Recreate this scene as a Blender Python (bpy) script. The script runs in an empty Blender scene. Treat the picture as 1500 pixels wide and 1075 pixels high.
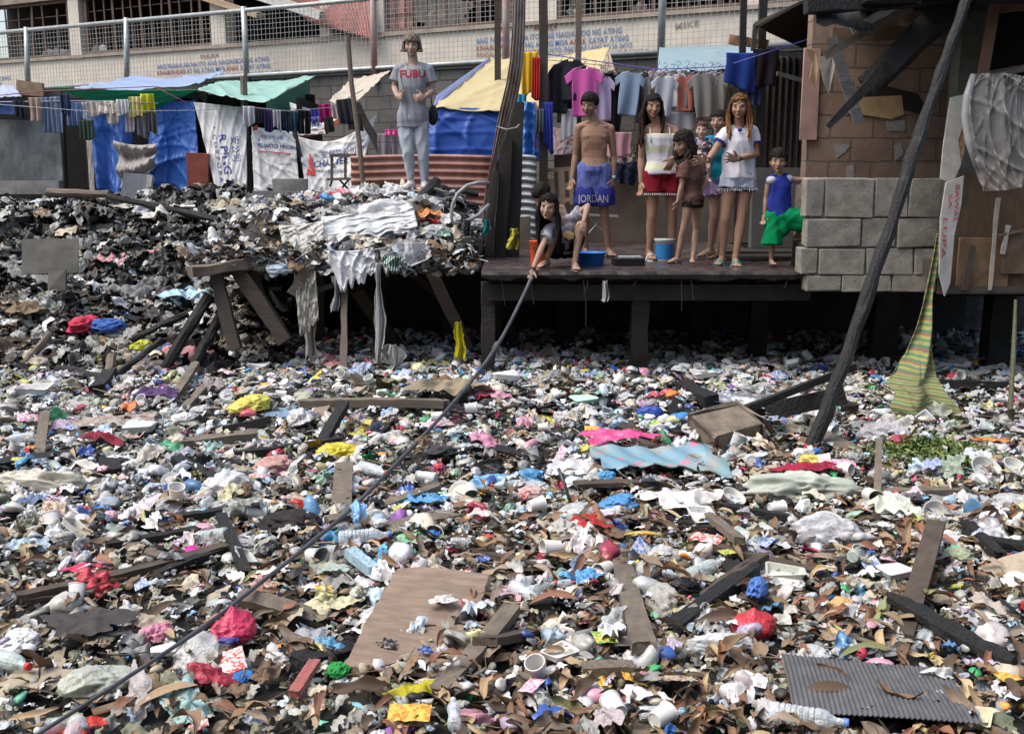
import bpy, bmesh, math, random
import numpy as np
from mathutils import Vector, Matrix, Euler
from mathutils.bvhtree import BVHTree
SC = bpy.context.scene
COL = SC.collection
RND = random.Random(7)
NR = np.random.default_rng(7)
PI = math.pi
# ---------------------------------------------------------------- camera
CAMZ = 1.75
FPX = 1500.0
TH = math.atan(277.5 / FPX)
_U = Vector((0, math.sin(TH), math.cos(TH)))
_F = Vector((0, math.cos(TH), -math.sin(TH)))
CP = Vector((0, 0, CAMZ))
def ray(px, py):
 return Vector((1, 0, 0)) * ((px - 750) / FPX) + _U * (-(py - 537.5) / FPX) + _F
def at(px, py, Y):
 d = ray(px, py)
 return CP + d * (Y / d.y)
def gp(px, py, z=0.0):
 d = ray(px, py)
 return CP + d * ((z - CAMZ) / d.z)
def onplane(px, py, a, b):
 """point of the pixel's ray on the vertical plane Y = a + b*X"""
 d = ray(px, py)
 t = a / (d.y - b * d.x)
 return CP + d * t
def pxm(p):
 """pixels per metre at point p"""
 return FPX / ((Vector(p) - CP).dot(_F))
cam_d = bpy.data.cameras.new('camera')
cam = bpy.data.objects.new('camera', cam_d)
COL.objects.link(cam)
cam.location = CP
cam.rotation_euler = (PI / 2 - TH, 0, 0)
cam_d.lens = 36.0
cam_d.sensor_width = 36.0
cam_d.clip_end = 500
cam_d.clip_start = 0.05
SC.camera = cam
# ---------------------------------------------------------------- materials
MATS = {}
class NT:
 def __init__(s, name):
  s.m = bpy.data.materials.new(name)
  s.m.use_nodes = True
  s.t = s.m.node_tree
  s.b = s.t.nodes['Principled BSDF']
  s.out = s.t.nodes['Material Output']
  s.tc = s.t.nodes.new('ShaderNodeTexCoord')
 def n(s, kind, **kw):
  nd = s.t.nodes.new(kind)
  for k, v in kw.items():
   if k in nd.inputs:
    nd.inputs[k].default_value = v
   else:
    setattr(nd, k, v)
  return nd
 def l(s, a, b):
  s.t.links.new(a, b)
 def noise(s, scale, detail=4, rough=.6, coord='Object', vec=None):
  nd = s.n('ShaderNodeTexNoise', Scale=scale, Detail=detail, Roughness=rough)
  s.l(vec if vec is not None else s.tc.outputs[coord], nd.inputs['Vector'])
  return nd.outputs['Fac']
 def voronoi(s, scale, feature='F1', coord='Object', vec=None, out='Distance'):
  nd = s.n('ShaderNodeTexVoronoi', Scale=scale)
  nd.feature = feature
  s.l(vec if vec is not None else s.tc.outputs[coord], nd.inputs['Vector'])
  return nd.outputs[out]
 def ramp(s, fac, stops):
  nd = s.n('ShaderNodeValToRGB')
  e = nd.color_ramp.elements
  while len(e) < len(stops):
   e.new(.5)
  for i, (p, c) in enumerate(stops):
   e[i].position = p
   if not isinstance(c, (tuple, list)):
    c = (c, c, c)
   e[i].color = (c[0], c[1], c[2], 1)
  s.l(fac, nd.inputs['Fac'])
  return nd.outputs['Color']
 def mix(s, fac, a, b, mode='MIX'):
  nd = s.n('ShaderNodeMix')
  nd.data_type = 'RGBA'
  nd.blend_type = mode
  for sock, v in ((nd.inputs[0], fac), (nd.inputs[6], a), (nd.inputs[7], b)):
   if isinstance(v, (int, float)):
    sock.default_value = v if sock == nd.inputs[0] else (v, v, v, 1)
   elif isinstance(v, (tuple, list)):
    sock.default_value = (v[0], v[1], v[2], 1)
   else:
    s.l(v, sock)
  return nd.outputs[2]
 def math(s, op, a, b=None):
  nd = s.n('ShaderNodeMath')
  nd.operation = op
  for i, v in enumerate((a, b)):
   if v is None: continue
   if isinstance(v, (int, float)): nd.inputs[i].default_value = v
   else: s.l(v, nd.inputs[i])
  return nd.outputs[0]
 def mapping(s, scale=(1, 1, 1), rot=(0, 0, 0), coord='Object'):
  nd = s.n('ShaderNodeMapping')
  nd.inputs['Scale'].default_value = scale
  nd.inputs['Rotation'].default_value = rot
  s.l(s.tc.outputs[coord], nd.inputs['Vector'])
  return nd.outputs[0]
 def color(s, c):
  if isinstance(c, (tuple, list)):
   s.b.inputs['Base Color'].default_value = (c[0], c[1], c[2], 1)
  else:
   s.l(c, s.b.inputs['Base Color'])
 def bump(s, h, strength=.5, dist=.01):
  nd = s.n('ShaderNodeBump', Strength=strength, Distance=dist)
  s.l(h, nd.inputs['Height'])
  s.l(nd.outputs[0], s.b.inputs['Normal'])
  return nd
 def rough(s, v):
  if isinstance(v, (int, float)): s.b.inputs['Roughness'].default_value = v
  else: s.l(v, s.b.inputs['Roughness'])
 def objcol(s):
  return s.n('ShaderNodeObjectInfo').outputs['Color']
 def attr(s, name='Col'):
  nd = s.n('ShaderNodeVertexColor')
  nd.layer_name = name
  return nd.outputs['Color']
def srgb(r, g, b):
 f = lambda c: (c / 255 / 12.92) if c / 255 <= .04045 else ((c / 255 + .055) / 1.055) ** 2.4
 return (f(r), f(g), f(b))
def mat_objcol(name, rough=.6, bumps=(40, .3, .004), dirt=.35, spec=.4, trans=0.0, voro=False, dirtcol=(.09, .075, .055), dscale=7):
 """surface whose base colour is the object's own colour, with grime"""
 if name in MATS: return MATS[name]
 t = NT(name)
 oc = t.objcol()
 nz = t.noise(dscale, 6, .7)
 k = t.ramp(nz, [(.45, 0), (.75, 1)])
 c = t.mix(t.math('MULTIPLY', k, dirt), oc, dirtcol)
 t.color(c)
 t.rough(rough)
 t.b.inputs['Specular IOR Level'].default_value = spec
 if bumps:
  if voro:
   h = t.voronoi(bumps[0], 'SMOOTH_F1')
  else:
   h = t.noise(bumps[0], 5, .65)
  t.bump(h, bumps[1], bumps[2])
 if trans:
  t.b.inputs['Transmission Weight'].default_value = 0
  tr = t.n('ShaderNodeBsdfTranslucent')
  t.l(c, tr.inputs['Color'])
  mx = t.n('ShaderNodeMixShader')
  mx.inputs[0].default_value = trans
  t.l(t.b.outputs[0], mx.inputs[1]); t.l(tr.outputs[0], mx.inputs[2])
  t.l(mx.outputs[0], t.out.inputs['Surface'])
 MATS[name] = t.m
 return t.m
def mat_attr(name, rough=.6, bumps=(60, .3, .003), spec=.35, dirt=.3, trans=0, attr='Col'):
 if name in MATS: return MATS[name]
 t = NT(name)
 oc = t.attr(attr)
 nz = t.noise(14, 5, .7)
 k = t.ramp(nz, [(.45, 0), (.75, 1)])
 c = t.mix(t.math('MULTIPLY', k, dirt), oc, (.07, .058, .042))
 t.color(c); t.rough(rough)
 t.b.inputs['Specular IOR Level'].default_value = spec
 if bumps: t.bump(t.noise(bumps[0], 4, .6), bumps[1], bumps[2])
 MATS[name] = t.m
 return t.m
def mat_clear(name, tint=(.9, .93, .95), alpha=.45, rough=.18):
 """thin see-through plastic film"""
 if name in MATS: return MATS[name]
 t = NT(name)
 oc = t.objcol()
 t.color(t.mix(.5, oc, tint)); t.rough(rough)
 t.b.inputs['Specular IOR Level'].default_value = .7
 nz = t.noise(18, 5, .7)
 a = t.ramp(nz, [(.3, alpha * .7), (.75, min(1, alpha * 1.6))])
 t.l(a, t.b.inputs['Alpha'])
 t.bump(t.voronoi(26, 'SMOOTH_F1'), .5, .006)
 MATS[name] = t.m
 return t.m
def mat_wood(name, c1, c2, rough=.8, scale=(3, 3, 30), bump=.5, attr_axis='Object'):
 if name in MATS: return MATS[name]
 t = NT(name)
 v = t.mapping(scale)
 g = t.noise(3, 8, .7, vec=v)
 n2 = t.noise(5, 4, .6)
 c = t.mix(t.ramp(g, [(.3, 0), (.7, 1)]), c1, c2)
 c = t.mix(t.math('MULTIPLY', t.ramp(n2, [(.45, 0), (.8, 1)]), .6), c, (c1[0] * .4, c1[1] * .4, c1[2] * .4))
 t.color(c); t.rough(rough); t.bump(g, bump, .006)
 MATS[name] = t.m
 return t.m
def mat_char(name='charred_wood'):
 if name in MATS: return MATS[name]
 t = NT(name)
 v = t.voronoi(38, 'DISTANCE_TO_EDGE', vec=t.mapping((1, 1, .45)))
 nz = t.noise(9, 5, .7)
 c = t.mix(t.ramp(nz, [(.5, 0), (.8, 1)]), (.006, .006, .006), (.026, .024, .023))
 t.color(c)
 t.rough(t.ramp(nz, [(.3, .6), (.7, .9)]))
 t.bump(t.math('ADD', t.math('MULTIPLY', t.ramp(v, [(0, 0), (.2, 1)]), .4), t.noise(40, 6, .75)), .7, .010)
 MATS[name] = t.m
 return t.m
def mat_plain(name, c, rough=.6, nscale=12, var=.35, bump=(40, .25, .004), spec=.4, metal=0, c2=None, detail=6):
 if name in MATS: return MATS[name]
 t = NT(name)
 nz = t.noise(nscale, detail, .65)
 d = c2 if c2 else tuple(x * (1 - var) for x in c)
 t.color(t.mix(t.ramp(nz, [(.35, 0), (.68, 1)]), c, d))
 t.rough(rough); t.b.inputs['Metallic'].default_value = metal
 t.b.inputs['Specular IOR Level'].default_value = spec
 if bump: t.bump(t.noise(bump[0], 5, .65), bump[1], bump[2])
 MATS[name] = t.m
 return t.m
# ---------------------------------------------------------------- mesh builder
class MB:
 def __init__(s):
  s.v = []; s.f = []; s.mi = []; s.c = []
  s.usecol = False
 def add(s, verts, faces, mi=0, col=None):
  o = len(s.v)
  s.v.extend([tuple(p) for p in verts])
  s.f.extend([tuple(i + o for i in f) for f in faces])
  s.mi.extend([mi] * len(faces))
  if col is not None: s.usecol = True
  s.c.extend([col if col is not None else (1, 1, 1)] * len(verts))
  return s
 def box(s, c, size, rot=None, mi=0, col=None, jit=0):
  hx, hy, hz = size[0] / 2, size[1] / 2, size[2] / 2
  vs = [Vector((x, y, z)) for x in (-hx, hx) for y in (-hy, hy) for z in (-hz, hz)]
  if jit: vs = [v + Vector([RND.uniform(-jit, jit) for _ in range(3)]) for v in vs]
  R = rot.to_matrix() if isinstance(rot, Euler) else (rot if rot is not None else Matrix.Identity(3))
  c = Vector(c)
  vs = [c + R @ v for v in vs]
  fs = [(0, 1, 3, 2), (4, 6, 7, 5), (0, 4, 5, 1), (2, 3, 7, 6), (0, 2, 6, 4), (1, 5, 7, 3)]
  return s.add(vs, fs, mi, col)
 def beam(s, p0, p1, w, h, up=(0, 0, 1), mi=0, seg=1, jit=0, taper=1, col=None):
  """rectangular bar from p0 to p1, w across, h along `up`"""
  p0 = Vector(p0); p1 = Vector(p1)
  d = (p1 - p0).normalized()
  up = Vector(up)
  side = d.cross(up)
  if side.length < 1e-4: side = d.cross(Vector((0, 1, 0)))
  side.normalize(); u = side.cross(d).normalized()
  vs = []; fs = []
  for i in range(seg + 1):
   t = i / seg
   k = 1 + (taper - 1) * t
   q = p0.lerp(p1, t)
   if jit and 0 < i < seg: q = q + side * RND.uniform(-jit, jit) * .5 + u * RND.uniform(-jit, jit) * .5
   for a, b in ((-1, -1), (1, -1), (1, 1), (-1, 1)):
    vs.append(q + side * (a * w / 2 * k + RND.uniform(-jit, jit)) + u * (b * h / 2 * k + RND.uniform(-jit, jit)))
  for i in range(seg):
   o = i * 4
   for k in range(4):
    fs.append((o + k, o + (k + 1) % 4, o + 4 + (k + 1) % 4, o + 4 + k))
  fs.append((3, 2, 1, 0)); o = seg * 4; fs.append((o, o + 1, o + 2, o + 3))
  return s.add(vs, fs, mi, col)
 def tube(s, pts, r, n=10, mi=0, cap=True, jit=0, col=None, flat=1.0):
  pts = [Vector(p) for p in pts]
  if isinstance(r, (int, float)): r = [r] * len(pts)
  vs = []; fs = []
  prev = None
  for i, p in enumerate(pts):
   if i == 0: d = pts[1] - pts[0]
   elif i == len(pts) - 1: d = pts[-1] - pts[-2]
   else: d = pts[i + 1] - pts[i - 1]
   d.normalize()
   if prev is None:
    a = d.cross(Vector((0, 0, 1)))
    if a.length < 1e-3: a = d.cross(Vector((0, 1, 0)))
   else:
    a = prev - d * prev.dot(d)
   a.normalize(); prev = a
   b = d.cross(a)
   for k in range(n):
    t = 2 * PI * k / n
    rr = r[i] * (1 + (RND.uniform(-jit, jit) if jit else 0))
    vs.append(p + a * math.cos(t) * rr + b * math.sin(t) * rr * flat)
  for i in range(len(pts) - 1):
   for k in range(n):
    k2 = (k + 1) % n
    fs.append((i * n + k, i * n + k2, (i + 1) * n + k2, (i + 1) * n + k))
  if cap:
   fs.append(tuple(range(n - 1, -1, -1)))
   fs.append(tuple((len(pts) - 1) * n + k for k in range(n)))
  return s.add(vs, fs, mi, col)
 def lathe(s, prof, n=20, M=None, mi=0, col=None):
  """prof: list of (r, z)"""
  M = M or Matrix.Identity(4)
  vs = []; fs = []
  for r, z in prof:
   for k in range(n):
    t = 2 * PI * k / n
    vs.append(M @ Vector((r * math.cos(t), r * math.sin(t), z)))
  for i in range(len(prof) - 1):
   for k in range(n):
    k2 = (k + 1) % n
    fs.append((i * n + k, i * n + k2, (i + 1) * n + k2, (i + 1) * n + k))
  return s.add(vs, fs, mi, col)
 def ell(s, c, r, M=None, nu=16, nv=12, mi=0, col=None):
  c = Vector(c); M = M or Matrix.Identity(3)
  if isinstance(r, (int, float)): r = (r, r, r)
  vs = [c + M @ Vector((0, 0, -r[2]))]; fs = []
  for i in range(1, nv):
   ph = -PI / 2 + PI * i / nv
   for k in range(nu):
    t = 2 * PI * k / nu
    vs.append(c + M @ Vector((r[0] * math.cos(ph) * math.cos(t), r[1] * math.cos(ph) * math.sin(t), r[2] * math.sin(ph))))
  vs.append(c + M @ Vector((0, 0, r[2])))
  for k in range(nu):
   fs.append((0, 1 + (k + 1) % nu, 1 + k))
  for i in range(nv - 2):
   for k in range(nu):
    a = 1 + i * nu + k; b = 1 + i * nu + (k + 1) % nu
    fs.append((a, b, b + nu, a + nu))
  L = len(vs) - 1; o = 1 + (nv - 2) * nu
  for k in range(nu):
   fs.append((o + k, o + (k + 1) % nu, L))
  return s.add(vs, fs, mi, col)
 def grid(s, fn, nu, nv, mi=0, col=None, keep=None):
  vs = [fn(i / nu, j / nv) for j in range(nv + 1) for i in range(nu + 1)]
  fs = []
  for j in range(nv):
   for i in range(nu):
    if keep and not keep((i + .5) / nu, (j + .5) / nv): continue
    a = j * (nu + 1) + i
    fs.append((a, a + 1, a + nu + 2, a + nu + 1))
  return s.add(vs, fs, mi, col)
 def poly(s, pts, depth, mi=0, axis=None):
  """extrude a 3D polygon along axis*depth"""
  pts = [Vector(p) for p in pts]
  nrm = axis if axis is not None else (pts[1] - pts[0]).cross(pts[2] - pts[0]).normalized()
  n = len(pts)
  vs = pts + [p + Vector(nrm) * depth for p in pts]
  fs = [tuple(range(n)), tuple(range(2 * n - 1, n - 1, -1))]
  for i in range(n):
   j = (i + 1) % n
   fs.append((j, i, i + n, j + n))
  return s.add(vs, fs, mi)
 def build(s, name, mat, parent=None, smooth=False, loc=None, cam_base=True, thick=0, colr=None):
  me = bpy.data.meshes.new(name)
  o = bpy.data.objects.new(name, me)
  if parent is not None:
   base = Vector(parent['_w']) if '_w' in parent.keys() else Vector((0, 0, 0))
   o.parent = parent
   o.location = (0, 0, 0)
   w = base
  else:
   if loc is None:
    A = np.array(s.v)
    w = Vector((float(A[:, 0].mean()), float(A[:, 1].mean()), float(A[:, 2].min())))
   else: w = Vector(loc)
   o.location = w
  o['_w'] = (w.x, w.y, w.z)
  me.from_pydata([(x - w.x, y - w.y, z - w.z) for x, y, z in s.v], [], s.f)
  if isinstance(mat, (list, tuple)):
   for m in mat: me.materials.append(m)
   me.polygons.foreach_set('material_index', s.mi)
  else:
   me.materials.append(mat)
  if smooth: me.polygons.foreach_set('use_smooth', [True] * len(me.polygons))
  if s.usecol:
   ca = me.color_attributes.new('Col', 'FLOAT_COLOR', 'POINT')
   arr = np.ones((len(s.v), 4), 'f'); arr[:, :3] = np.array(s.c, 'f')
   ca.data.foreach_set('color', arr.ravel())
  me.update()
  if thick:
   md = o.modifiers.new('thickness', 'SOLIDIFY'); md.thickness = thick; md.offset = 0
  if colr: o.color = (colr[0], colr[1], colr[2], 1)
  COL.objects.link(o)
  return o
def thing(name, label, cat, loc, group=None):
 o = bpy.data.objects.new(name, None)
 COL.objects.link(o)
 o.location = loc
 o['_w'] = tuple(loc)
 o['label'] = label; o['category'] = cat
 if group: o['group'] = group
 o.empty_display_size = .1
 return o
def tag(o, label, cat, group=None):
 o['label'] = label; o['category'] = cat
 if group: o['group'] = group
 return o
def struct(o, kind='structure'):
 o['kind'] = kind
 return o
def sm(a, b, x):
 t = np.clip((x - a) / (b - a), 0, 1)
 return t * t * (3 - 2 * t)
class SinNoise:
 """cheap vectorised noise: sum of random plane waves"""
 def __init__(s, seed, freq, n=6, dim=2):
  r = np.random.default_rng(seed)
  k = r.normal(size=(n, dim)); k /= np.linalg.norm(k, axis=1)[:, None]
  s.k = k * freq * r.uniform(.6, 1.6, n)[:, None]
  s.p = r.uniform(0, 6.28, n)
  s.n = n
 def __call__(s, *xs):
  P = np.stack([np.asarray(x, float) for x in xs], -1)
  return np.sin(P @ s.k.T + s.p).sum(-1) / math.sqrt(s.n)
def text_mesh(txt, size=1.0, bold=0.0, spacing=1.0, align='LEFT'):
 """flat outline text in the XY plane -> (verts Nx3 array, faces)"""
 cu = bpy.data.curves.new('writing', 'FONT')
 cu.body = txt; cu.size = size; cu.offset = bold; cu.space_character = spacing
 cu.align_x = align; cu.resolution_u = 3
 ob = bpy.data.objects.new('writing', cu)
 COL.objects.link(ob)
 bpy.context.view_layer.update()
 dg = bpy.context.evaluated_depsgraph_get()
 me = ob.evaluated_get(dg).to_mesh()
 V = np.array([v.co[:] for v in me.vertices]) if len(me.vertices) else np.zeros((0, 3))
 F = [tuple(p.vertices) for p in me.polygons]
 ob.evaluated_get(dg).to_mesh_clear()
 bpy.data.objects.remove(ob); bpy.data.curves.remove(cu)
 return V, F
# ================================================================ terrain
PZ = 0.97                 # top of the concrete platform
YF = 8.65                 # its front edge
_n1 = SinNoise(1, 1.1); _n2 = SinNoise(2, 3.2); _n3 = SinNoise(3, 9.0); _n4 = SinNoise(4, 26.0, 8)
def field_h(x, y):
 h = .035 * _n1(x, y) + .022 * _n2(x, y) + .022 * _n3(x, y) + .006 * _n4(x, y)
 b = sm(9.1, 12.7, y) * 1.36 * (1 - sm(-3.1, -2.2, x + .25 * _n2(y, x)))
 b = b * (1 + .035 * _n2(x * 1.3, y * 1.3) + .03 * _n3(x, y))
 yard = np.where(y > 11.75, np.where(x < -.3, 1.24, .90), 0.0)
 return np.maximum(h + b, yard)
def heap_h(x, y):
 """rubbish piled on the timber staging"""
 m = sm(9.25, 10.35, y) * (1 - sm(11.3, 11.9, y) * .3)
 side = sm(-3.2, -2.3, x) * (1 - sm(-.62, -.22, x))
 top = .98 + .50 * m * side + .10 * np.exp(-((x + 1.05) ** 2 / .12 + (y - 10.6) ** 2 / .3))
 return top + side * (.03 * _n3(x, y) + .04 * _n2(x * 1.7, y))
def surf_h(x, y):
 return float(field_h(np.array([x]), np.array([y]))[0])
def tri_mesh(name, V, T, mat, col=None, smooth=False, loc=None):
 """fast mesh object from arrays"""
 me = bpy.data.meshes.new(name)
 V = np.ascontiguousarray(V, 'f'); T = np.ascontiguousarray(T, 'i')
 k = T.shape[1]
 me.vertices.add(len(V)); me.vertices.foreach_set('co', V.ravel())
 me.loops.add(T.size); me.loops.foreach_set('vertex_index', T.ravel())
 me.polygons.add(len(T))
 me.polygons.foreach_set('loop_start', np.arange(0, T.size, k, dtype='i'))
 me.polygons.foreach_set('loop_total', np.full(len(T), k, 'i'))
 if smooth: me.polygons.foreach_set('use_smooth', np.ones(len(T), bool))
 if col is not None:
  ca = me.color_attributes.new('Col', 'FLOAT_COLOR', 'POINT')
  c4 = np.ones((len(V), 4), 'f'); c4[:, :3] = col
  ca.data.foreach_set('color', c4.ravel())
 me.materials.append(mat)
 me.update(calc_edges=True)
 return me
def link(name, me, loc=(0, 0, 0)):
 o = bpy.data.objects.new(name, me)
 COL.objects.link(o); o.location = loc
 return o
def grid_idx(nx, ny):
 a = (np.arange(ny - 1)[:, None] * nx + np.arange(nx - 1)[None, :]).ravel()
 return np.stack([a, a + 1, a + nx + 1, a + nx], 1)
def make_ground():
 xs = np.concatenate([np.linspace(-90, -9, 14)[:-1], np.linspace(-9, 9, 361), np.linspace(9, 90, 14)[1:]])
 ys = np.concatenate([np.linspace(-40, 1.2, 10)[:-1], np.linspace(1.2, 12.6, 230), np.linspace(12.6, 120, 22)[1:]])
 X, Y = np.meshgrid(xs, ys)
 Z = field_h(X, Y) + .012 * _n4(X, Y) - .02
 V = np.stack([X.ravel(), Y.ravel(), Z.ravel()], 1)
 t = NT('muck')
 nz = t.noise(6, 8, .75); n2 = t.noise(45, 6, .8); n3 = t.noise(1.1, 4, .6)
 c = t.ramp(n2, [(.30, (.012, .011, .010)), (.48, (.05, .045, .038)), (.60, (.10, .092, .075)), (.75, (.19, .18, .15))])
 c = t.mix(t.ramp(nz, [(.4, 0), (.62, .75)]), c, (.035, .032, .026))
 t.color(c); t.rough(t.ramp(nz, [(.3, .35), (.7, .9)]))
 t.bump(n2, 1.0, .03)
 me = tri_mesh('ground', V, grid_idx(len(xs), len(ys)), t.m, smooth=False)
 o = link('ground', me)
 struct(o)
make_ground()
# ================================================================ litter prototypes (unit size)
def rot_mats(n, tilt, rg):
 """random yaw + tilt rotation matrices"""
 a = rg.uniform(0, 2 * PI, n); b = rg.normal(0, tilt, n); c = rg.normal(0, tilt, n)
 ca, sa, cb, sb, cc, sc = np.cos(a), np.sin(a), np.cos(b), np.sin(b), np.cos(c), np.sin(c)
 Z = np.zeros((n, 3, 3)); Z[:, 0, 0] = ca; Z[:, 0, 1] = -sa; Z[:, 1, 0] = sa; Z[:, 1, 1] = ca; Z[:, 2, 2] = 1
 Xm = np.zeros((n, 3, 3)); Xm[:, 0, 0] = 1; Xm[:, 1, 1] = cb; Xm[:, 1, 2] = -sb; Xm[:, 2, 1] = sb; Xm[:, 2, 2] = cb
 Ym = np.zeros((n, 3, 3)); Ym[:, 1, 1] = 1; Ym[:, 0, 0] = cc; Ym[:, 0, 2] = sc; Ym[:, 2, 0] = -sc; Ym[:, 2, 2] = cc
 return Z @ Xm @ Ym
def quads_to_tris(Q):
 Q = np.asarray(Q)
 return np.concatenate([Q[:, [0, 1, 2]], Q[:, [0, 2, 3]]])
_ico = {}
def ico(sub):
 if sub not in _ico:
  bm = bmesh.new(); bmesh.ops.create_icosphere(bm, subdivisions=sub, radius=1)
  V = np.array([v.co[:] for v in bm.verts]); F = np.array([[v.index for v in f.verts] for f in bm.faces])
  bm.free(); _ico[sub] = (V, F)
 V, F = _ico[sub]
 return V.copy(), F.copy()
def cell_disp(P, n, rg, amp):
 """creased displacement: distance to random seeds, sharp ridges between cells"""
 S = P[rg.choice(len(P), n)] + rg.normal(0, .05, (n, 3))
 D = np.linalg.norm(P[:, None, :] - S[None], axis=2)
 D.sort(axis=1)
 return amp * ((D[:, 1] - D[:, 0]) / (D[:, 1].mean()))
def wad(seed, sub=3, flat=.45, creases=14, amp=.30, fine=.12):
 rg = np.random.default_rng(seed)
 V, F = ico(sub)
 N = V.copy()
 lobes = SinNoise(seed, 2.2, 5, 3)(V[:, 0], V[:, 1], V[:, 2])
 r = 1 + .22 * lobes - cell_disp(N, creases, rg, amp)
 if fine and sub > 1: r = r - cell_disp(N, min(creases * 4, len(V) // 3), rg, fine)
 V = N * r[:, None]
 V[:, 2] *= flat
 V[:, 1] *= rg.uniform(.55, .95)
 V[:, 2] = np.maximum(V[:, 2], -.25 * flat)
 V /= (np.ptp(V[:, 0]))
 V[:, 2] -= V[:, 2].min()
 return V, F
def film(seed, n=18, rag=.25, relief=.16, aspect=.75, square=0.0):
 """crumpled flat film with a ragged outline"""
 rg = np.random.default_rng(seed)
 u = np.linspace(-1, 1, n)
 U, W = np.meshgrid(u, u); U = U.ravel(); W = W.ravel()
 ang = np.arctan2(W, U)
 rag_r = 1 + rag * (np.sin(ang * 2 + rg.uniform(0, 6)) * .5 + np.sin(ang * 3 + rg.uniform(0, 6)) * .45 + np.sin(ang * 5 + rg.uniform(0, 6)) * .4 + np.sin(ang * 9 + rg.uniform(0, 6)) * .25)
 m = np.maximum(abs(U), abs(W)); e = np.hypot(U, W) + 1e-9
 k = np.where(square > 0, 1.0, (m / e)) * rag_r
 k = square + (1 - square) * k if square else k
 x = U * k; y = W * k * aspect
 P = np.stack([x, y, np.zeros_like(x)], 1)
 z = relief * (1.1 - cell_disp(P, 12, rg, .7)) * .6
 a = rg.uniform(0, PI)
 wn = SinNoise(seed, 2.2)(x, y); w2 = SinNoise(seed + 3, 4.5)(x, y)
 d = (x * math.cos(a) + y * math.sin(a)) * rg.uniform(2.5, 4.5) + 2.2 * wn + .9 * w2
 z = z + relief * .30 * (1 - abs(np.sin(d)) * 1.3) * (.55 + .45 * np.sin(w2 * 1.7 + seed)) + relief * .22 * SinNoise(seed + 5, 8)(x, y)
 z = z - relief * .5 * cell_disp(P, 34, rg, .5)
 z = z * (1.25 - .55 * m) + .0
 # roll one edge over
 V = np.stack([x * .5, y * .5, z], 1)
 V[:, 2] -= V[:, 2].min()
 return V, grid_idx(n, n)
def leaf(seed, nl=10, nw=4, wid=.24):
 rg = np.random.default_rng(seed)
 t = np.linspace(0, 1, nl); s = np.linspace(-1, 1, nw)
 T, S = np.meshgrid(t, s)
 w = wid * np.sin(PI * np.clip(T, .0, 1) ** .85) ** .8 * .5 + .006
 curl = rg.uniform(-1.8, 1.8); fold = rg.uniform(.2, 1.0); wave = rg.uniform(.0, .05)
 if rg.random() < .3: curl *= 1.8
 ang = curl * (T - .5)
 cx = np.cumsum(np.concatenate([np.zeros((nw, 1)), np.cos(ang[:, 1:]) / nl], 1), 1)
 cz = np.cumsum(np.concatenate([np.zeros((nw, 1)), np.sin(ang[:, 1:]) / nl], 1), 1)
 side = rg.uniform(-.15, .15) * np.sin(T * 3)
 y = S * w * math.cos(fold * .8) + side
 z = cz + abs(S) * w * math.sin(fold) + wave * np.sin(T * 14 + S * 2 + rg.uniform(0, 6)) * (abs(S))
 V = np.stack([cx.ravel() - .5, y.ravel(), z.ravel()], 1)
 V[:, 2] -= V[:, 2].min()
 return V, grid_idx(nl, nw)
def sliver(seed):
 rg = np.random.default_rng(seed)
 w = rg.uniform(.08, .3); h = rg.uniform(.04, .12)
 V = np.array([[x, y, z] for x in (-.5, .5) for y in (-w / 2, w / 2) for z in (0, h)])
 V += rg.normal(0, .02, V.shape)
 F = np.array([(0, 1, 3, 2), (4, 6, 7, 5), (0, 4, 5, 1), (2, 3, 7, 6), (0, 2, 6, 4), (1, 5, 7, 3)])
 return V, F
def stick(seed, n=6, seg=5, r=.02):
 rg = np.random.default_rng(seed)
 t = np.linspace(-.5, .5, seg)
 b = rg.uniform(-.15, .15)
 V = []
 for i, x in enumerate(t):
  rr = r * rg.uniform(.7, 1.2)
  for k in range(n):
   a = 2 * PI * k / n
   V.append((x, b * (1 - 4 * x * x) + math.cos(a) * rr, math.sin(a) * rr + r))
 F = []
 for i in range(seg - 1):
  for k in range(n):
   F.append((i * n + k, i * n + (k + 1) % n, (i + 1) * n + (k + 1) % n, (i + 1) * n + k))
 return np.array(V), np.array(F)
# palettes (real base colours)
WHITES = [(.62, .63, .64), (.55, .57, .58), (.72, .72, .74), (.48, .50, .52), (.62, .60, .55), (.50, .58, .64)]
GREYS = [(.30, .30, .28), (.22, .22, .21), (.36, .36, .33), (.27, .28, .25), (.40, .41, .38), (.17, .17, .16)]
BEIGES = [(.42, .36, .26), (.34, .29, .21), (.48, .43, .32), (.28, .23, .16), (.38, .34, .25)]
BROWNS = [(.16, .10, .055), (.11, .07, .04), (.22, .14, .075), (.08, .05, .03), (.26, .18, .10), (.19, .13, .08)]
BLACKS = [(.015, .014, .013), (.03, .028, .026), (.05, .046, .042), (.022, .022, .022)]
OLIVES = [(.20, .21, .14), (.26, .27, .19), (.15, .17, .10), (.30, .31, .24)]
BRIGHT = [(.62, .04, .10), (.70, .12, .28), (.04, .20, .62), (.10, .38, .72), (.72, .58, .06), (.05, .38, .14), (.55, .04, .03),
   (.30, .60, .72), (.75, .28, .05), (.30, .12, .42), (.20, .55, .38), (.72, .40, .52), (.45, .62, .78)]
def pick(pal, n, rg):
 A = np.array(pal)
 c = A[rg.integers(0, len(A), n)]
 return c * rg.uniform(.78, 1.18, (n, 1))
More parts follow.
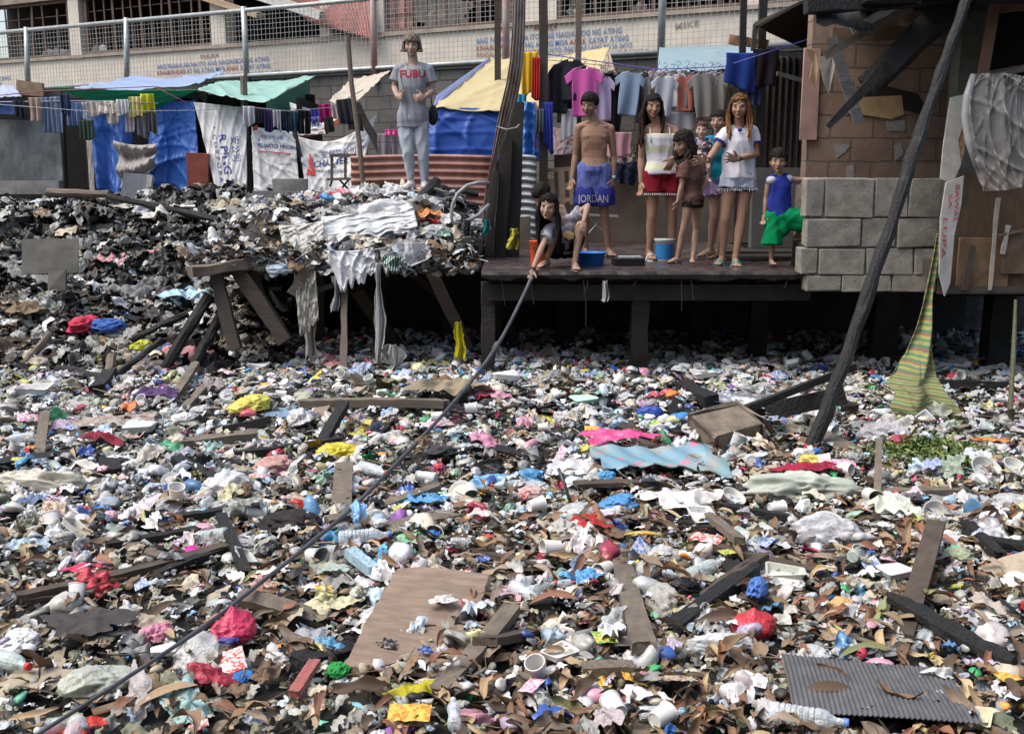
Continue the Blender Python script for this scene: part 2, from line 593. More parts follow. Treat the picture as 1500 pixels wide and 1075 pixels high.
def zone_palette(x, y, rg, leafy=False):
 """colour of a scrap from where it lies: burnt on the bank, leafy and brown near the camera"""
 n = len(x)
 bank = ((x < -2.1) & (y > 8.9)).astype(float) + ((x < -1.5) & (y > 8.2)) * .0
 near = 1 - sm(3.5, 6.2, y)
 left = 1 - sm(-1.5, .3, x)
 W = np.stack([
  .34 + .12 * (1 - left) - .20 * bank - .10 * near,
  .27 + .10 * left - .05 * bank,
  .12 + .10 * near - .05 * bank,                        # beiges
  .07 + (.20 - .13 * left) * near - .06 * bank,                        # browns
  .15 + .45 * bank,                                     # blacks
  .09 + .08 * left - .06 * bank,                        # olives
  .13 - .05 * near - .06 * bank - .05 * left], 1)             # brights
 W = np.clip(W, .005, None); W /= W.sum(1)[:, None]
 C = W.cumsum(1); r = rg.random(n)[:, None]
 k = (r > C).sum(1)
 k = np.minimum(k, 6)
 out = np.zeros((n, 3))
 for i, pal in enumerate([WHITES, GREYS, BEIGES, BROWNS, BLACKS, OLIVES, BRIGHT]):
  m = k == i
  out[m] = pick(pal, m.sum(), rg)
 return out
class Litter:
 """collects thousands of scraps into one uncountable mass"""
 def __init__(s): s.V = []; s.T = []; s.C = []; s.o = 0
 def add(s, proto, pos, size, R, col, zs=None):
  V, F = proto
  if F.shape[1] == 4: F = quads_to_tris(F)
  n = len(pos)
  if n == 0: return
  P = V[None] * size[:, None, None]
  if zs is not None: P[:, :, 2] *= zs[:, None]
  P = np.einsum('nij,nvj->nvi', R, P) + pos[:, None, :]
  s.V.append(P.reshape(-1, 3))
  T = (F[None] + (np.arange(n) * len(V))[:, None, None]).reshape(-1, 3) + s.o
  s.T.append(T); s.C.append(np.repeat(col, len(V), 0)); s.o += n * len(V)
 def build(s, name, mat, label, cat, smooth=False):
  me = tri_mesh(name, np.concatenate(s.V), np.concatenate(s.T), mat, np.concatenate(s.C), smooth)
  o = link(name, me)
  tag(o, label, cat); o['kind'] = 'stuff'
  return o
def in_view_pts(n, rg, y0=2.3, y1=11.6, margin=.5):
 """points over the visible wedge of the field, denser near the camera"""
 y = y0 + (y1 - y0) * rg.random(n) ** 1.0
 half = y * .53 + margin
 # accept by width so the density per area is even, then thin far ones a little
 keep = rg.random(n) < (half / (y1 * .53 + margin)) * np.where(y < 6, 1.6, 1.0)
 y = y[keep]; half = half[keep]
 x = rg.uniform(-1, 1, len(y)) * half
 keep = ~((y > 11.4) & (x > -2.3))
 return x[keep], y[keep]
def scatter_litter():
 rg = np.random.default_rng(11)
 L = Litter()
 specs = [
  # proto, count, size range, tilt, lift
  ([film(i, 7, .35, .34, .7) for i in range(8)], 19000, (.02, .080), .5, .05),
  ([wad(20 + i, 2, .55, 8, .35, 0) for i in range(6)], 7500, (.02, .065), .6, .045),
  ([film(40 + i, 9, .3, .22, .6) for i in range(6)], 3600, (.07, .15), .35, .05),
  ([sliver(60 + i) for i in range(5)], 5200, (.03, .13), .3, .045),
  ([stick(70 + i, 4, 4, .012) for i in range(5)], 4200, (.06, .26), .25, .06),
 ]
 for protos, n, (s0, s1), tilt, lift in specs:
  x, y = in_view_pts(n * 2, rg)
  x = x[:n]; y = y[:n]
  z = field_h(x, y) + rg.uniform(-.02, lift, len(x))
  sz = s0 + (s1 - s0) * rg.random(len(x)) ** 1.7
  sz = sz * (1 + .25 * sm(6, 9, y))
  col = zone_palette(x, y, rg)
  if s1 == .26: col = pick(BROWNS + BEIGES + BLACKS, len(x), rg)
  if protos[0][1].shape[0] == 6: col = np.where(rg.random((len(x), 1)) < .6, pick(BROWNS + GREYS + BLACKS, len(x), rg), col)
  kk = rg.integers(0, len(protos), len(x))
  R = rot_mats(len(x), tilt, rg)
  for k, p in enumerate(protos):
   m = kk == k
   L.add(p, np.stack([x[m], y[m], z[m]], 1), sz[m], R[m], col[m])
 L.build('litter', mat_attr('scrap_surface', .55, (70, .35, .003), .4, .35), 'small torn scraps, chips and shreds covering the whole flooded rubbish field', 'litter')
scatter_litter()
# ================================================================ countable rubbish
M_BAG = mat_objcol('plastic_film', .34, (30, .55, .006), .22, .55, trans=.25, voro=True)
M_RAG = mat_objcol('rag_cloth', .9, (160, .25, .002), .4, .1)
M_FOAM = mat_objcol('foam_plastic', .55, (90, .25, .002), .22, .4, dscale=10)
M_LEAF = mat_objcol('dead_leaf', .62, (60, .4, .003), .25, .4, dirtcol=(.05, .03, .015), dscale=16)
M_CARD = mat_objcol('cardboard', .85, (50, .3, .003), .5, .2)
M_CLEAR = mat_clear('clear_film')
M_BOTTLE = mat_clear('bottle_plastic', (.85, .92, .97), .42, .1)
M_CAP = mat_objcol('cap_plastic', .35, None, .15, .5)
M_CHAR = mat_char()
M_PLANK = mat_wood('weathered_wood', (.20, .165, .125), (.085, .07, .052))
M_PLANK2 = mat_wood('damp_wood', (.10, .075, .055), (.035, .027, .02))
M_PLY = mat_wood('plywood_face', (.31, .225, .165), (.15, .11, .08), .8, (7, 2, 2), .4)
M_METAL = mat_plain('dull_steel', (.35, .36, .37), .35, metal=.8)
M_DARKPIPE = mat_plain('pipe_plastic', (.055, .06, .065), .35, 8, .4)
def printed(name, c1, c2, c3, scale=16):
 if name in MATS: return MATS[name]
 t = NT(name)
 v = t.voronoi(scale, out='Color'); n = t.noise(scale * .6, 3, .5)
 c = t.mix(t.ramp(n, [(.47, 0), (.49, 1)]), c1, c2)
 c = t.mix(t.ramp(t.voronoi(scale * 1.7), [(.16, 1), (.18, 0)]), c, c3)
 g = t.ramp(t.noise(9, 5, .7), [(.5, 0), (.8, .6)])
 t.color(t.mix(g, c, (.10, .085, .06))); t.rough(.35); t.bump(t.noise(30, 4, .6), .4, .003)
 MATS[name] = t.m
 return t.m
PRINTS = [
 ('red and white', printed('print_red', (.55, .03, .03), (.6, .58, .55), (.6, .45, .05))),
 ('blue and silver', printed('print_blue', (.05, .16, .5), (.5, .52, .55), (.6, .6, .6))),
 ('green and yellow', printed('print_green', (.08, .32, .08), (.62, .52, .08), (.7, .68, .6))),
 ('orange and yellow', printed('print_orange', (.68, .22, .03), (.68, .52, .08), (.5, .05, .04))),
 ('pink and white', printed('print_pink', (.66, .14, .30), (.68, .62, .62), (.3, .1, .3))),
 ('brown and cream', printed('print_brown', (.22, .10, .05), (.55, .47, .34), (.5, .1, .05))),
 ('silver', printed('print_silver', (.5, .5, .5), (.32, .33, .35), (.6, .6, .62))),
]
def mesh_of(V, F, mat, name, smooth=False):
 if isinstance(F, np.ndarray):
  return tri_mesh(name, V, F, mat, smooth=smooth)
 me = bpy.data.meshes.new(name)
 me.from_pydata([tuple(p) for p in V], [], [tuple(f) for f in F])
 me.materials.append(mat)
 if smooth: me.polygons.foreach_set('use_smooth', [True] * len(me.polygons))
 me.update()
 return me
def mb_mesh(mb, mat, name, smooth=False):
 return mesh_of(mb.v, mb.f, mat, name, smooth)
def cup_mesh(dent=0):
 mb = MB()
 mb.lathe([(.001, .03), (.30, .03), (.30, 0), (.34, 0), (.36, .05), (.46, .95), (.50, .97), (.50, 1.02), (.455, 1.02), (.44, .95), (.33, .08), (.001, .08)], 22)
 V = np.array(mb.v)
 if dent:
  V[:, 0] *= 1 - dent * sm(.3, 1, V[:, 2]) * .5
  V[:, 1] += dent * .2 * V[:, 2] ** 2
 # lying on its side, axis along x
 R = np.array(Matrix.Rotation(math.radians(86), 3, 'Y'))
 V = (V - [0, 0, .5]) @ R.T
 V[:, 2] -= V[:, 2].min()
 return mesh_of(V, mb.f, M_FOAM, 'foam_cup', False)
def cup_upright():
 mb = MB()
 mb.lathe([(.34, 0), (.36, .05), (.46, .95), (.50, .97), (.50, 1.02), (.455, 1.02), (.44, .95), (.33, .08), (.001, .08)], 22)
 V = np.array(mb.v) @ np.array(Matrix.Rotation(math.radians(28), 3, 'X')).T
 return mesh_of(V, mb.f, M_FOAM, 'foam_cup', False)
def rbox(w, d, h, r, taper=1.0, n=4, hollow=0.0):
 """rounded box ring profile; optional open hollow top"""
 mb = MB()
 def ring(sx, sy, z, rr):
  P = []
  for cx, cy, a0 in ((1, 1, 0), (-1, 1, 90), (-1, -1, 180), (1, -1, 270)):
   for i in range(n + 1):
    a = math.radians(a0 + 90 * i / n)
    P.append((cx * (sx / 2 - rr) + rr * math.cos(a), cy * (sy / 2 - rr) + rr * math.sin(a), z))
  return P
 rings = [ring(w * taper, d * taper, 0, r * .8), ring(w, d, h, r)]
 if hollow:
  rings += [ring(w * 1.06, d * 1.08, h, r), ring(w * 1.06, d * 1.08, h + .01, r), ring(w - hollow, d - hollow, h, r), ring(w * taper - hollow, d * taper - hollow, hollow * .6, r * .7)]
 else:
  rings += [ring(w - r * .6, d - r * .6, h + r * .25, r)]
 m = len(rings[0]); V = [p for q in rings for p in q]; F = []
 for i in range(len(rings) - 1):
  for k in range(m):
   F.append((i * m + k, i * m + (k + 1) % m, (i + 1) * m + (k + 1) % m, (i + 1) * m + k))
 F.append(tuple(range(m - 1, -1, -1))); F.append(tuple((len(rings) - 1) * m + k for k in range(m)))
 mb.add(V, F)
 return mb
def foam_box_mesh(seed):
 mb = rbox(1, .75, .20, .10, .86, 3, .06 if seed % 2 else 0)
 V = np.array(mb.v); rg = np.random.default_rng(seed)
 V[:, 2] += .05 * np.sin(V[:, 0] * 3 + seed) * np.sin(V[:, 1] * 4)
 return mesh_of(V, mb.f, M_FOAM, 'foam_box')
def bowl_mesh():
 mb = MB(); mb.lathe([(.001, .0), (.30, 0), (.34, .03), (.47, .22), (.5, .23), (.5, .25), (.46, .245), (.32, .055), (.001, .04)], 26)
 V = np.array(mb.v) @ np.array(Matrix.Rotation(math.radians(12), 3, 'X')).T
 return mesh_of(V, mb.f, M_FOAM, 'foam_bowl')
def plate_mesh():
 mb = MB(); mb.lathe([(.001, .0), (.36, 0), (.48, .05), (.5, .055), (.5, .07), (.47, .065), (.35, .02), (.001, .02)], 26)
 V = np.array(mb.v) @ np.array(Matrix.Rotation(math.radians(6), 3, 'X')).T
 return mesh_of(V, mb.f, M_FOAM, 'foam_plate')
def bottle_meshes(kind=0):
 """length 1 along x; returns body and cap meshes"""
 b = MB(); c = MB()
 R4 = Matrix.Rotation(PI / 2, 4, 'Y')
 prof = [(.001, 0), (.10, .0), (.135, .03), (.14, .08)]
 z = .08
 for i in range(7):
  prof += [(.14, z + .02), (.126, z + .04), (.14, z + .06)]; z += .075
 if kind == 1:
  prof = [(.001, 0), (.14, 0), (.16, .03), (.16, .5), (.15, .62)]; z = .62
 prof += [(.14, z + .03), (.12, z + .12), (.07, z + .2), (.05, z + .24), (.05, .93), (.045, .95)]
 b.lathe(prof, 18, R4)
 c.lathe([(.001, 1.0), (.056, 1.0), (.060, .99), (.060, .93), (.045, .93)], 14, R4)
 out = []
 for mb, mat, nm in ((b, M_BOTTLE, 'bottle'), (c, M_CAP, 'cap')):
  V = np.array(mb.v) - [.5, 0, 0]
  V[:, 2] += .14
  if kind == 0: V[:, 1] *= 1 - .25 * np.exp(-((V[:, 0] + .1) / .2) ** 2)
  out.append(mesh_of(V, mb.f, mat, nm, nm == 'cap'))
 return out
def tied_bag(seed, sub=5, flare=True):
 rg = np.random.default_rng(seed)
 V, F = ico(sub)
 N = V.copy()
 r = 1 + .12 * SinNoise(seed, 2.4, 5, 3)(V[:, 0], V[:, 1], V[:, 2]) - cell_disp(N, 26, rg, .15) - cell_disp(N, 120, rg, .09)
 V = N * r[:, None]
 V[:, 2] *= .62; V[:, 1] *= .85
 V[:, 2] = np.maximum(V[:, 2], -.34)
 up = sm(.35, .62, V[:, 2]) * 1.0
 rad = np.hypot(N[:, 0], N[:, 1])
 neck = np.clip((N[:, 2] - .86) / .14, 0, 1)
 ang = np.arctan2(N[:, 1], N[:, 0])
 k = 1 - .7 * neck + .0
 V[:, 0] *= k; V[:, 1] *= k
 V[:, 2] += .34 * neck ** 1.2
 V[:, 0] += neck * .12 * rg.uniform(-1, 1)
 # gathers running to the knot
 g = .035 * np.sin(ang * 17 + 2 * SinNoise(seed + 1, 2, 4, 3)(*N.T)) * sm(-.1, .8, N[:, 2])
 V[:, 0] *= 1 + g; V[:, 1] *= 1 + g
 V /= np.ptp(V[:, 0]); V[:, 2] -= V[:, 2].min()
 return V, F
def plank_mesh(seed, w, h, mat, broken=True):
 """length 1 along x with splintered ends; w, h are relative"""
 rg = np.random.default_rng(seed)
 nx, ny = 14, 5
 V = []; F = []
 e0 = rg.uniform(0, .05, ny) * broken; e1 = rg.uniform(0, .05, ny) * broken
 prof = [(-1, -1), (-.5, -1), (0, -1), (.5, -1), (1, -1), (1, 1), (.5, 1), (0, 1), (-.5, 1), (-1, 1)]
 bend = rg.uniform(-.02, .02); tw = rg.uniform(-.25, .25) * .4
 for i in range(nx + 1):
  t = i / nx
  for j, (a, b) in enumerate(prof):
   jj = j if j < 5 else 9 - j
   x = -.5 + e0[jj] + (1 - e0[jj] - e1[jj]) * t
   y = a * w / 2 * (1 + rg.uniform(-.04, .04) * broken); z = b * h / 2 + rg.uniform(-.06, .06) * h * broken
   an = tw * (t - .5)
   y, z = y * math.cos(an) - z * math.sin(an), y * math.sin(an) + z * math.cos(an)
   V.append((x, y, z + bend * math.sin(t * 3.1) + h / 2))
 m = 10
 for i in range(nx):
  for k in range(m):
   F.append((i * m + k, i * m + (k + 1) % m, (i + 1) * m + (k + 1) % m, (i + 1) * m + k))
 F.append(tuple(range(m - 1, -1, -1))); F.append(tuple(nx * m + k for k in range(m)))
 return mesh_of(V, F, mat, 'plank')
def log_mesh(seed, r, mat=None):
 rg = np.random.default_rng(seed)
 mb = MB()
 n = 14; bend = SinNoise(seed, 3, 4, 1)
 pts = [(-.5 + i / n, .03 * float(bend(i / n)), r + .02 * float(bend(i / n + 4))) for i in range(n + 1)]
 rr = [r * rg.uniform(.75, 1.12) * (.6 + .4 * min(1, 6 * min(i, n - i) / n)) for i in range(n + 1)]
 mb.tube(pts, rr, 9, jit=.14)
 return mb_mesh(mb, mat or M_CHAR, 'log')
# ---- keep-out circles round the pieces placed by hand
KEEP = []
def free_of(x, y, r=0):
 for (a, b, c) in KEEP:
  if (x - a) ** 2 + (y - b) ** 2 < (c + r) ** 2: return False
 return True
def put(name, me, x, y, size, yaw, label, cat, group=None, z=None, tilt=(0, 0), col=None, keep=0.0, lift=.03, zs=1.0, mat=None, ys=1.0):
 o = bpy.data.objects.new(name, me); COL.objects.link(o)
 if z is None: z = surf_h(x, y) + lift
 o.location = (x, y, z)
 o.rotation_euler = (tilt[0], tilt[1], yaw)
 o.scale = (size, size * ys, size * zs)
 if col: o.color = (*col, 1)
 if mat:
  o.material_slots[0].link = 'OBJECT'; o.material_slots[0].material = mat
 tag(o, label, cat, group)
 if keep: KEEP.append((x, y, keep))
 return o
# ---------------------------------------------------------------- pieces placed where the photo shows them
LMK = []      # (x, y, phrase) used to say where the small pieces lie
def spot(px, py, lift=.04):
 """where the line of sight through an image point meets the rubbish"""
 t = np.linspace(2.4, 13.4, 2200)
 d = ray(px, py)
 x = d.x / d.y * t; z = CAMZ + d.z / d.y * t
 below = z <= field_h(x, t) + lift
 i = int(np.argmax(below)) if below.any() else len(t) - 1
 return Vector((x[i], t[i], z[i]))
def L(kind, px, py, wpx, yaw, label, cat, lm=None, col=None, name=None, **kw):
 """hand placed piece: image position, apparent width in photo pixels, yaw in degrees"""
 p = spot(px, py)
 w = wpx / pxm(p)
 me, nm = kind
 kw.setdefault('keep', w * .38)
 o = put(name or nm, me, p.x, p.y, w, math.radians(yaw), label, cat, col=col, **kw)
 if lm: LMK.append((p.x, p.y, lm))
 return o
def F_(seed, mat=None, rag=.25, rel=.16, asp=.75, sq=0, n=30): V, Fq = film(seed, 40, rag, rel * .55, asp, sq); return mesh_of(V, Fq, mat or M_BAG, 'film')
def W_(seed, mat=None, flat=.45, sub=5, cr=30, amp=.27, fine=.17): V, Ft = wad(seed, sub, flat, cr, amp, fine); return mesh_of(V, Ft, mat or M_BAG, 'wad')
def T_(seed, mat=None): V, Ft = tied_bag(seed); return mesh_of(V, Ft, mat or M_BAG, 'tied')
YEL = (.72, .62, .05); BLU = (.06, .22, .62); LBL = (.22, .48, .75); PNK = (.75, .10, .28); RED = (.62, .05, .05); GRN = (.03, .38, .12)
WHT = (.66, .66, .66); GRY = (.34, .35, .33); MAR = (.28, .02, .05)
def landmarks():
 # --- bags and films
 L((W_(101, flat=.5), 'plastic_bag'), 497, 668, 74, 10, 'crumpled bright yellow plastic bag behind the black bamboo pole', 'plastic bag', 'the bright yellow bag', YEL)
 L((F_(102, rel=.3), 'plastic_bag'), 716, 706, 74, 20, 'spread light blue plastic bag with crinkled ends in mid field', 'plastic bag', 'the spread light blue bag', LBL)
 L((F_(103, rel=.22, rag=.4), 'plastic_sheet'), 905, 664, 95, 5, 'hot pink torn plastic film over the pale blue printed panel', 'plastic sheet', 'the hot pink film', (.80, .10, .30), lift=.13)
 L((W_(104, M_CLEAR, .55), 'plastic_bag'), 1302, 642, 84, 0, 'large see-through bag holding red scraps below the striped woven cloth', 'plastic bag', 'the big clear bag', (.6, .5, .5))
 L((W_(105, flat=.5, sub=4), 'rag'), 1318, 650, 36, 0, 'crumpled red scrap inside the large see-through bag', 'rag', None, (.5, .06, .12), keep=0)
 L((W_(106, flat=.5), 'plastic_bag'), 910, 738, 66, 30, 'bulging blue and turquoise plastic bag left of the grey sack', 'plastic bag', 'the turquoise bag', (.10, .34, .68))
 L((T_(107), 'plastic_bag'), 340, 932, 78, 60, 'knotted red-pink plastic bag with blue scraps in it near the front', 'plastic bag', 'the red-pink knotted bag', (.78, .06, .16))
 L((W_(108, flat=.4, sub=4), 'rag'), 340, 945, 34, 0, 'small blue scrap showing in the red-pink knotted bag', 'rag', None, (.12, .14, .55), lift=.055, keep=0)
 L((T_(109), 'plastic_bag'), 1103, 922, 74, 20, 'red plastic bag tied up with a clear blue top', 'plastic bag', 'the red bag with blue top', (.66, .05, .07))
 L((W_(110, flat=.9, cr=44, amp=.42), 'plastic_bag'), 1108, 888, 40, 40, 'crumpled clear blue plastic bag gathered on top of the red bag', 'plastic bag', None, (.10, .26, .68), lift=.10, keep=0)
 L((W_(111, flat=.5), 'plastic_bag'), 495, 980, 46, 70, 'shiny green packet beside the plywood sheet', 'packet', 'the shiny green packet', (.02, .36, .06))
 L((F_(112, rel=.3, asp=.5), 'rag'), 606, 1012, 84, 20, 'twisted mustard yellow cloth at the foot of the plywood sheet', 'rag', 'the mustard yellow cloth', (.42, .38, .03), mat=M_RAG)
 L((W_(113, flat=.45), 'plastic_bag'), 598, 790, 48, 10, 'pale mint green crumpled bag behind the plywood sheet', 'plastic bag', 'the mint green bag', (.30, .68, .40))
 L((F_(114, M_RAG, rel=.25, rag=.5), 'rag'), 296, 808, 56, 25, 'magenta crumpled cloth glove shape beside a charred beam', 'rag', 'the magenta cloth', (.70, .04, .34))
 L((F_(115, M_RAG, rel=.2, asp=.3), 'rag'), 122, 832, 74, 15, 'narrow crimson and pink cloth strip on grey planks', 'rag', 'the crimson strip', (.70, .06, .14))
 L((W_(116, flat=.55), 'plastic_bag'), 138, 1002, 108, 8, 'big puffed dirty white plastic bag under the long pole', 'plastic bag', 'the puffed dirty white bag', (.52, .55, .47))
 L((W_(117, flat=.5), 'plastic_bag'), 330, 716, 92, 10, 'large white plastic bag heaped in the left mid field', 'plastic bag', 'the heaped white bag', (.72, .72, .73))
 L((W_(118, flat=.35), 'plastic_sack'), 1182, 722, 190, 4, 'long grey-green woven sack with dark specks', 'sack', 'the grey-green sack', (.42, .46, .40), ys=.62, mat=M_RAG)
 L((F_(119, M_RAG, rel=.2, asp=.35), 'rag'), 1180, 693, 110, 4, 'dark maroon cloth lying behind the grey-green sack', 'rag', 'the maroon cloth', MAR, lift=.06)
 L((F_(120, M_FOIL(), rel=.2, asp=.6), 'foil_sheet'), 1080, 592, 116, 6, 'crumpled silver foil sheet beside the charred boards', 'foil sheet', 'the silver foil', (.7, .7, .72), lift=.07)
 L((W_(121, M_CLEAR, .4), 'plastic_bag'), 1042, 948, 112, -8, 'large clear cloudy plastic bag pressed flat in the front field', 'plastic bag', 'the cloudy clear bag', (.6, .6, .6), ys=.7)
 L((W_(122, flat=.35), 'plastic_bag'), 1140, 855, 76, -12, 'smooth white foam clamshell shape in the right front field', 'foam piece', 'the smooth white foam', (.66, .66, .62), mat=M_FOAM)
 L((F_(123, rel=.2, rag=.4), 'plastic_sheet'), 650, 900, 40, 60, 'small torn white rag lying on the plywood sheet', 'rag', None, (.75, .75, .72), lift=.10, keep=0)
 L((W_(124, flat=.45), 'rag'), 365, 596, 64, 10, 'yellow and pink bundle with white stuffing in the left far field', 'bundle', 'the yellow and pink bundle', (.72, .66, .12))
 L((W_(125, flat=.45, sub=4), 'rag'), 361, 606, 34, 0, 'coral pink scrap against the yellow bundle', 'rag', None, (.75, .16, .22), keep=0)
 L((F_(126, rel=.12), 'plastic_sheet'), 425, 605, 96, -5, 'pale blue dusty plastic sheet in the left far field', 'plastic sheet', 'the dusty blue sheet', (.26, .38, .52))
 L((F_(127, M_RAG, rel=.3, asp=.5), 'tarpaulin'), 655, 576, 120, 8, 'stiff olive brown canvas tented up behind the pole', 'canvas', 'the olive canvas', (.26, .22, .15))
 L((W_(128, flat=.55), 'plastic_bag'), 488, 537, 30, 0, 'round dusty pink bag under the timber staging', 'plastic bag', 'the dusty pink bag', (.62, .26, .28))
 L((W_(129, flat=.6), 'plastic_bag'), 208, 518, 44, 0, 'bright lemon yellow bag at the foot of the burnt bank', 'plastic bag', 'the lemon yellow bag', (.75, .74, .05), lift=.06)
 L((F_(130, rel=.25, asp=.7), 'plastic_sheet'), 145, 528, 72, 20, 'folded mustard yellow woven plastic on the burnt bank', 'plastic sheet', 'the mustard woven plastic', (.50, .46, .08), mat=M_RAG, lift=.05)
 L((W_(131, M_RAG, .5), 'rag'), 128, 490, 60, 60, 'heap of red, blue and yellow rag on the burnt bank', 'rag', 'the red rag', (.55, .05, .09), lift=.07)
 L((W_(132, M_RAG, .5), 'rag'), 155, 492, 52, 60, 'crumpled navy blue rag over the yellow woven plastic', 'rag', 'the navy rag', (.05, .12, .36), lift=.09)
 L((F_(133, rel=.3), 'plastic_sheet'), 268, 440, 72, 20, 'pale blue shiny sheet on the burnt bank above the charred poles', 'plastic sheet', 'the shiny pale blue sheet', (.42, .66, .80), lift=.06)
 L((F_(134, M_RAG, rel=.25), 'rag'), 98, 305, 100, -10, 'pale blue grey cloth draped on top of the burnt bank', 'rag', 'the pale blue cloth', (.42, .47, .62), lift=.06)
 L((F_(135, M_RAG, rel=.2, asp=.35), 'rag'), 196, 315, 110, -6, 'dirty cream board covered in cloth along the top of the bank', 'rag', 'the cream cloth', (.48, .44, .38), lift=.06)
 L((F_(136, M_RAG, rel=.45, asp=.8), 'rag'), 50, 465, 66, 30, 'scorched brown canvas rag hanging down the burnt bank', 'rag', 'the scorched canvas', (.20, .15, .10), lift=.08)
 L((F_(137, M_RAG, rel=.35), 'rag'), 228, 583, 74, -18, 'deep purple wrinkled cloth beside the patterned mat', 'rag', 'the purple cloth', (.09, .05, .14), lift=.06)
 L((F_(138, printed('print_mat', (.30, .20, .16), (.36, .32, .27), (.22, .10, .09), 22), rel=.12, asp=.6, sq=.8), 'mat'), 160, 618, 130, 14, 'faded brown and red patterned mat in the left far field', 'mat', 'the patterned mat', None)
 L((F_(139, M_RAG, rel=.4, asp=.5), 'rag'), 312, 575, 60, -50, 'grey striped cloth hanging off the grey boards', 'rag', 'the grey striped cloth', (.26, .24, .24), lift=.08)
 L((W_(140, flat=.5), 'pillow'), 410, 686, 62, 0, 'stained pink and brown pillow behind the yellow bag', 'pillow', 'the stained pillow', (.45, .27, .25), mat=M_RAG)
 L((F_(141, rel=.3), 'plastic_bag'), 142, 745, 42, 50, 'blue plastic carrier bag tangle in the left mid field', 'plastic bag', 'the blue tangle', (.10, .28, .66))
 L((F_(142, rel=.2, asp=.4), 'plastic_sheet'), 88, 695, 62, 14, 'royal blue strip of plastic in the left mid field', 'plastic sheet', 'the royal blue strip', (.04, .20, .60))
 L((W_(143, flat=.4), 'plastic_bag'), 60, 714, 150, 0, 'long creamy white plastic sheet bunched up at the left side', 'plastic sheet', 'the creamy bunched sheet', (.62, .60, .50), ys=.45)
 L((W_(144, flat=.5), 'plastic_bag'), 355, 992, 38, 0, 'small electric blue net bag behind the red-pink bag', 'plastic bag', None, (.03, .22, .62))
 L((F_(145, rel=.4, rag=.5), 'plastic_bag'), 850, 845, 54, 30, 'sky blue thin bag crumpled beside the upright grey plank', 'plastic bag', 'the sky blue bag', (.12, .42, .74))
 L((W_(146, M_RAG, .6), 'rag'), 745, 868, 40, 0, 'dusty lilac tied cloth bundle at the plywood corner', 'bundle', 'the lilac bundle', (.50, .38, .44))
 L((F_(147, printed('print_redtub', (.62, .05, .07), (.72, .68, .66), (.6, .5, .5), 9), rel=.15, asp=.8), 'wrapper'), 855, 903, 46, 40, 'flattened red and white packet by the lilac bundle', 'packet', 'the red and white packet')
 L((F_(148, M_RAG, rel=.4, rag=.6), 'rag'), 858, 770, 62, -10, 'red shredded rags below the turquoise bag', 'rag', 'the red shreds', (.40, .04, .04), ys=.7)
 L((F_(149, rel=.3), 'plastic_sheet'), 855, 690, 120, 6, 'wide glossy white plastic sheet in the centre field', 'plastic sheet', 'the wide white sheet', (.74, .74, .74))
 L((F_(150, rel=.3), 'plastic_sheet'), 1000, 735, 110, -6, 'torn white paper sheet left of the grey-green sack', 'paper', 'the torn white paper', (.66, .65, .62), mat=M_CARD)
 L((W_(151, M_CLEAR, .5), 'plastic_bag'), 1215, 790, 110, 0, 'clear bag with white foam inside in the right front field', 'plastic bag', 'the clear bag with foam', (.6, .6, .66), ys=.6)
 L((W_(152, flat=.5), 'plastic_bag'), 950, 605, 40, 0, 'deep blue shiny bag scrap near the dark water', 'plastic bag', None, (.03, .10, .50))
 L((W_(153, flat=.6), 'plastic_bag'), 995, 612, 34, 0, 'bright blue wad of film beside a clear bottle', 'plastic bag', None, (.05, .30, .72))
 L((F_(154, rel=.3, rag=.5), 'plastic_bag'), 720, 580, 60, 0, 'pink and white striped thin bag by the dark water', 'plastic bag', 'the pink striped bag', (.80, .40, .52))
 L((F_(155, rel=.3, rag=.5), 'plastic_bag'), 620, 735, 60, 30, 'blue thin bag next to a dark sandal sole', 'plastic bag', None, (.10, .36, .70))
 L((W_(156, M_RAG, .3), 'hair_tangle'), 420, 765, 96, 10, 'matted black fibrous tangle in the left mid field', 'fibre tangle', 'the black tangle', (.03, .028, .03))
 L((W_(157, M_RAG, .4), 'rag'), 650, 660, 60, 10, 'crumpled charcoal cloth right of the pole', 'rag', None, (.05, .05, .06))
 L((F_(158, M_CARD, rel=.14, rag=.35), 'rubber_sheet'), 130, 925, 120, -20, 'torn dark grey rubber sheet at the left front', 'rubber sheet', 'the dark rubber sheet', (.05, .048, .048), lift=.07)
 L((F_(159, rel=.3), 'plastic_bag'), 40, 800, 70, 0, 'pale blue crumpled plastic at the left edge', 'plastic sheet', None, (.45, .58, .66))
 L((W_(160, flat=.5), 'plastic_bag'), 1000, 870 - 8, 50, 0, 'bundle of black burnt plastic between the front planks', 'plastic bag', None, (.02, .02, .022))
 L((W_(161, flat=.5), 'plastic_bag'), 30, 940, 60, 0, 'white foam lump at the left front edge', 'foam piece', None, (.66, .66, .66), mat=M_FOAM)
 L((F_(162, rel=.25), 'plastic_sheet'), 122, 1062, 60, 30, 'red shredded plastic at the bottom left', 'plastic sheet', None, (.72, .05, .03))
 L((W_(163, flat=.5), 'plastic_bag'), 1445, 960, 46, 0, 'dark teal crumpled cloth by the charred log', 'rag', None, (.02, .16, .16), mat=M_RAG)
 L((W_(164, flat=.5, cr=16), 'plastic_bag'), 1235, 888, 60, 10, 'pale orange puffed bag beside the grey plank', 'plastic bag', 'the pale orange bag', (.72, .48, .20))
 L((W_(165, flat=.45, cr=16), 'plastic_bag'), 1402, 815, 50, 10, 'pale green puffed bag behind the grey plank', 'plastic bag', 'the pale green bag', (.45, .52, .33))
 L((W_(166, flat=.45, cr=16), 'plastic_bag'), 1483, 740, 66, 10, 'clear puffed bag of grey film at the right edge', 'plastic bag', None, (.5, .5, .5), mat=M_CLEAR)
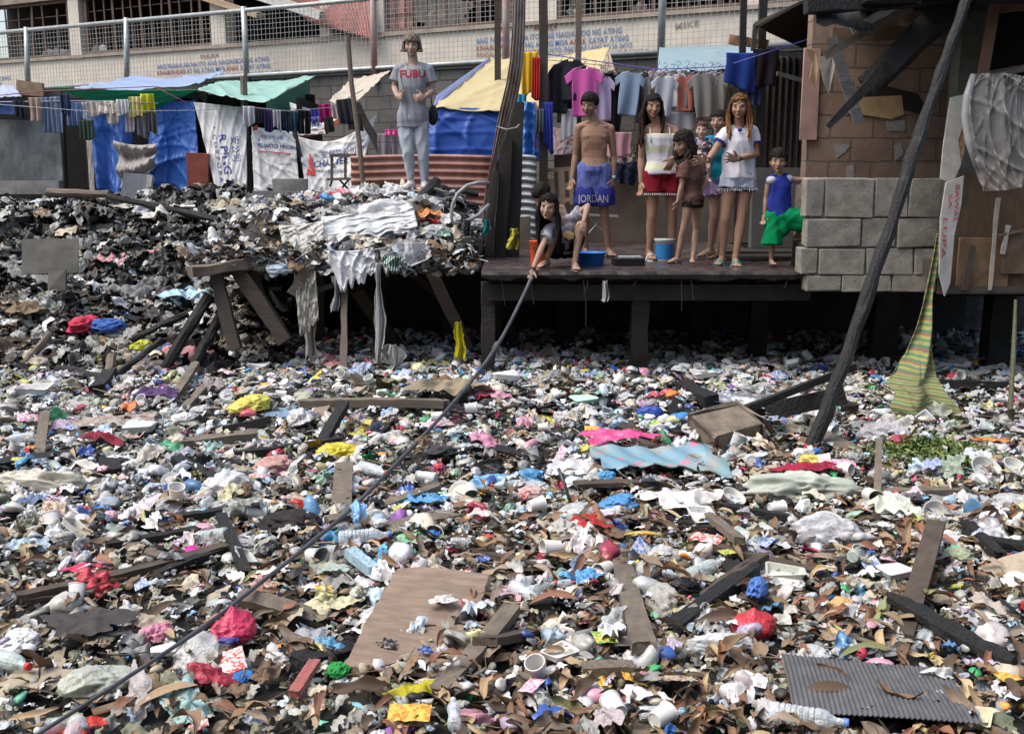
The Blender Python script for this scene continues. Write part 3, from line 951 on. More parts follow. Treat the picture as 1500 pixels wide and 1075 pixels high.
 L((W_(167, flat=.45, cr=16), 'plastic_bag'), 770, 725, 50, 10, 'pale pink bottle-shaped bundle beside the wide white sheet', 'bundle', None, (.70, .50, .46))
 L((F_(168, rel=.35, rag=.5), 'net'), 480, 890, 70, 10, 'pale yellow netting heap left of the plywood', 'netting', 'the pale netting', (.55, .52, .34), mat=M_RAG)
 L((F_(169, rel=.3), 'plastic_bag'), 460, 930, 60, 10, 'grey crumpled cellophane left of the plywood', 'plastic sheet', None, (.42, .44, .46))
 L((F_(170, rel=.25), 'plastic_bag'), 875, 1000, 50, 10, 'orange and red torn wrapper in the front field', 'wrapper', None, mat=PRINTS[3][1])
 # --- boards, beams, sheets
 def B(mat, px, py, lpx, yaw, wrel, hrel, label, cat='plank', lm=None, name='plank', tilt=(0, 0), lift=.03, seed=None, broken=True, keep=None):
  """plank whose length and direction are those seen in the photo"""
  a = math.radians(yaw); c, sn = math.cos(a) * lpx / 2, -math.sin(a) * lpx / 2
  p0 = spot(px - c, py - sn); p1 = spot(px + c, py + sn)
  d = Vector((p1.x - p0.x, p1.y - p0.y)); ln = max(d.length, .1)
  x, y = (p0.x + p1.x) / 2, (p0.y + p1.y) / 2
  sc_ = pxm((x, y, .05))
  w = max(.02, wrel * lpx / sc_); h = min(.10, max(.012, hrel * lpx / sc_))
  me = plank_mesh(seed or int(px * 7 + py), min(.9, w / ln), h / ln, mat, broken)
  o = put(name, me, x, y, ln, math.atan2(d.y, d.x), label, cat, tilt=(math.radians(tilt[0]), math.radians(tilt[1])), lift=lift, keep=0)
  n = max(1, int(ln / .15))
  for i in range(n):
   t = (i + .5) / n - .5
   KEEP.append((x + d.x * t, y + d.y * t, keep or w * .5))
  if lm: LMK.append((x, y, lm))
  return o
 B(M_PLY, 617, 918, 150, 62, 1.0, .035, 'large pale reddish plywood sheet lying in the front field', 'plywood sheet', 'the plywood sheet', 'plywood_sheet', (4, -5), .05, 5, keep=.13)
 B(M_PLANK, 696, 963, 163, 44, .17, .09, 'thick grey-brown plank along the right side of the plywood', 'plank', 'the thick grey plank', tilt=(0, -5), lift=.05)
 B(M_PLANK, 925, 893, 184, 102, .17, .08, 'long dark plank with split end in the centre front', 'plank', 'the long split plank', tilt=(0, 4), lift=.05)
 B(M_PLANK2, 1345, 866, 139, 70, .20, .07, 'straight smooth grey-black plank standing out of the leaves', 'plank', 'the grey-black plank', tilt=(0, -9), lift=.10, broken=False)
 B(M_PLANK, 1060, 788, 75, 130, .2, .14, 'short square brown post end behind the print packet', 'plank', None, tilt=(0, 6), lift=.06)
 B(M_PLANK, 330, 640 + 5, 150, 8, .18, .08, 'weathered reddish edge board under the patterned mat', 'plank', None)
 B(M_PLANK, 548, 602, 225, 1, .07, .05, 'long straight brown board lying across the far field', 'plank', 'the long brown board')
 B(M_PLANK, 502, 722, 55, 84, .50, .06, 'short broad pale board beside the pole', 'plank', None, tilt=(0, -8), lift=.06)
 B(M_PLANK, 615, 760, 110, 10, .35, .05, 'flat broken piece of grey chipboard in the centre field', 'board', None)
 B(M_PLANK, 560, 745, 180, 18, .1, .08, 'thin brown plank sloping behind the water bottle', 'plank', None)
 B(M_PLANK, 265, 574, 62, 38, .2, .12, 'first of two parallel grey boards beside the striped cloth', 'plank', None, tilt=(0, -8), lift=.08)
 B(M_PLANK, 290, 584, 58, 38, .2, .12, 'second of two parallel grey boards beside the striped cloth', 'plank', None, tilt=(0, -6), lift=.05)
 B(M_PLANK, 62, 645, 48, 75, .3, .12, 'stubby grey board among the foam boxes at the left', 'plank', None, tilt=(0, -8), lift=.05)
 B(M_CHAR, 395, 665, 225, 7, .055, .05, 'long black charred pole lying behind the yellow bag', 'charred pole', 'the black pole end', 'charred_pole')
 B(M_CHAR, 480, 643, 70, 38, .22, .16, 'short black charred stub poking over the yellow bag', 'charred beam', None, 'charred_beam', (0, -14), .07)
 B(M_CHAR, 245, 760, 190, 6, .09, .06, 'long charred beam in the left mid field', 'charred beam', 'the long charred beam', 'charred_beam')
 B(M_CHAR, 228, 790, 150, 10, .11, .08, 'second charred beam just in front of the long one', 'charred beam', None, 'charred_beam')
 B(M_CHAR, 285, 825, 130, 20, .12, .08, 'charred beam beside the magenta cloth', 'charred beam', None, 'charred_beam')
 B(M_CHAR, 342, 805, 80, -62, .20, .1, 'burnt log crossing the charred beams', 'charred beam', 'the burnt log', 'charred_beam', (0, 6), .06)
 B(M_PLANK2, 180, 845, 330, 14, .06, .05, 'very long split brown board across the left front', 'plank', 'the long split board')
 B(M_CHAR, 600 - 40, 634, 70, 40, .1, .08, 'thin charred stick beside the yellow bag', 'charred beam', None, 'charred_beam')
 B(M_CHAR, 990, 758, 150, -14, .09, .07, 'burnt black beam lying before the torn white paper', 'charred beam', 'the burnt black beam', 'charred_beam')
 B(M_CHAR, 1070, 745, 190, -12, .07, .06, 'scorched thin board before the grey-green sack', 'charred beam', None, 'charred_beam')
 B(M_CHAR, 880, 655, 60, 6, .1, .05, 'flat dark slat near the hot pink film', 'plank', None)
 B(M_PLANK2, 1115, 822, 200, -14, .08, .05, 'dark damp slat in the right front field', 'plank', None)
 B(M_CHAR, 1045, 885, 150, 32, .15, .12, 'broken burnt timber lying under the leaves in the front', 'charred beam', 'the broken burnt timber', 'charred_beam', (0, -4), .04)
 B(M_PLANK2, 1075, 858, 110, 30, .14, .08, 'dark grey board leaning along the burnt timber', 'plank', None, tilt=(0, -4), lift=.07)
 B(M_PLANK, 890, 985, 78, 2, .32, .22, 'short mossy brown wood block in the front field', 'wood block', 'the mossy wood block', 'wood_block')
 B(M_PLANK, 1284, 728, 62, 90, .16, .06, 'short upright grey-brown slat beside the sack', 'plank', None, tilt=(0, -20), lift=.1)
 B(M_PLANK, 1345, 720, 150, 2, .14, .08, 'brown half round bark board beside the bowls', 'plank', 'the bark board', tilt=(0, 0))
 B(M_CHAR, 1280, 765 + 35, 90, 12, .16, .1, 'short burnt stick behind the grey-black plank', 'charred beam', None, 'charred_beam')
 B(M_CHAR, 1440, 800, 80, -50, .2, .16, 'thick charred branch end at the right edge', 'charred beam', None, 'charred_beam')
 B(M_CHAR, 30, 755, 90, 4, .14, .08, 'short charred beam at the left edge', 'charred beam', None, 'charred_beam')
 L((plank_mesh(31, .2, .12, mat_plain('faded_red_paint', (.36, .09, .08), .6, c2=(.2, .1, .08))), 'painted_timber'), 447, 1005, 88, 80, 'faded red painted slat in the left front', 'slat', 'the red slat', ys=1, lift=.06, tilt=(0, -.1))
 L((plank_mesh(32, .28, .22, mat_plain('pale_blue_paint', (.36, .52, .60), .6)), 'wood_block'), 530, 838, 66, -48, 'pale blue painted wood block behind the plywood', 'wood block', 'the pale blue block', lift=.07, tilt=(0, .18))
 L((log_mesh(33, .07), 'charred_log'), 1385, 930, 240, 116, 'long thick charred log in the right front', 'charred log', 'the charred log', lift=.03)
 L((log_mesh(34, .05), 'charred_log'), 1470, 740 + 60, 150, 140, 'burnt branch at the right edge behind the foam', 'charred log', None)
 # corrugated sheet, box, printed panel
 mb = MB()
 def cf(u, v):
  a = u * 2 * PI * 36
  return (u - .5, (v - .5) * .72, .0045 * math.sin(a) + .02 * math.sin(v * 3 + u * 2))
 mb.grid(cf, 288, 8)
 cm = mb_mesh(mb, mat_plain('grey_corrugated_plastic', (.115, .115, .12), .65, 7, .35, (25, .2, .003)), 'corrugated_sheet')
 o = L((cm, 'corrugated_sheet'), 1280, 1024, 250, -9, 'grey fine ribbed plastic roofing sheet half buried in leaves', 'roofing sheet', 'the grey ribbed sheet', lift=.08, keep=.22)
 md = o.modifiers.new('thickness', 'SOLIDIFY'); md.thickness = .004
 p = spot(1062, 640)
 card_box(p)
 p = spot(965, 683)
 printed_panel(p)
 # plates, bowls
 L((plate_mesh(), 'foam_plate'), 372, 744, 66, 20, 'round dirty white foam plate in the left mid field', 'plate', 'the round foam plate', (.52, .52, .47))
 L((bowl_mesh(), 'foam_bowl'), 1440, 692, 50, 20, 'round white foam bowl on its side beside the green weeds', 'bowl', 'the foam bowl', (.62, .62, .58), tilt=(.5, 0))
 L((bowl_mesh(), 'foam_bowl'), 1486, 690, 46, 40, 'round white foam bowl at the right edge', 'bowl', None, (.62, .62, .58), tilt=(.3, 0))
 L((bowl_mesh(), 'foam_bowl'), 1208, 780, 62, 0, 'white round foam tub with ring lid in the right field', 'bowl', None, (.64, .63, .58), tilt=(.6, 0))
 L((bowl_mesh(), 'foam_bowl'), 1368, 755, 46, 10, 'crushed white cup rim beside the bark board', 'bowl', None, (.6, .6, .57), tilt=(.7, 0))
 L((bowl_mesh(), 'foam_bowl'), 1490, 857, 44, 10, 'white foam cup base at the right front edge', 'bowl', None, (.7, .7, .7), tilt=(PI, 0), lift=.08)
 tr = [foam_box_mesh(i) for i in range(4)]
 for i, (px, py, wpx, yaw, lab, colr) in enumerate([
   (380, 540, 28, -15, 'small white foam box at the far left of the field', (.66, .67, .68)),
   (50, 577, 46, 6, 'long white foam tray at the left side by the charred timber', (.62, .62, .6)),
   (855, 592, 38, 24, 'pale green foam food box near the dark water', (.45, .72, .55)),
   (1030, 553, 34, 10, 'open white foam box under the platform edge', (.66, .66, .66)),
   (740, 556, 36, 10, 'white foam box standing beside the dark water', (.66, .66, .66)),
   (733, 655, 26, -10, 'white foam box right of the pole in the centre', (.68, .68, .68)),
   (205, 632, 44, 4, 'long clear tray in front of the patterned mat', (.5, .55, .52)),
   (1150, 848, 54, -12, 'weathered foam block in the right front', (.5, .52, .46)),
   (240, 990 - 30, 36, 20, 'white foam box lid at the left front', (.66, .66, .63)),
   (820, 965, 46, 40, 'rough white foam block in the front centre', (.68, .67, .62)),
   (1310, 845, 46, 20, 'thin white foam tray among the leaves', (.6, .6, .6)),
   (1430, 1060, 50, 60, 'yellowed packet box at the bottom right', (.62, .58, .40))]):
  L((tr[i % 4], 'foam_box'), px, py, wpx, yaw, lab, 'foam box', None, colr, lift=.05)
 cm_ = [cup_mesh(0), cup_mesh(.5), cup_upright()]
 for i, (px, py, wpx, yaw, lab) in enumerate([
   (1178, 614, 20, 5, 'white cup lying beside the charred pole foot'), (1215, 636, 22, -60, 'white cup leaning in front of the charred pole'),
   (1238, 695, 24, -50, 'white cup behind the maroon cloth'), (1172, 673, 24, 70, 'open white cup facing the camera behind the maroon cloth'),
   (1205, 680, 22, 0, 'short white cup lying behind the maroon cloth'), (790, 990, 40, -30, 'large white cup lying in the front centre'),
   (900, 1050, 44, 110, 'ribbed white cup at the bottom centre'), (970, 1062, 46, 40, 'crisp white cup at the bottom beside a red lid'),
   (808, 815, 36, 200, 'white cup base behind the sky blue bag'), (878, 805, 28, 90, 'speckled white cup standing behind the long split plank'),
   (870, 632, 20, 170, 'brown rimmed cup at the far centre'), (640, 615, 20, 0, 'white cup beside the long brown board'),
   (795, 632, 18, 0, 'white cup far centre beside a pink scrap'), (1138, 752, 30, 12, 'white cup below the torn white paper'),
   (785, 750, 30, 30, 'white cup by the grey trowel'), (545, 565, 20, -40, 'open cup lying behind the yellow rag'),
   (690, 605, 22, 0, 'tall white cup lying right of the pole'), (210, 700, 20, 90, 'round white cup in the left field')]):
  L((cm_[i % 2 if i % 5 else 2], 'foam_cup'), px, py, wpx * .78, yaw, lab, 'cup', None, (.70, .70, .68), lift=.04)
 # bottles
 for i, (px, py, wpx, yaw, lab, cc) in enumerate([
   (535, 793, 78, 14, 'clear water bottle with blue cap left of the mint green bag', (.05, .15, .6)),
   (1185, 1060, 110, -18, 'clear ribbed water bottle lying at the bottom right', (.10, .22, .6)),
   (665, 1050, 78, 95, 'crushed clear bottle at the bottom centre', (.6, .6, .6)),
   (970, 1048, 66, 5, 'clear ribbed bottle half buried in leaves at the bottom', (.1, .4, .7)),
   (1360, 970 + 30, 50, 120, 'pinkish clear bottle beside the charred log', (.7, .7, .7)),
   (548, 748, 48, 12, 'pale blue clear bottle right beside the pole', (.6, .65, .75)),
   (965, 628, 34, 40, 'small clear bottle behind the pale blue panel', (.8, .8, .8)),
   (805, 985, 44, 50, 'thin clear bottle with red cap behind the large cup', (.6, .03, .03)),
   (680, 795, 40, 0, 'small clear bottle with red cap behind the plywood', (.6, .03, .03)),
   (822, 855, 30, 200, 'white little bottle with red cap beside the sky blue bag', (.6, .03, .03))]):
  p = spot(px, py); w = wpx / pxm(p)
  place_bottle(p.x, p.y, w, math.radians(yaw), lab, cc, None, i % 2 if i != 1 else 0, (.8, .9, .97), keep=w * .3)
 # printed sachets
 V, Fq = film(77, 16, .05, .07, .8, .95)
 sa = mesh_of(V, Fq, PRINTS[0][1], 'sachet', True)
 for px, py, wpx, yaw, k, lab in [(885, 945, 40, -80, 2, 'green and yellow sachet standing beside the split plank'), (600, 1058, 62, 0, 3, 'yellow printed packet at the bottom centre'),
         (690, 860, 24, 70, 4, 'small pink printed packet on the plywood corner'), (1035, 798, 46, -28, 0, 'red and white carton flap in the right centre'),
         (1065, 818, 24, 20, 2, 'pale yellow lidded packet in the right centre'), (640, 628, 44, 30, 4, 'pink printed wrapper far centre by the pole'),
         (1130, 690 - 70, 40, 0, 1, 'pale blue printed packet in front of the foil'), (1225, 680 + 6, 52, -10, 4, 'pale pink printed box behind the sack'),
         (377, 705, 26, 0, 0, 'red and white packet beside the heaped white bag'), (225, 718, 20, 70, 1, 'small blue packet in the left field'),
         (1470, 1000, 40, 100, 3, 'mustard packet at the right front'), (355, 560 + 150, 30, 20, 2, 'small green packet in the left field')]:
  L((sa, 'sachet'), px, py, wpx, yaw, lab, 'packet', None, mat=PRINTS[k][1], lift=.07, keep=.04)
 # grey trowel-like fork
 p = spot(832, 745)
 t = thing('garden_fork', 'grey plastic fork with a long handle standing in the rubbish', 'fork', (p.x, p.y, p.z))
 a = at(818, 686, p.y + .1); b = at(836, 738, p.y)
 mb = MB(); mb.tube([a, a.lerp(b, .5) + Vector((.004, 0, 0)), b], .009, 8); mb.build('handle', M_DARKPIPE, t, True)
 mb = MB()
 for k in range(4):
  mb.beam(b + Vector((-.03 + .02 * k, 0, 0)), b + Vector((-.012 + .02 * k, -.06, -.07)), .010, .006)
 mb.beam(b + Vector((-.036, 0, .004)), b + Vector((.036, 0, .004)), .03, .008)
 mb.build('tines', M_DARKPIPE, t)
 # yellow curved rind
 mb = MB(); p = spot(948, 792)
 pts = [(p.x + .12 * (i / 8 - .5) * 2, p.y - .05 * (i / 8 - .5), p.z + .02 + .02 * math.sin(i / 8 * PI)) for i in range(9)]
 mb.tube(pts, [.004, .010, .014, .016, .016, .015, .013, .009, .004], 8, flat=.6)
 tag(mb.build('husk', mat_plain('yellow_husk', (.55, .38, .08), .6, 20, .5), None, True), 'long curved yellow brown husk behind the split plank', 'husk')
 KEEP.append((p.x, p.y, .09))
def M_FOIL():
 if 'foil' in MATS: return MATS['foil']
 return mat_plain('foil', (.72, .73, .75), .28, 10, .2, (22, .6, .01), .5, .75)
_BOT = {}
def place_bottle(x, y, w, yaw, label, capcol, group=None, kind=0, col=(.85, .92, .97), keep=0, tilt=0.0):
 if kind not in _BOT: _BOT[kind] = bottle_meshes(kind)
 b, c = _BOT[kind]
 o = put('plastic_bottle', b, x, y, w, yaw, label, 'bottle', group, col=col, keep=keep, lift=.03, tilt=(0, tilt))
 k = bpy.data.objects.new('cap', c); COL.objects.link(k); k.parent = o; k.color = (*capcol, 1)
 return o
def card_box(p):
 """open crushed cardboard box"""
 t = thing('cardboard_box', 'crushed open brown cardboard box in front of the foil sheet', 'box', (p.x, p.y, p.z))
 LMK.append((p.x, p.y, 'the cardboard box')); KEEP.append((p.x, p.y, .2))
 m = mat_plain('wet_cardboard', (.22, .18, .135), .85, 9, .55, (45, .3, .003))
 R = Euler((.30, -.16, .45)).to_matrix()
 c = Vector((p.x, p.y, p.z + .05))
 def pan(nm, off, size, rx=(0, 0, 0)):
  mb = MB(); mb.box(c + R @ Vector(off), size, R @ Euler(rx).to_matrix(), jit=.022); return mb.build(nm, m, t)
 pan('side', (0, -.16, 0), (.36, .008, .17), (-.25, 0, 0)); pan('side', (0, .14, 0), (.36, .008, .15))
 pan('side', (.18, 0, 0), (.008, .30, .16)); pan('side', (-.18, 0, 0), (.008, .30, .16))
 pan('base', (0, 0, -.08), (.36, .30, .008)); pan('flap', (-.02, -.02, .085), (.37, .26, .007), (.10, .05, 0)); pan('flap', (.25, -.02, .03), (.14, .26, .007), (0, .8, 0))
def printed_panel(p):
 mb = MB()
 w, d = .80, .33
 def fn(u, v):
  x = (u - .5) * w; y = (v - .5) * d
  return (p.x + x + .1 * 0, p.y + y * 1.0 - x * .05, p.z + .025 + .03 * math.sin(u * 7 + 1) * (v - .4) + .018 * math.sin(u * 4 + v * 5) + v * .05 - .05 * max(0, u - .85) * 3 + .008 * math.sin(u * 31 + v * 9))
 mb.grid(fn, 60, 20, keep=lambda u, v: not (u > .9 and v > .6) and not (u < .06 and v < .4) and math.sin(u * 37) * .04 + v > .02)
 t = NT('pale_blue_print')
 nz = t.noise(2.2, 3, .4)
 c = t.mix(t.ramp(nz, [(.4, 0), (.7, 1)]), (.15, .28, .36), (.21, .36, .33))
 c = t.mix(t.ramp(t.voronoi(7), [(.20, 1), (.24, 0)]), c, (.50, .17, .24)); c = t.mix(t.ramp(t.noise(5, 6, .8), [(.5, 0), (.62, .8)]), c, (.30, .29, .26))
 g = t.ramp(t.noise(20, 6, .8), [(.56, 0), (.64, 1)])
 t.color(t.mix(g, c, (.12, .11, .09))); t.rough(.4); t.bump(t.noise(14, 4, .6), .4, .006)
 o = mb.build('printed_panel', t.m, None, False, thick=.006)
 tag(o, 'long pale blue printed plastic panel with pink flower spots', 'printed panel')
 LMK.append((p.x, p.y, 'the pale blue panel'))
 for dx in (-.25, 0, .25): KEEP.append((p.x + dx, p.y, .10))
landmarks()
# ---------------------------------------------------------------- the many small pieces
def rel_phrase(x, y):
 best = min(LMK, key=lambda l: (l[0] - x) ** 2 + ((l[1] - y) * .8) ** 2)
 dx, dy = x - best[0], y - best[1]
 if abs(dy) > abs(dx): r = 'behind' if dy > 0 else 'in front of'
 else: r = 'right of' if dx > 0 else 'left of'
 return (r if r.count(' ') < 3 else r) + ' ' + best[2]
def named(*l): return l
C_WHITE = named(('white', (.68, .68, .67)), ('off-white', (.60, .58, .52)), ('greyish white', (.52, .53, .51)))
C_BAG = named(('white', (.70, .70, .70)), ('dirty white', (.52, .51, .47)), ('pale grey', (.42, .43, .43)), ('cloudy grey', (.33, .34, .33)), ('pale blue', (.42, .56, .68)),
    ('sky blue', (.12, .40, .72)), ('pink', (.74, .30, .42)), ('red', (.60, .05, .08)), ('yellow', (.72, .62, .14)), ('green', (.10, .42, .18)), ('black', (.02, .02, .022)),
    ('cream', (.58, .53, .40)), ('lilac', (.46, .36, .52)), ('mint green', (.40, .62, .48)), ('royal blue', (.04, .16, .55)), ('orange', (.72, .27, .06)))
W_BAG = [16, 16, 12, 10, 6, 3, 3, 3, 2, 2, 5, 8, 2, 2, 2, 2]
C_LEAF = named(('brown', (.17, .10, .055)), ('dark brown', (.09, .055, .032)), ('tan', (.30, .21, .12)), ('pale yellowish brown', (.38, .29, .16)), ('reddish brown', (.20, .09, .05)), ('grey-brown', (.22, .17, .125)), ('dull green', (.20, .22, .09)))
W_LEAF = [5, 3, 5, 3, 3, 4, .6]
C_RAG = named(('grey', (.26, .26, .26)), ('brown', (.17, .12, .08)), ('black', (.025, .025, .027)), ('beige', (.42, .36, .27)), ('maroon', (.22, .03, .05)), ('faded blue', (.16, .22, .34)), ('olive', (.20, .20, .12)), ('dusty white', (.54, .52, .48)), ('dusty pink', (.52, .27, .28)))
C_BOTCAP = named(('blue', (.05, .2, .6)), ('white', (.7, .7, .7)), ('red', (.6, .04, .04)), ('green', (.05, .4, .1)))
def field_pts(n, rg, y0, y1, pad=.04, bias=1.0, xlo=None):
 out = []
 tries = 0
 while len(out) < n and tries < n * 60:
  tries += 1
  y = y0 + (y1 - y0) * rg.random() ** bias
  half = y * .515 + .05
  x = rg.uniform(-half, half)
  if rg.random() > half / (y1 * .53): continue
  if y > 11.3 and x > -2.3: continue
  if xlo is not None and x < xlo: continue
  if not free_of(x, y, pad): continue
  out.append((x, y))
 return out
def scatter_pieces():
 rg = np.random.default_rng(5)
 R_ = random.Random(5)
 bags = [mesh_of(*wad(200 + i, 4, R_.uniform(.4, .7), 20, .40, .22), M_BAG, 'plastic_bag') for i in range(9)]
 films = [mesh_of(*film(220 + i, 22, R_.uniform(.2, .45), R_.uniform(.16, .32), R_.uniform(.5, .85)), M_BAG, 'plastic_film') for i in range(10)]
 cfilm = [mesh_of(*wad(240 + i, 4, .45, 22, .36, .2), M_CLEAR, 'clear_bag') for i in range(4)]
 leaves = [mesh_of(*leaf(260 + i, 12, 5, R_.uniform(.16, .27)), M_LEAF, 'dry_leaf', True) for i in range(14)]
 rags = [mesh_of(*film(280 + i, 20, .4, .3, .6), M_RAG, 'rag', True) for i in range(6)]
 sach = [mesh_of(*film(300 + i, 14, .08, .10, .75, .9), PRINTS[0][1], 'wrapper', True) for i in range(5)]
 cups = [cup_mesh(0), cup_mesh(.4), cup_mesh(.8), cup_upright()]
 boxes = [foam_box_mesh(i) for i in range(6)]
 bowls = [bowl_mesh(), plate_mesh()]
 planks = [plank_mesh(320 + i, R_.uniform(.10, .3), R_.uniform(.04, .1), M_PLANK if i % 3 else M_PLANK2) for i in range(8)]
 chars = [plank_mesh(340 + i, R_.uniform(.08, .2), R_.uniform(.06, .13), M_CHAR) for i in range(5)]
 cards = [mesh_of(*film(360 + i, 10, .2, .06, .7, .6), M_CARD, 'cardboard_scrap') for i in range(4)]
 def wch(seq, wts): return R_.choices(seq, wts)[0]
 # (count, ymin, ymax, bias, maker)
 def do(n, y0, y1, bias, fn):
  for x, y in field_pts(n, rg, y0, y1, .03, bias): fn(x, y)
 def bank(x, y): return x < -2.2 and y > 9.0
 def sz(a, b, p=1.5): return a + (b - a) * rg.random() ** p
 def f_bag(x, y):
  nm, c = wch(C_BAG, W_BAG)
  if bank(x, y) and R_.random() < .45: nm, c = R_.choice([('black', (.02, .02, .022)), ('cloudy grey', (.25, .25, .24)), ('sooty grey', (.13, .13, .12))])
  s = sz(.07, .21); big = 'large' if s > .15 else 'small' if s < .10 else 'crumpled'
  k = .85 + .3 * rg.random()
  put('plastic_bag', R_.choice(bags), x, y, s, rg.uniform(0, 6.28), f'{big} {nm} plastic bag {rel_phrase(x, y)}', 'plastic bag', 'plastic bags strewn over the rubbish',
   tilt=(rg.normal(0, .3), rg.normal(0, .3)), col=tuple(min(.8, v * k) for v in c), lift=rg.uniform(.01, .05), zs=rg.uniform(.6, 1.1))
 def f_film(x, y):
  nm, c = wch(C_BAG, W_BAG)
  if bank(x, y) and R_.random() < .5: nm, c = R_.choice([('black', (.02, .02, .022)), ('sooty grey', (.13, .13, .12))])
  s = sz(.09, .26)
  put('plastic_film', R_.choice(films), x, y, s, rg.uniform(0, 6.28), f'{"wide" if s > .18 else "small"} {nm} torn film {rel_phrase(x, y)}', 'plastic film', 'torn plastic film over the rubbish',
   tilt=(rg.normal(0, .35), rg.normal(0, .35)), col=tuple(min(.8, v * (.85 + .3 * rg.random())) for v in c), lift=rg.uniform(.02, .07))
 def f_clear(x, y):
  s = sz(.10, .22)
  put('clear_bag', R_.choice(cfilm), x, y, s, rg.uniform(0, 6.28), f'cloudy see-through bag {rel_phrase(x, y)}', 'clear bag', 'see-through bags over the rubbish',
   tilt=(rg.normal(0, .3), rg.normal(0, .3)), col=(.55, .56, .56), lift=rg.uniform(.02, .05), zs=.8)
 def f_leaf(x, y):
  if x < -.3 and R_.random() < .5: x = -x * .9 + .1
  nm, c = wch(C_LEAF, W_LEAF); s = sz(.10, .24, 1.2); k = .7 + .7 * rg.random()
  put('dry_leaf', R_.choice(leaves), x, y, s, rg.uniform(0, 6.28), f'{"long" if s > .17 else "short"} {nm} curled dry leaf {rel_phrase(x, y)}', 'leaf', 'dry leaves fallen on the rubbish',
   tilt=(rg.normal(0, .5), rg.normal(0, .35)), col=tuple(v * k for v in c), lift=rg.uniform(.03, .085))
 def f_rag(x, y):
  nm, c = R_.choice(C_RAG); s = sz(.12, .3)
  if bank(x, y):
   s *= 1.9
   if R_.random() < .6: nm, c = R_.choice([('black', (.02, .02, .022)), ('sooty brown', (.06, .045, .035)), ('sooty grey', (.11, .11, .11))])
  put('rag', R_.choice(rags), x, y, s, rg.uniform(0, 6.28), f'{"large" if s > .22 else "small"} {nm} rag {rel_phrase(x, y)}', 'rag', 'rags in the rubbish',
   tilt=(rg.normal(0, .3), rg.normal(0, .3)), col=c, lift=rg.uniform(.01, .06), ys=rg.uniform(.6, 1))
 def f_wrap(x, y):
  nm, m = R_.choice(PRINTS); s = sz(.06, .15)
  put('wrapper', R_.choice(sach), x, y, s, rg.uniform(0, 6.28), f'{"large" if s > .1 else "small"} {nm} wrapper {rel_phrase(x, y)}', 'wrapper', 'printed wrappers in the rubbish',
   tilt=(rg.normal(0, .4), rg.normal(0, .4)), mat=m, lift=rg.uniform(.03, .07))
 def f_cup(x, y):
  nm, c = R_.choice(C_WHITE); k = R_.randrange(4)
  put('foam_cup', cups[k], x, y, sz(.07, .10, 1), rg.uniform(0, 6.28), f'{nm} {["round", "dented", "crushed", "tilted"][k]} cup {rel_phrase(x, y)}', 'cup', 'throwaway cups in the rubbish',
   tilt=(rg.normal(0, .3), rg.normal(0, .4)), col=c, lift=rg.uniform(.01, .05))
 def f_box(x, y):
  nm, c = R_.choice(C_WHITE)
  put('foam_box', R_.choice(boxes), x, y, sz(.10, .18), rg.uniform(0, 6.28), f'{nm} foam food box {rel_phrase(x, y)}', 'foam box', 'foam food boxes in the rubbish',
   tilt=(rg.normal(0, .5), rg.normal(0, .5)), col=c, lift=rg.uniform(.01, .05))
 def f_bowl(x, y):
  nm, c = R_.choice(C_WHITE)
  put('foam_bowl', R_.choice(bowls), x, y, sz(.10, .17), rg.uniform(0, 6.28), f'{nm} round foam bowl {rel_phrase(x, y)}', 'bowl', 'round foam bowls in the rubbish',
   tilt=(rg.normal(0, .6), rg.normal(0, .6)), col=c, lift=rg.uniform(.02, .05))
 def f_plank(x, y):
  s = sz(.18, .6, 1.8)
  put('wood_scrap', R_.choice(planks), x, y, s, rg.uniform(0, 6.28), f'{"long" if s > .35 else "short"} broken weathered board {rel_phrase(x, y)}', 'board', 'broken boards in the rubbish',
   tilt=(rg.normal(0, .15), rg.normal(0, .12)), lift=rg.uniform(.0, .045))
 def f_char(x, y):
  s = sz(.2, .7, 1.5)
  put('charred_stick', R_.choice(chars), x, y, s, rg.uniform(0, 6.28), f'{"long" if s > .4 else "short"} black charred timber {rel_phrase(x, y)}', 'charred timber', 'charred timbers in the rubbish',
   tilt=(rg.normal(0, .15), rg.normal(0, .15)), lift=rg.uniform(.0, .05))
 def f_card(x, y):
  put('cardboard_scrap', R_.choice(cards), x, y, sz(.1, .24), rg.uniform(0, 6.28), f'damp brown cardboard scrap {rel_phrase(x, y)}', 'cardboard', 'cardboard scraps in the rubbish',
   tilt=(rg.normal(0, .25), rg.normal(0, .25)), col=R_.choice([(.30, .24, .17), (.22, .18, .13), (.38, .32, .24)]), lift=rg.uniform(.02, .06))
 def f_bot(x, y):
  nm, c = R_.choice(C_BOTCAP)
  place_bottle(x, y, sz(.16, .24), rg.uniform(0, 6.28), f'clear bottle with {nm} cap {rel_phrase(x, y)}', c, 'clear bottles in the rubbish', R_.randrange(2), R_.choice([(.8, .88, .95), (.6, .8, .7), (.8, .8, .8)]), tilt=rg.normal(0, .15))
 do(62, 2.9, 11.2, 1, f_bot)
 do(40, 2.9, 12.4, 1, f_char); do(34, 9.2, 12.6, 1, lambda x, y: f_char(x, y) if x < -2.2 else None)
 do(90, 2.9, 11, 1, f_plank)
 do(70, 2.9, 11, 1, f_card)
 do(70, 3.0, 11, 1, f_rag); do(120, 9.0, 12.6, 1, lambda x, y: f_rag(x, y) if x < -2.0 else None)
 do(235, 3.0, 12.4, .9, f_bag); do(230, 2.9, 12.0, .9, f_film); do(75, 3.0, 11, 1, f_clear)
 do(75, 3.2, 11.2, .8, f_box); do(130, 3.4, 11.2, .8, f_cup); do(45, 3.2, 11, .8, f_bowl)
 do(230, 2.9, 10.5, 1, f_wrap)
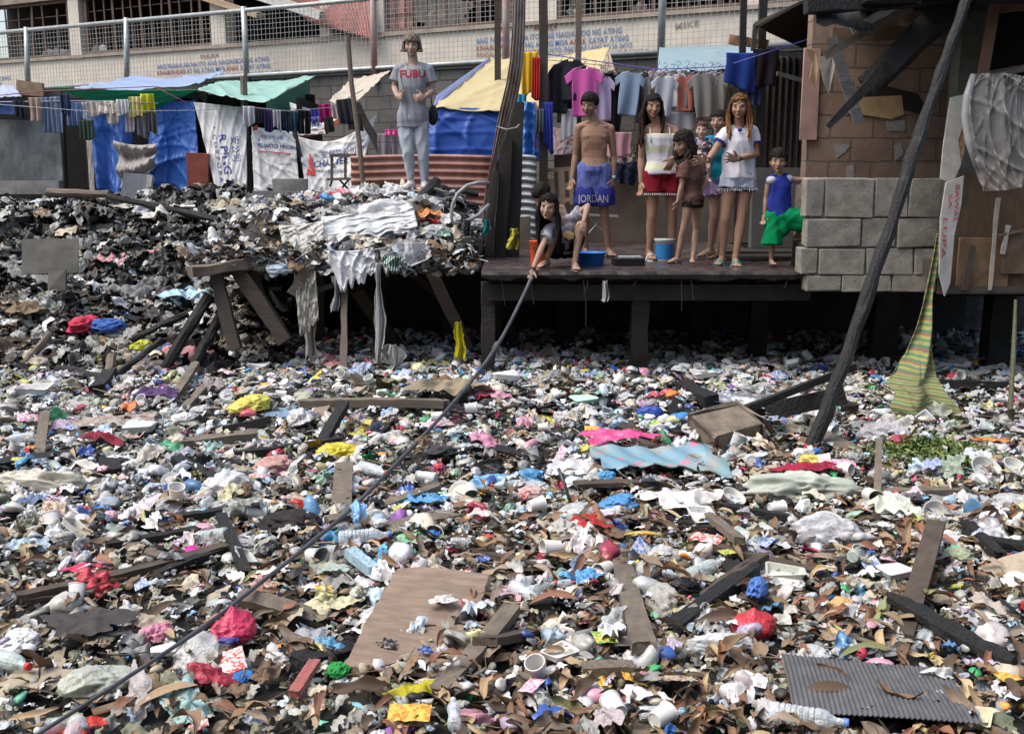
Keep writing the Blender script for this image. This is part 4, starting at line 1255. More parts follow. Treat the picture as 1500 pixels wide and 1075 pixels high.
 do(90, 8.9, 12.7, 1, lambda x, y: (f_rag if R_.random() < .6 else f_char)(x, y) if x < -2.2 else None)
 do(290, 2.75, 5.0, 1.1, f_leaf)
scatter_pieces()
# more leaf litter near the camera, uncountable
def leaf_litter():
 rg = np.random.default_rng(8)
 Lm = Litter()
 for k in range(8):
  n = 310
  y = 2.4 + 4.0 * rg.random(n) ** 1.2; x = rg.uniform(-1, 1, n) * (y * .53 + .3)
  m = rg.random(n) < np.where(x > -.3, 1, .4); x = x[m]; y = y[m]; n = len(x)
  z = field_h(x, y) + rg.uniform(.0, .055, n)
  c = pick([v for _, v in C_LEAF[:6]], n, rg) * rg.uniform(.7, 1.3, (n, 1))
  Lm.add(leaf(400 + k, 8, 4, .26), np.stack([x, y, z], 1), rg.uniform(.07, .17, n), rot_mats(n, .4, rg), c)
 Lm.build('leaf_litter', mat_attr('leaf_surface', .6, (60, .3, .003), .4, .25), 'brown curled leaves mixed through the near half of the rubbish', 'leaf litter')
leaf_litter()
# pale film and crushed bags matted together, past counting
def bag_litter():
 rg = np.random.default_rng(18); Lb = Litter()
 C1 = [(.70, .70, .72), (.58, .66, .74), (.74, .74, .76), (.55, .58, .58), (.50, .50, .46), (.66, .60, .60), (.60, .55, .44)]
 C2 = [(.45, .60, .74), (.16, .36, .62), (.70, .34, .44), (.62, .60, .30), (.40, .60, .46), (.50, .06, .10), (.05, .12, .42), (.45, .38, .52), (.03, .03, .03)]
 for k in range(10):
  P = wad(800 + k, 3, rg.uniform(.35, .7), 18, .32, .14) if k % 2 else film(820 + k, 13, .4, .42, .6)
  n = 420; x, y = in_view_pts(n * 3, rg, 3.0, 11.3)
  cl = _n1(x * 1.4 + 3, y * 1.4) + .6 * _n2(x * .7, y * .7)
  m = rg.random(len(x)) < np.clip(.45 + .30 * cl + .12 * (x > -.5) - .25 * (y < 4.4), .04, 1); x = x[m][:n]; y = y[m][:n]; n = len(x)
  z = field_h(x, y) + rg.uniform(-.01, .06, n)
  col = np.where(rg.random((n, 1)) < .70, pick(C1, n, rg), pick(C2, n, rg)) * rg.uniform(.6, 1.05, (n, 1))
  Lb.add(P, np.stack([x, y, z], 1), .045 + .11 * rg.random(n) ** 2, rot_mats(n, .5, rg), col)
 Lb.build('film_litter', mat_attr('film_surface', .3, (50, .5, .004), .55, .3), 'pale crushed film and bag scraps matted over the rubbish field', 'litter')
bag_litter()
# ================================================================ materials of the place
def mat_blocks(name, c1, c2, mortar, bw, bh, rough=.9, mw=.012, axes='XZ', stain=.5, stainc=(.03, .025, .02)):
 if name in MATS: return MATS[name]
 t = NT(name)
 sx = t.n('ShaderNodeSeparateXYZ'); t.l(t.tc.outputs['Object'], sx.inputs[0])
 cx = t.n('ShaderNodeCombineXYZ')
 t.l(sx.outputs['X'], cx.inputs['X']); t.l(sx.outputs['Z'], cx.inputs['Y'])
 wob = t.noise(3, 3, .5)
 b = t.n('ShaderNodeTexBrick')
 b.inputs['Scale'].default_value = 1; b.inputs['Brick Width'].default_value = bw; b.inputs['Row Height'].default_value = bh
 b.inputs['Mortar Size'].default_value = mw; b.inputs['Mortar Smooth'].default_value = .3
 b.inputs['Color1'].default_value = (*c1, 1); b.inputs['Color2'].default_value = (*c2, 1); b.inputs['Mortar'].default_value = (*mortar, 1)
 ad = t.n('ShaderNodeVectorMath'); ad.operation = 'ADD'
 sc = t.n('ShaderNodeVectorMath'); sc.operation = 'SCALE'; sc.inputs['Scale'].default_value = .03
 nn = t.n('ShaderNodeTexNoise', Scale=5.0); t.l(t.tc.outputs['Object'], nn.inputs['Vector']); t.l(nn.outputs['Color'], sc.inputs[0])
 t.l(cx.outputs[0], ad.inputs[0]); t.l(sc.outputs[0], ad.inputs[1]); t.l(ad.outputs[0], b.inputs['Vector'])
 nz = t.noise(2.2, 7, .7); n2 = t.noise(28, 5, .7)
 c = t.mix(t.ramp(n2, [(.35, 0), (.75, .5)]), b.outputs['Color'], tuple(x * .45 for x in c1))
 c = t.mix(t.math('MULTIPLY', t.ramp(nz, [(.45, 0), (.7, 1)]), stain), c, stainc)
 t.color(c); t.rough(rough)
 h = t.math('SUBTRACT', t.math('MULTIPLY', n2, .35), b.outputs['Fac'])
 t.bump(h, .8, .012)
 MATS[name] = t.m
 return t.m
def mat_corr(name, c1, c2, rough=.55, scale=4, metal=0.3):
 if name in MATS: return MATS[name]
 t = NT(name)
 v = t.mapping((1, 1, .35))
 nz = t.noise(scale, 7, .7, vec=v); n2 = t.noise(scale * 6, 5, .7)
 c = t.mix(t.ramp(nz, [(.40, 0), (.60, 1)]), c1, c2)
 c = t.mix(t.ramp(n2, [(.55, 0), (.8, .7)]), c, tuple(x * .35 for x in c2))
 t.color(c); t.rough(rough); t.b.inputs['Metallic'].default_value = metal
 MATS[name] = t.m
 return t.m
CONC = mat_plain('old_concrete', (.27, .26, .24), .9, 5, .5, (30, .5, .008), detail=9)
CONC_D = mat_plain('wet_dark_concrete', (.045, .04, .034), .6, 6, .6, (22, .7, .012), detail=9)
CONC_X = mat_plain('shaded_wet_concrete', (.022, .020, .017), .6, 6, .6, (22, .7, .012), detail=9)  # the wet concrete again, darkened to paint in shade under the platform
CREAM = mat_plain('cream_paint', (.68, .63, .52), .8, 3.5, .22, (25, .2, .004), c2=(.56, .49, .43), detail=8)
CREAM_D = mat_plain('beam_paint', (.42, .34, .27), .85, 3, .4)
VOID = mat_plain('shade_black', (.018, .016, .014), .95, 4, .5)  # near-black colour stands in for shade inside rooms, huts and under a roof
FRAMEB = mat_plain('rusty_frame', (.14, .085, .06), .7, 8, .5)
PIPE = mat_plain('galvanised_pipe', (.40, .43, .43), .45, 9, .35, None, metal=.35)
WIRE = mat_plain('wire', (.36, .37, .36), .5, 9, .2, None, metal=.3)
BLOCKG = mat_blocks('grey_block_wall', (.16, .155, .14), (.11, .105, .095), (.07, .065, .06), .4, .2, stain=.5)
BRICKB = mat_blocks('brown_block_wall', (.30, .20, .14), (.22, .145, .105), (.13, .105, .085), .38, .2, mw=.010, stain=.55, stainc=(.05, .035, .025))
M_SOOT = mat_wood('sooty_post_wood', (.035, .028, .022), (.014, .012, .010))
DARKWOOD = mat_wood('dark_post_wood', (.075, .058, .044), (.028, .022, .018))
POSTW = mat_wood('grey_post_wood', (.20, .155, .12), (.09, .07, .055))
RUSTY = mat_corr('rusted_sheet', (.50, .44, .37), (.24, .14, .085), .7, 5, .15)
REDC = mat_corr('red_oxide_sheet', (.42, .22, .18), (.28, .13, .10), .6, 3, .1)
GREYC = mat_corr('zinc_sheet', (.30, .33, .36), (.20, .20, .20), .5, 3, .35)
PINKC = mat_corr('pink_roof_sheet', (.50, .25, .22), (.33, .16, .13), .6, 3, .1)
M_FAB = mat_objcol('fabric', .92, (220, .2, .0015), .16, .08, trans=.12, dscale=3)
M_TARP = mat_objcol('tarpaulin', .42, (55, .25, .003), .16, .45, trans=.22, dscale=2.2)
def wp(X, z, off=0.0, a=17.0, b=-.5):
 """point on the school facade line; off > 0 comes towards the camera"""
 k = 1 / math.sqrt(1 + b * b)
 return Vector((X + b * k * off, a + b * X - k * off, z))
def wx(px, py, a=17.0): return onplane(px, py, a, -.5).x
DIRW = Vector((1, -.5, 0)).normalized(); NRW = Vector((-.5, -1, 0)).normalized()
def wallbox(mb, x0, x1, z0, z1, t, off=0.0, a=17.0):
 """slab along the facade line"""
 A = wp(x0, z0, off, a); B = wp(x1, z0, off, a)
 P = [A, B, B + Vector((0, 0, z1 - z0)), A + Vector((0, 0, z1 - z0))]
 mb.poly(P, t, axis=-NRW)
# ================================================================ school building
def school():
 b = wp(0, 1.4)
 t = thing('school_building', 'cream school building with barred windows and painted slogans behind the wire fence', 'building', b)
 sill = 4.10; top = 5.25
 mb = MB(); wallbox(mb, -13, 4.6, 1.0, sill, .2); mb.build('wall', CREAM, t)
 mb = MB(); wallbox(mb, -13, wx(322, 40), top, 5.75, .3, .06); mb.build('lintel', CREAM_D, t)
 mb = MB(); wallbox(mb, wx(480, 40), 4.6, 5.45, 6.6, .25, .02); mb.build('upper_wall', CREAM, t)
 mb = MB(); wallbox(mb, -13, 4.6, 5.76, 5.9, 4.0, .3); mb.build('unseen_roof_slab', CREAM_D, t)  # out of view, added to keep daylight out of the rooms
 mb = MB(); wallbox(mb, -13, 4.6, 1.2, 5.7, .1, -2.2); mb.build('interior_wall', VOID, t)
 for px, w in ((112, .26), (322, .30), (478, .20), (552, .30)):
  X = wx(px, 60); mb = MB(); wallbox(mb, X - w / 2, X + w / 2, sill - .02, 6.2, .26, .03); mb.build('pillar', CREAM, t)
 for p0, p1 in ((754, 815), (1085, 1112), (1172, 1260)):
  mb = MB(); wallbox(mb, wx(p0, 30), wx(p1, 30), sill - .01, 6.2, .2, .001); mb.build('wall_panel', CREAM, t)
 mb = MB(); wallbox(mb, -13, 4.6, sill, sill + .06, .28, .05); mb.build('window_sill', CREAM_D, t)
 # windows, each with frame and its louvre bars
 wins = [(-60, 100, top, 9), (126, 309, top, 13), (562, 748, 5.4, 12), (818, 905, 5.4, 5), (905, 1005, 5.4, 6), (1005, 1083, 5.4, 5), (1112, 1170, 5.4, 4)]
 for k, (p0, p1, tp, n) in enumerate(wins):
  x0, x1 = wx(p0, 60), wx(p1, 60)
  z0 = sill + .07; mb = MB()
  for X in (x0, x1): wallbox(mb, X - .03, X + .03, z0, tp, .06, -.03)
  wallbox(mb, x0, x1, tp - .06, tp, .05, -.025); wallbox(mb, x0, x1, z0, z0 + .05, .05, -.025)
  f = mb.build('window', FRAMEB, t)
  mb = MB()
  for i in range(1, n):
   X = x0 + (x1 - x0) * i / n
   wv = .035 if i % 3 else .055
   lean = RND.uniform(-.05, .05)
   mb.beam(wp(X, z0, -.06), wp(X + lean, tp - RND.uniform(0, .25) * (i % 4 == 0), -.06), wv, .02, up=NRW, jit=.004, seg=3)
  for j in range(1, 4):
   z = z0 + (tp - z0) * j / 4
   mb.beam(wp(x0, z + RND.uniform(-.03, .03), -.09), wp(x1, z + RND.uniform(-.03, .03), -.09), .012, .02, up=NRW)
  mb.build('bars', FRAMEB, f)
 # broken bits of wall board and cloth inside the windows
 for p0, p1, y0, y1, c in ((128, 170, 70, 92, WHT), (60, 108, 72, 95, (.3, .31, .33)), (595, 700, 12, 38, (.30, .28, .25)), (830, 850, 6, 30, WHT), (925, 950, 4, 22, (.4, .38, .33))):
  V, Fq = film(int(p0), 12, .3, .2, .6)
  a = onplane((p0 + p1) / 2, (y0 + y1) / 2, 17.25, -.5)
  w = (p1 - p0) / pxm(a)
  mb = MB(); mb.add([a + DIRW * (v[0] * w) + Vector((0, 0, v[1] * w)) + NRW * v[2] * .2 for v in V], Fq.tolist())
  o = mb.build('debris', M_FAB, t); o.color = (*c, 1)
 # fallen roof sheets and rafters in the gap
 mb = MB()
 c00, c10, c11, c01 = [onplane(x, y, a, -.5) for x, y, a in ((372, -30, 17.6), (540, -40, 16.9), (548, 58, 16.7), (455, 33, 16.8))]
 def rf(u, v):
  p = (c00.lerp(c10, u)).lerp(c01.lerp(c11, u), v)
  return p + Vector((0, -.6, .8)).normalized() * (.022 * math.sin(u * 2 * PI * 26))
 mb.grid(rf, 208, 6); mb.build('fallen_roof_sheet', PINKC, t)
 mb = MB(); mb.beam(onplane(360, -12, 16.75, -.5), onplane(472, 24, 16.6, -.5), .16, .16, jit=.01); mb.build('rafter', mat_plain('pale_rafter', (.5, .5, .47), .7), t)
 mb = MB(); mb.beam(onplane(290, -6, 16.9, -.5), onplane(382, 24, 16.6, -.5), .2, .1, jit=.01); mb.build('rafter', mat_plain('tan_rafter', (.42, .30, .19), .8), t)
 mb = MB(); wallbox(mb, wx(562, 30), wx(598, 30), sill + .05, 5.4, .02, -.12); mb.build('pink_panel', PINKC, t)
 # painted slogans
 BL = mat_plain('blue_lettering', (.07, .20, .46), .8, 30, .35, None); RD = mat_plain('red_lettering', (.32, .075, .06), .8, 30, .35, None)
 def line(parts, p0, p1, h, base, a=17.0):
  """parts [(text, mat)] laid from image point p0 to p1 on the facade"""
  A = onplane(p0[0], p0[1], a, -.5); Bq = onplane(p1[0], p1[1], a, -.5)
  total = (Bq - A).length
  items = []; x = 0
  for tx, m in parts:
   V, F = text_mesh(tx, 1.0, .014, 1.08)
   if len(V) == 0: continue
   w = V[:, 0].max(); items.append((V, F, x, m)); x += w + .32
  x -= .32
  sx = total / x
  d = (Bq - A).normalized()
  for V, F, xo, m in items:
   mb = MB()
   mb.add([A + d * ((v[0] + xo) * sx) + Vector((0, 0, v[1] * h * .86)) + NRW * .012 for v in V], F)
   mb.build('lettering', m, base)
 for (ox, oy, tx, ty, k, red1) in ((0, 0, 0, 0, 1, 1),):
  line([('PAALALA', RD)], (782, 47), (816, 44), .12, t)
  line([('ANG PAARALAN NA ITO ANG NAGHUBOG NG ATING', BL)], (698, 65), (911, 49), .14, t)
  line([('KINABUKASAN', RD), ('AT NG ATING MGA', BL), ('ANAK', RD), ('KAYAT ATING', BL)], (698, 76), (921, 60), .14, t)
  line([('PANGALAGAAN ANG KALINISAN', RD), ('NITO. PAKIUSAP LANG PO SA INYO', BL)], (699, 85), (926, 70), .12, t)
  line([('SANA HUWAG TAYONG MAGTAPON NG BASURA', RD)], (735, 92), (951, 79), .12, t)
 line([('PAALALA', RD)], (294, 87), (321, 84), .12, t)
 line([('ANG PAARALAN NA ITO ANG NAGHUBOG NG ATING', BL)], (231, 102), (394, 90), .14, t)
 line([('KINABUKASAN', RD), ('AT NG ATING MGA', BL), ('ANAK', RD), ('KAYAT ATING', BL)], (231, 111), (396, 100), .14, t)
 line([('PANGALAGAAN ANG KALINISAN', RD), ('NITO. PAKIUSAP LANG PO SA INYO', BL)], (232, 120), (412, 109), .12, t)
 line([('SANA HUWAG TAYONG MAGTAPON NG BASURA', RD)], (290, 122), (431, 115), .11, t)
 line([('PONG', BL)], (-4, 119), (16, 117), .13, t); line([('BL', BL)], (-5, 126), (5, 125), .11, t)
 line([('MIKE', mat_plain('pencil_scrawl', (.32, .31, .27), .8, bump=None))], (988, 44), (1024, 38), .14, t)
school()
# ================================================================ fence, block wall
def fence():
 A = 15.4
 t = thing('wire_fence', 'square wire mesh fence with pipe rails along the top of the block wall', 'fence', wp(0, 3.3, 0, A))
 x0, x1 = -10.8, 4.3
 mb = MB(); mb.tube([wp(x0, 4.45, 0, A), wp((x0 + x1) / 2, 4.44, 0, A), wp(x1, 4.47, 0, A)], .036, 10); mb.build('top_rail', PIPE, t, True)
 mb = MB(); mb.tube([wp(x0, 3.40, 0, A), wp(x1, 3.42, 0, A)], .036, 10); mb.build('bottom_rail', PIPE, t, True)
 RW = mat_plain('red_and_white_post', (.5, .46, .42), .6, 2, .2, None, c2=(.42, .14, .12))
 for px, m in ((36, PIPE), (182, PIPE), (360, PIPE), (548, RW), (741, RW), (968, PIPE)):
  X = onplane(px, 80, A, -.5).x
  mb = MB(); mb.tube([wp(X, 3.2, .0, A), wp(X + (.10 if px < 200 else 0), 4.5 if px < 500 else 5.3, .0, A)], .05, 10)
  mb.build('post', m, t, True)
 mb = MB()
 n = int((x1 - x0) * 1.118 / .078); r = .0026
 for i in range(n + 1):
  X = x0 + (x1 - x0) * i / n
  a = wp(X, 3.40, .0, A); b = wp(X, 4.9 if X > -.4 else 4.45, .0, A)
  b = b + Vector((.01 * math.sin(i * 1.3), 0, 0))
  mb.beam(a, b, r * 2, r * 2, up=NRW)
 for j in range(20):
  z = 3.42 + j * .078
  xs = x0 if z < 4.45 else -.4
  m = 10
  for k in range(m):
   q0 = wp(xs + (x1 - xs) * k / m, z + .008 * math.sin(k + j), .0, A); q1 = wp(xs + (x1 - xs) * (k + 1) / m, z + .008 * math.sin(k + 1 + j), .0, A)
   mb.beam(q0, q1, r * 2, r * 2)
 mb.build('wire_mesh', WIRE, t)
 mb = MB(); wallbox(mb, -11.5, 4.4, .6, 3.34, .22, -.06, A)
 o = mb.build('block_wall', BLOCKG, None); tag(o, 'grey hollow block wall carrying the wire fence', 'wall')
 mb = MB(); wallbox(mb, -11.5, 4.4, 3.345, 3.385, .30, -.02, A)
 tag(mb.build('wall_coping', CONC, None), 'narrow concrete coping under the wire fence', 'coping')
fence()
# ================================================================ platform, retaining wall, low walls
def fx(px, Y): return at(px, 400, Y).x
def platform():
 x0, x1 = -.26, 2.62
 t = thing('concrete_platform', 'wet concrete platform on dark pillars over the rubbish where the people stand', 'platform', (1.1, YF, 0))
 # floor with a broken front lip
 mb = MB(); nx = 60
 top = []; bot = []
 V = []; F = []
 for i in range(nx + 1):
  x = x0 + (x1 - x0) * i / nx
  e = .02 * float(_n3(x * 1.5, 3.0)) + .012 * float(_n4(x, 1.0))
  yf = YF + .03 + e - .03 * (x < .2)
  V += [(x, yf, PZ - .005), (x, yf - .012, PZ - .03), (x, yf + .02, PZ - .07 + .014 * float(_n3(x, 9.0)) + .008 * float(_n4(x, 4.))), (x, 13.2, PZ), (x, 13.2, PZ - .12), (x, yf + .05, PZ + .001)]
 for i in range(nx):
  a = i * 6; b = a + 6
  F += [(a + 5, b + 5, b + 3, a + 3), (a, b, b + 5, a + 5), (a + 1, b + 1, b, a), (a + 2, b + 2, b + 1, a + 1), (a + 4, b + 4, b + 2, a + 2)]
 F += [(0, 5, 3, 4, 2, 1), tuple(nx * 6 + k for k in (1, 2, 4, 3, 5, 0))]
 mb.add(V, F)
 tt = NT('wet_platform_floor')
 nz = tt.noise(2.0, 6, .7); n2 = tt.noise(9, 6, .7)
 tt.color(tt.mix(tt.ramp(nz, [(.4, 0), (.62, 1)]), (.038, .019, .019), (.075, .068, .066)))
 tt.rough(tt.ramp(n2, [(.35, .12), (.65, .6)])); tt.bump(n2, .3, .006)
 mb.mi = [1 if (len(f) == 4 and (i % 5) in (1, 2, 3)) else 0 for i, f in enumerate(mb.f)]
 mb.build('floor', [tt.m, CONC_D], t)
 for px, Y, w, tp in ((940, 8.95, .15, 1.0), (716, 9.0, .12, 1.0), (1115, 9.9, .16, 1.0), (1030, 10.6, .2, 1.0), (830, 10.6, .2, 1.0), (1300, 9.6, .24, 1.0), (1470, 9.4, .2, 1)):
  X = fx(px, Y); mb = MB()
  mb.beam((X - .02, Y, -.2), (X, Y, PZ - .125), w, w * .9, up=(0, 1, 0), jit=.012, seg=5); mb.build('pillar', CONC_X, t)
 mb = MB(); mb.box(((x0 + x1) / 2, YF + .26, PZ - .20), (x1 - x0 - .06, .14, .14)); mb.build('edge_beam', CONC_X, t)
 mb = MB(); mb.box(((x0 + x1) / 2 - .0, YF + 1.6, PZ - .20), (x1 - x0 - .06, .14, .14)); mb.build('cross_beam', CONC_X, t)
 # drip stains and roots hanging from the lip
 mb = MB()
 for i in range(9):
  mb = MB(); x = RND.uniform(x0 + .1, x1); l = RND.uniform(.05, .32) if i % 3 else RND.uniform(.2, .45)
  p = Vector((x, YF + .02, PZ - .08)); q = p + Vector((RND.uniform(-.04, .04), 0, -l))
  mb.tube([p, p.lerp(q, .5) + Vector((RND.uniform(-.02, .02), 0, 0)), q], .0025, 4)
  mb.build('root', mat_plain('root', (.06, .055, .04), .8, bump=None), t)
platform()
def slab(name, c, size, mat, label, cat, rot=None, jit=.0, kind=None):
 mb = MB(); mb.box(c, size, rot, jit=jit); o = mb.build(name, mat)
 tag(o, label, cat)
 return o
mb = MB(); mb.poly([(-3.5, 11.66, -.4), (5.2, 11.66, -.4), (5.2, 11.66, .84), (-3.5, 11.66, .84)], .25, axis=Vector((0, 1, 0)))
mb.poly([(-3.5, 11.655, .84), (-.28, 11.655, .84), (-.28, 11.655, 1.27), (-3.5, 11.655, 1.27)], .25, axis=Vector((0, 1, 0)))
tag(mb.build('retaining_wall', mat_plain('shade_dark_wall', (.055, .045, .034), .8, 3, .5, (16, .5, .01), detail=8)), 'retaining wall coloured dark as shade at the back of the void under staging and platform', 'wall')  # dark colour stands in for the deep shade of the void
# ground slabs either side that keep the void dark
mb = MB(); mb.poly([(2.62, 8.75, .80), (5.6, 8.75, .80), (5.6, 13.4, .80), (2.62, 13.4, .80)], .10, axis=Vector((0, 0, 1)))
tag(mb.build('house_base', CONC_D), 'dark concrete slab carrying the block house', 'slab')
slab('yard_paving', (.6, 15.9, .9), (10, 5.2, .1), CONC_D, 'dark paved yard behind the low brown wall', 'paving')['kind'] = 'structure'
LOW = mat_plain('stained_render', (.20, .155, .115), .85, 2.5, .5, (20, .35, .006), c2=(.10, .085, .07), detail=8)
slab('low_wall', ((at(812, 300, 12.7).x + at(1098, 300, 12.7).x) / 2, 12.76, 1.50), (at(1098, 300, 12.7).x - at(812, 300, 12.7).x, .12, 1.08), LOW, 'low stained brown rendered wall behind the standing people', 'wall', jit=.01)
slab('grey_low_wall', (at(1140, 300, 11.2).x, 11.26, 1.42), (.56, .10, .86), mat_plain('dark_grey_render', (.085, .088, .09), .8, 3, .4), 'low dark grey wall behind the boy in green shorts', 'wall', jit=.008)
o = slab('rough_post', (at(1174, 300, 10.4).x, 10.4, 1.36), (.12, .12, .62), CONC, 'short rough concrete post beside the boy in green shorts', 'post', jit=.02)
for k, (a, b, Y, h, lab) in enumerate(((1060, 1172, 10.3, .055, 'upper wet step at the right end of the platform'), (1058, 1176, 9.75, .05, 'lower wet step at the right end of the platform'))):
 slab('step', ((fx(a, Y) + fx(b, Y)) / 2, Y + .12, PZ + h / 2 + .001), (fx(b, Y) - fx(a, Y), .34, h), CONC_D, lab, 'step', jit=.008)
slab('stepping_block', (fx(1182, 9.0), 9.08, PZ + .11), (.16, .30, .22), CONC_D, 'mossy dark block the small boy rests his foot on', 'block', jit=.012)
# ================================================================ block house on the right
def block_house():
 t = thing('block_house', 'burnt brown hollow block house with a broken roof edge on the right', 'house', (3.4, 9.3, .9))
 x0 = at(1184, 200, 9.25).x; x1 = 5.8
 mb = MB(); mb.box(((x0 + x1) / 2, 9.36, 2.2), (x1 - x0, .16, 2.6)); mb.build('front_wall', BRICKB, t)
 k = 12.2 / 9.4
 mb = MB(); mb.poly([(x0 + .01, 9.44, .9), (x0 * k + .03, 12.2, .9), (x0 * k + .03, 12.2, 3.5), (x0 + .01, 9.44, 3.5)], .14, axis=Vector((1, 0, 0))); mb.build('side_wall', BRICKB, t)
 PK = mat_plain('pink_render', (.36, .22, .19), .85, 6, .3)
 a = at(1181, 70, 9.2); b = at(1198, 205, 9.2)
 mb = MB(); mb.box(((a.x + b.x) / 2, 9.262, (a.z + b.z) / 2), (b.x - a.x, .03, a.z - b.z), jit=.006); mb.build('render_strip', PK, t)
 # roof: burnt boards and sheets
 mb = MB()
 for i in range(7):
  X = x0 - .1 + i * .45
  mb.beam((X + .32, 7.95, 3.06 + .03 * (i % 2)), (X + 1.30, 12.4, 3.35), .42, .02, jit=.015, seg=4)
 mb.build('roof_boards', M_CHAR, t)
 # broken plaster patch with a soot rim
 for nm, pts, m, off in (('soot_patch', [(1255, 128), (1290, 124), (1345, 138), (1352, 150), (1372, 155), (1350, 168), (1320, 160), (1262, 150)], mat_plain('soot', (.02, .018, .016), .9), .006),
       ('plaster_patch', [(1243, 155), (1262, 143), (1321, 140), (1324, 168), (1305, 175), (1262, 168), (1240, 165)], mat_plain('tan_plaster', (.46, .31, .16), .85, 8, .4), .012)):
  mb = MB(); mb.poly([at(x, y, 9.279 - off) for x, y in pts], .008, axis=Vector((0, 1, 0))); mb.build(nm, m, t)
 PG = mat_plain('grey_patch', (.30, .28, .26), .9, 20, .4)
 for pts in ([(1220, 214), (1232, 210), (1245, 214), (1237, 224), (1226, 232)], [(1310, 214), (1320, 209), (1324, 225), (1312, 236)], [(1240, 245), (1250, 240), (1252, 262), (1240, 262)], [(1297, 178), (1325, 176), (1326, 192), (1300, 192)], [(1240, 20 + 100), (1250, 118), (1246, 135)]):
  mb = MB(); mb.poly([at(x, y, 9.274) for x, y in pts], .006, axis=Vector((0, 1, 0))); mb.build('mortar_smear', PG, t)
block_house()
def board(name, mat, p0, p1, w, h, label, cat, up=(0, 0, 1), jit=.006, seg=6, taper=1, group=None):
 mb = MB(); mb.beam(p0, p1, w, h, up=up, jit=jit, seg=seg, taper=taper)
 return tag(mb.build(name, mat), label, cat, group)
def right_side():
 # grey hollow block wall, blocks laid one by one
 mb = MB(); x0 = at(1186, 300, 8.6).x; x1 = at(1374, 300, 8.6).x + .02
 zs = [.80, .95, 1.17, 1.42, 1.75]
 for r in range(4):
  h = zs[r + 1] - zs[r]
  x = x0 - (.0, .07, .03, .05)[r]; k = 0
  ws = [(.30, .42, .44, .2), (.16, .4, .4, .3), (.46, .30, .4, .2), (.16, .42, .28, .4)][r]
  while x < x1 - .02:
   w_ = min(ws[k % 4], x1 - x)
   mb.box((x + w_ / 2, 8.66, zs[r] + h / 2), (w_ - .016, .17, h - .016), jit=.012)
   x += w_; k += 1
 mb.box(((x0 + x1) / 2, 8.67, 1.27), (x1 - x0 - .02, .13, .93))
 o = mb.build('block_parapet', mat_plain('rough_grey_block', (.29, .275, .235), .92, 9, .35, (55, .9, .008), c2=(.15, .14, .12), detail=9))
 md = o.modifiers.new('edge', 'BEVEL'); md.width = .008; md.segments = 2; md.limit_method = 'ANGLE'
 tag(o, 'rough grey hollow block parapet the small boy holds on to', 'wall')
 # long charred post and its companions
 t = at(1432, -40, 7.9); b = gp(1186, 664, .0)
 pts = []; n = 26
 for i in range(n + 1):
  u = i / n; p = b.lerp(t, u); p.x += .016 * math.sin(u * 5.5) + .01 * RND.uniform(-1, 1)
  pts.append(p)
 mb = MB(); mb.tube(pts, [.050 * RND.uniform(.82, 1.1) * (1 - .25 * i / n) for i in range(n + 1)], 10, jit=.10)
 tag(mb.build('charred_post', M_CHAR, None, False), 'very long leaning charred post from the rubbish up to the roof', 'charred post')
 KEEP.append((b.x, b.y, .08))
 board('charred_rail', M_CHAR, gp(1010, 632, .08), at(1252, 536, 6.9), .045, .045, 'thin charred rail resting across the foot of the long charred post', 'charred rail', jit=.004)
 board('charred_board', M_CHAR, gp(1085, 612, .07), at(1238, 578, 6.75), .03, .12, 'wide charred board nailed across the foot of the long charred post', 'charred board', jit=.003)
 board('charred_board', M_CHAR, gp(985, 636, .05), gp(1112, 606, .10), .10, .05, 'dark charred board end sticking out behind the cardboard box', 'charred board')
 # burnt beams hanging from the roof
 board('burnt_beam', M_CHAR, at(1213, 186, 8.5), at(1300, 95, 8.45), .045, .045, 'thin burnt beam end pointing down in front of the brown blocks', 'burnt beam', taper=1.9)
 board('burnt_beam', M_CHAR, at(1270, 128, 8.6), at(1420, -20, 8.5), .06, .20, 'thick burnt beam slanting up to the roof', 'burnt beam', jit=.012, taper=1.15, up=(.6, 0, .8))
 board('burnt_beam', M_CHAR, at(1180, 8, 8.4), at(1420, -12, 8.35), .14, .14, 'burnt eaves beam along the top of the block house', 'burnt beam', jit=.014)
 board('grey_plank', mat_wood('grey_plank_wood', (.20, .20, .21), (.10, .10, .105)), at(1217, 55, 8.8), at(1259, 181, 8.8), .085, .03, 'grey plank hanging at a slant before the brown blocks', 'plank', up=(0, 1, 0))
 board('pale_strip', mat_plain('pale_paint', (.55, .57, .56), .6), at(1247, 44, 8.5), at(1316, 8, 8.5), .02, .055, 'pale painted strip slanting under the eaves', 'strip')
 board('brown_rafter', POSTW, at(1208, 82, 8.55), at(1335, 12, 8.5), .04, .06, 'brown rafter slanting under the eaves', 'rafter')
 board('brown_joist', mat_wood('joist', (.16, .10, .06), (.08, .05, .035)), at(1218, 52, 8.95), at(1396, 46, 8.95), .06, .10, 'level brown joist in the shade of the eaves', 'joist')
 board('roof_sheet', mat_plain('scorched_sheet', (.10, .105, .11), .6, 5, .7), at(1195, 14, 8.5), at(1278, 30, 8.5), .26, .012, 'scorched grey roof sheet curling at the eaves', 'roof sheet', up=(.3, -.75, .5), jit=.02)
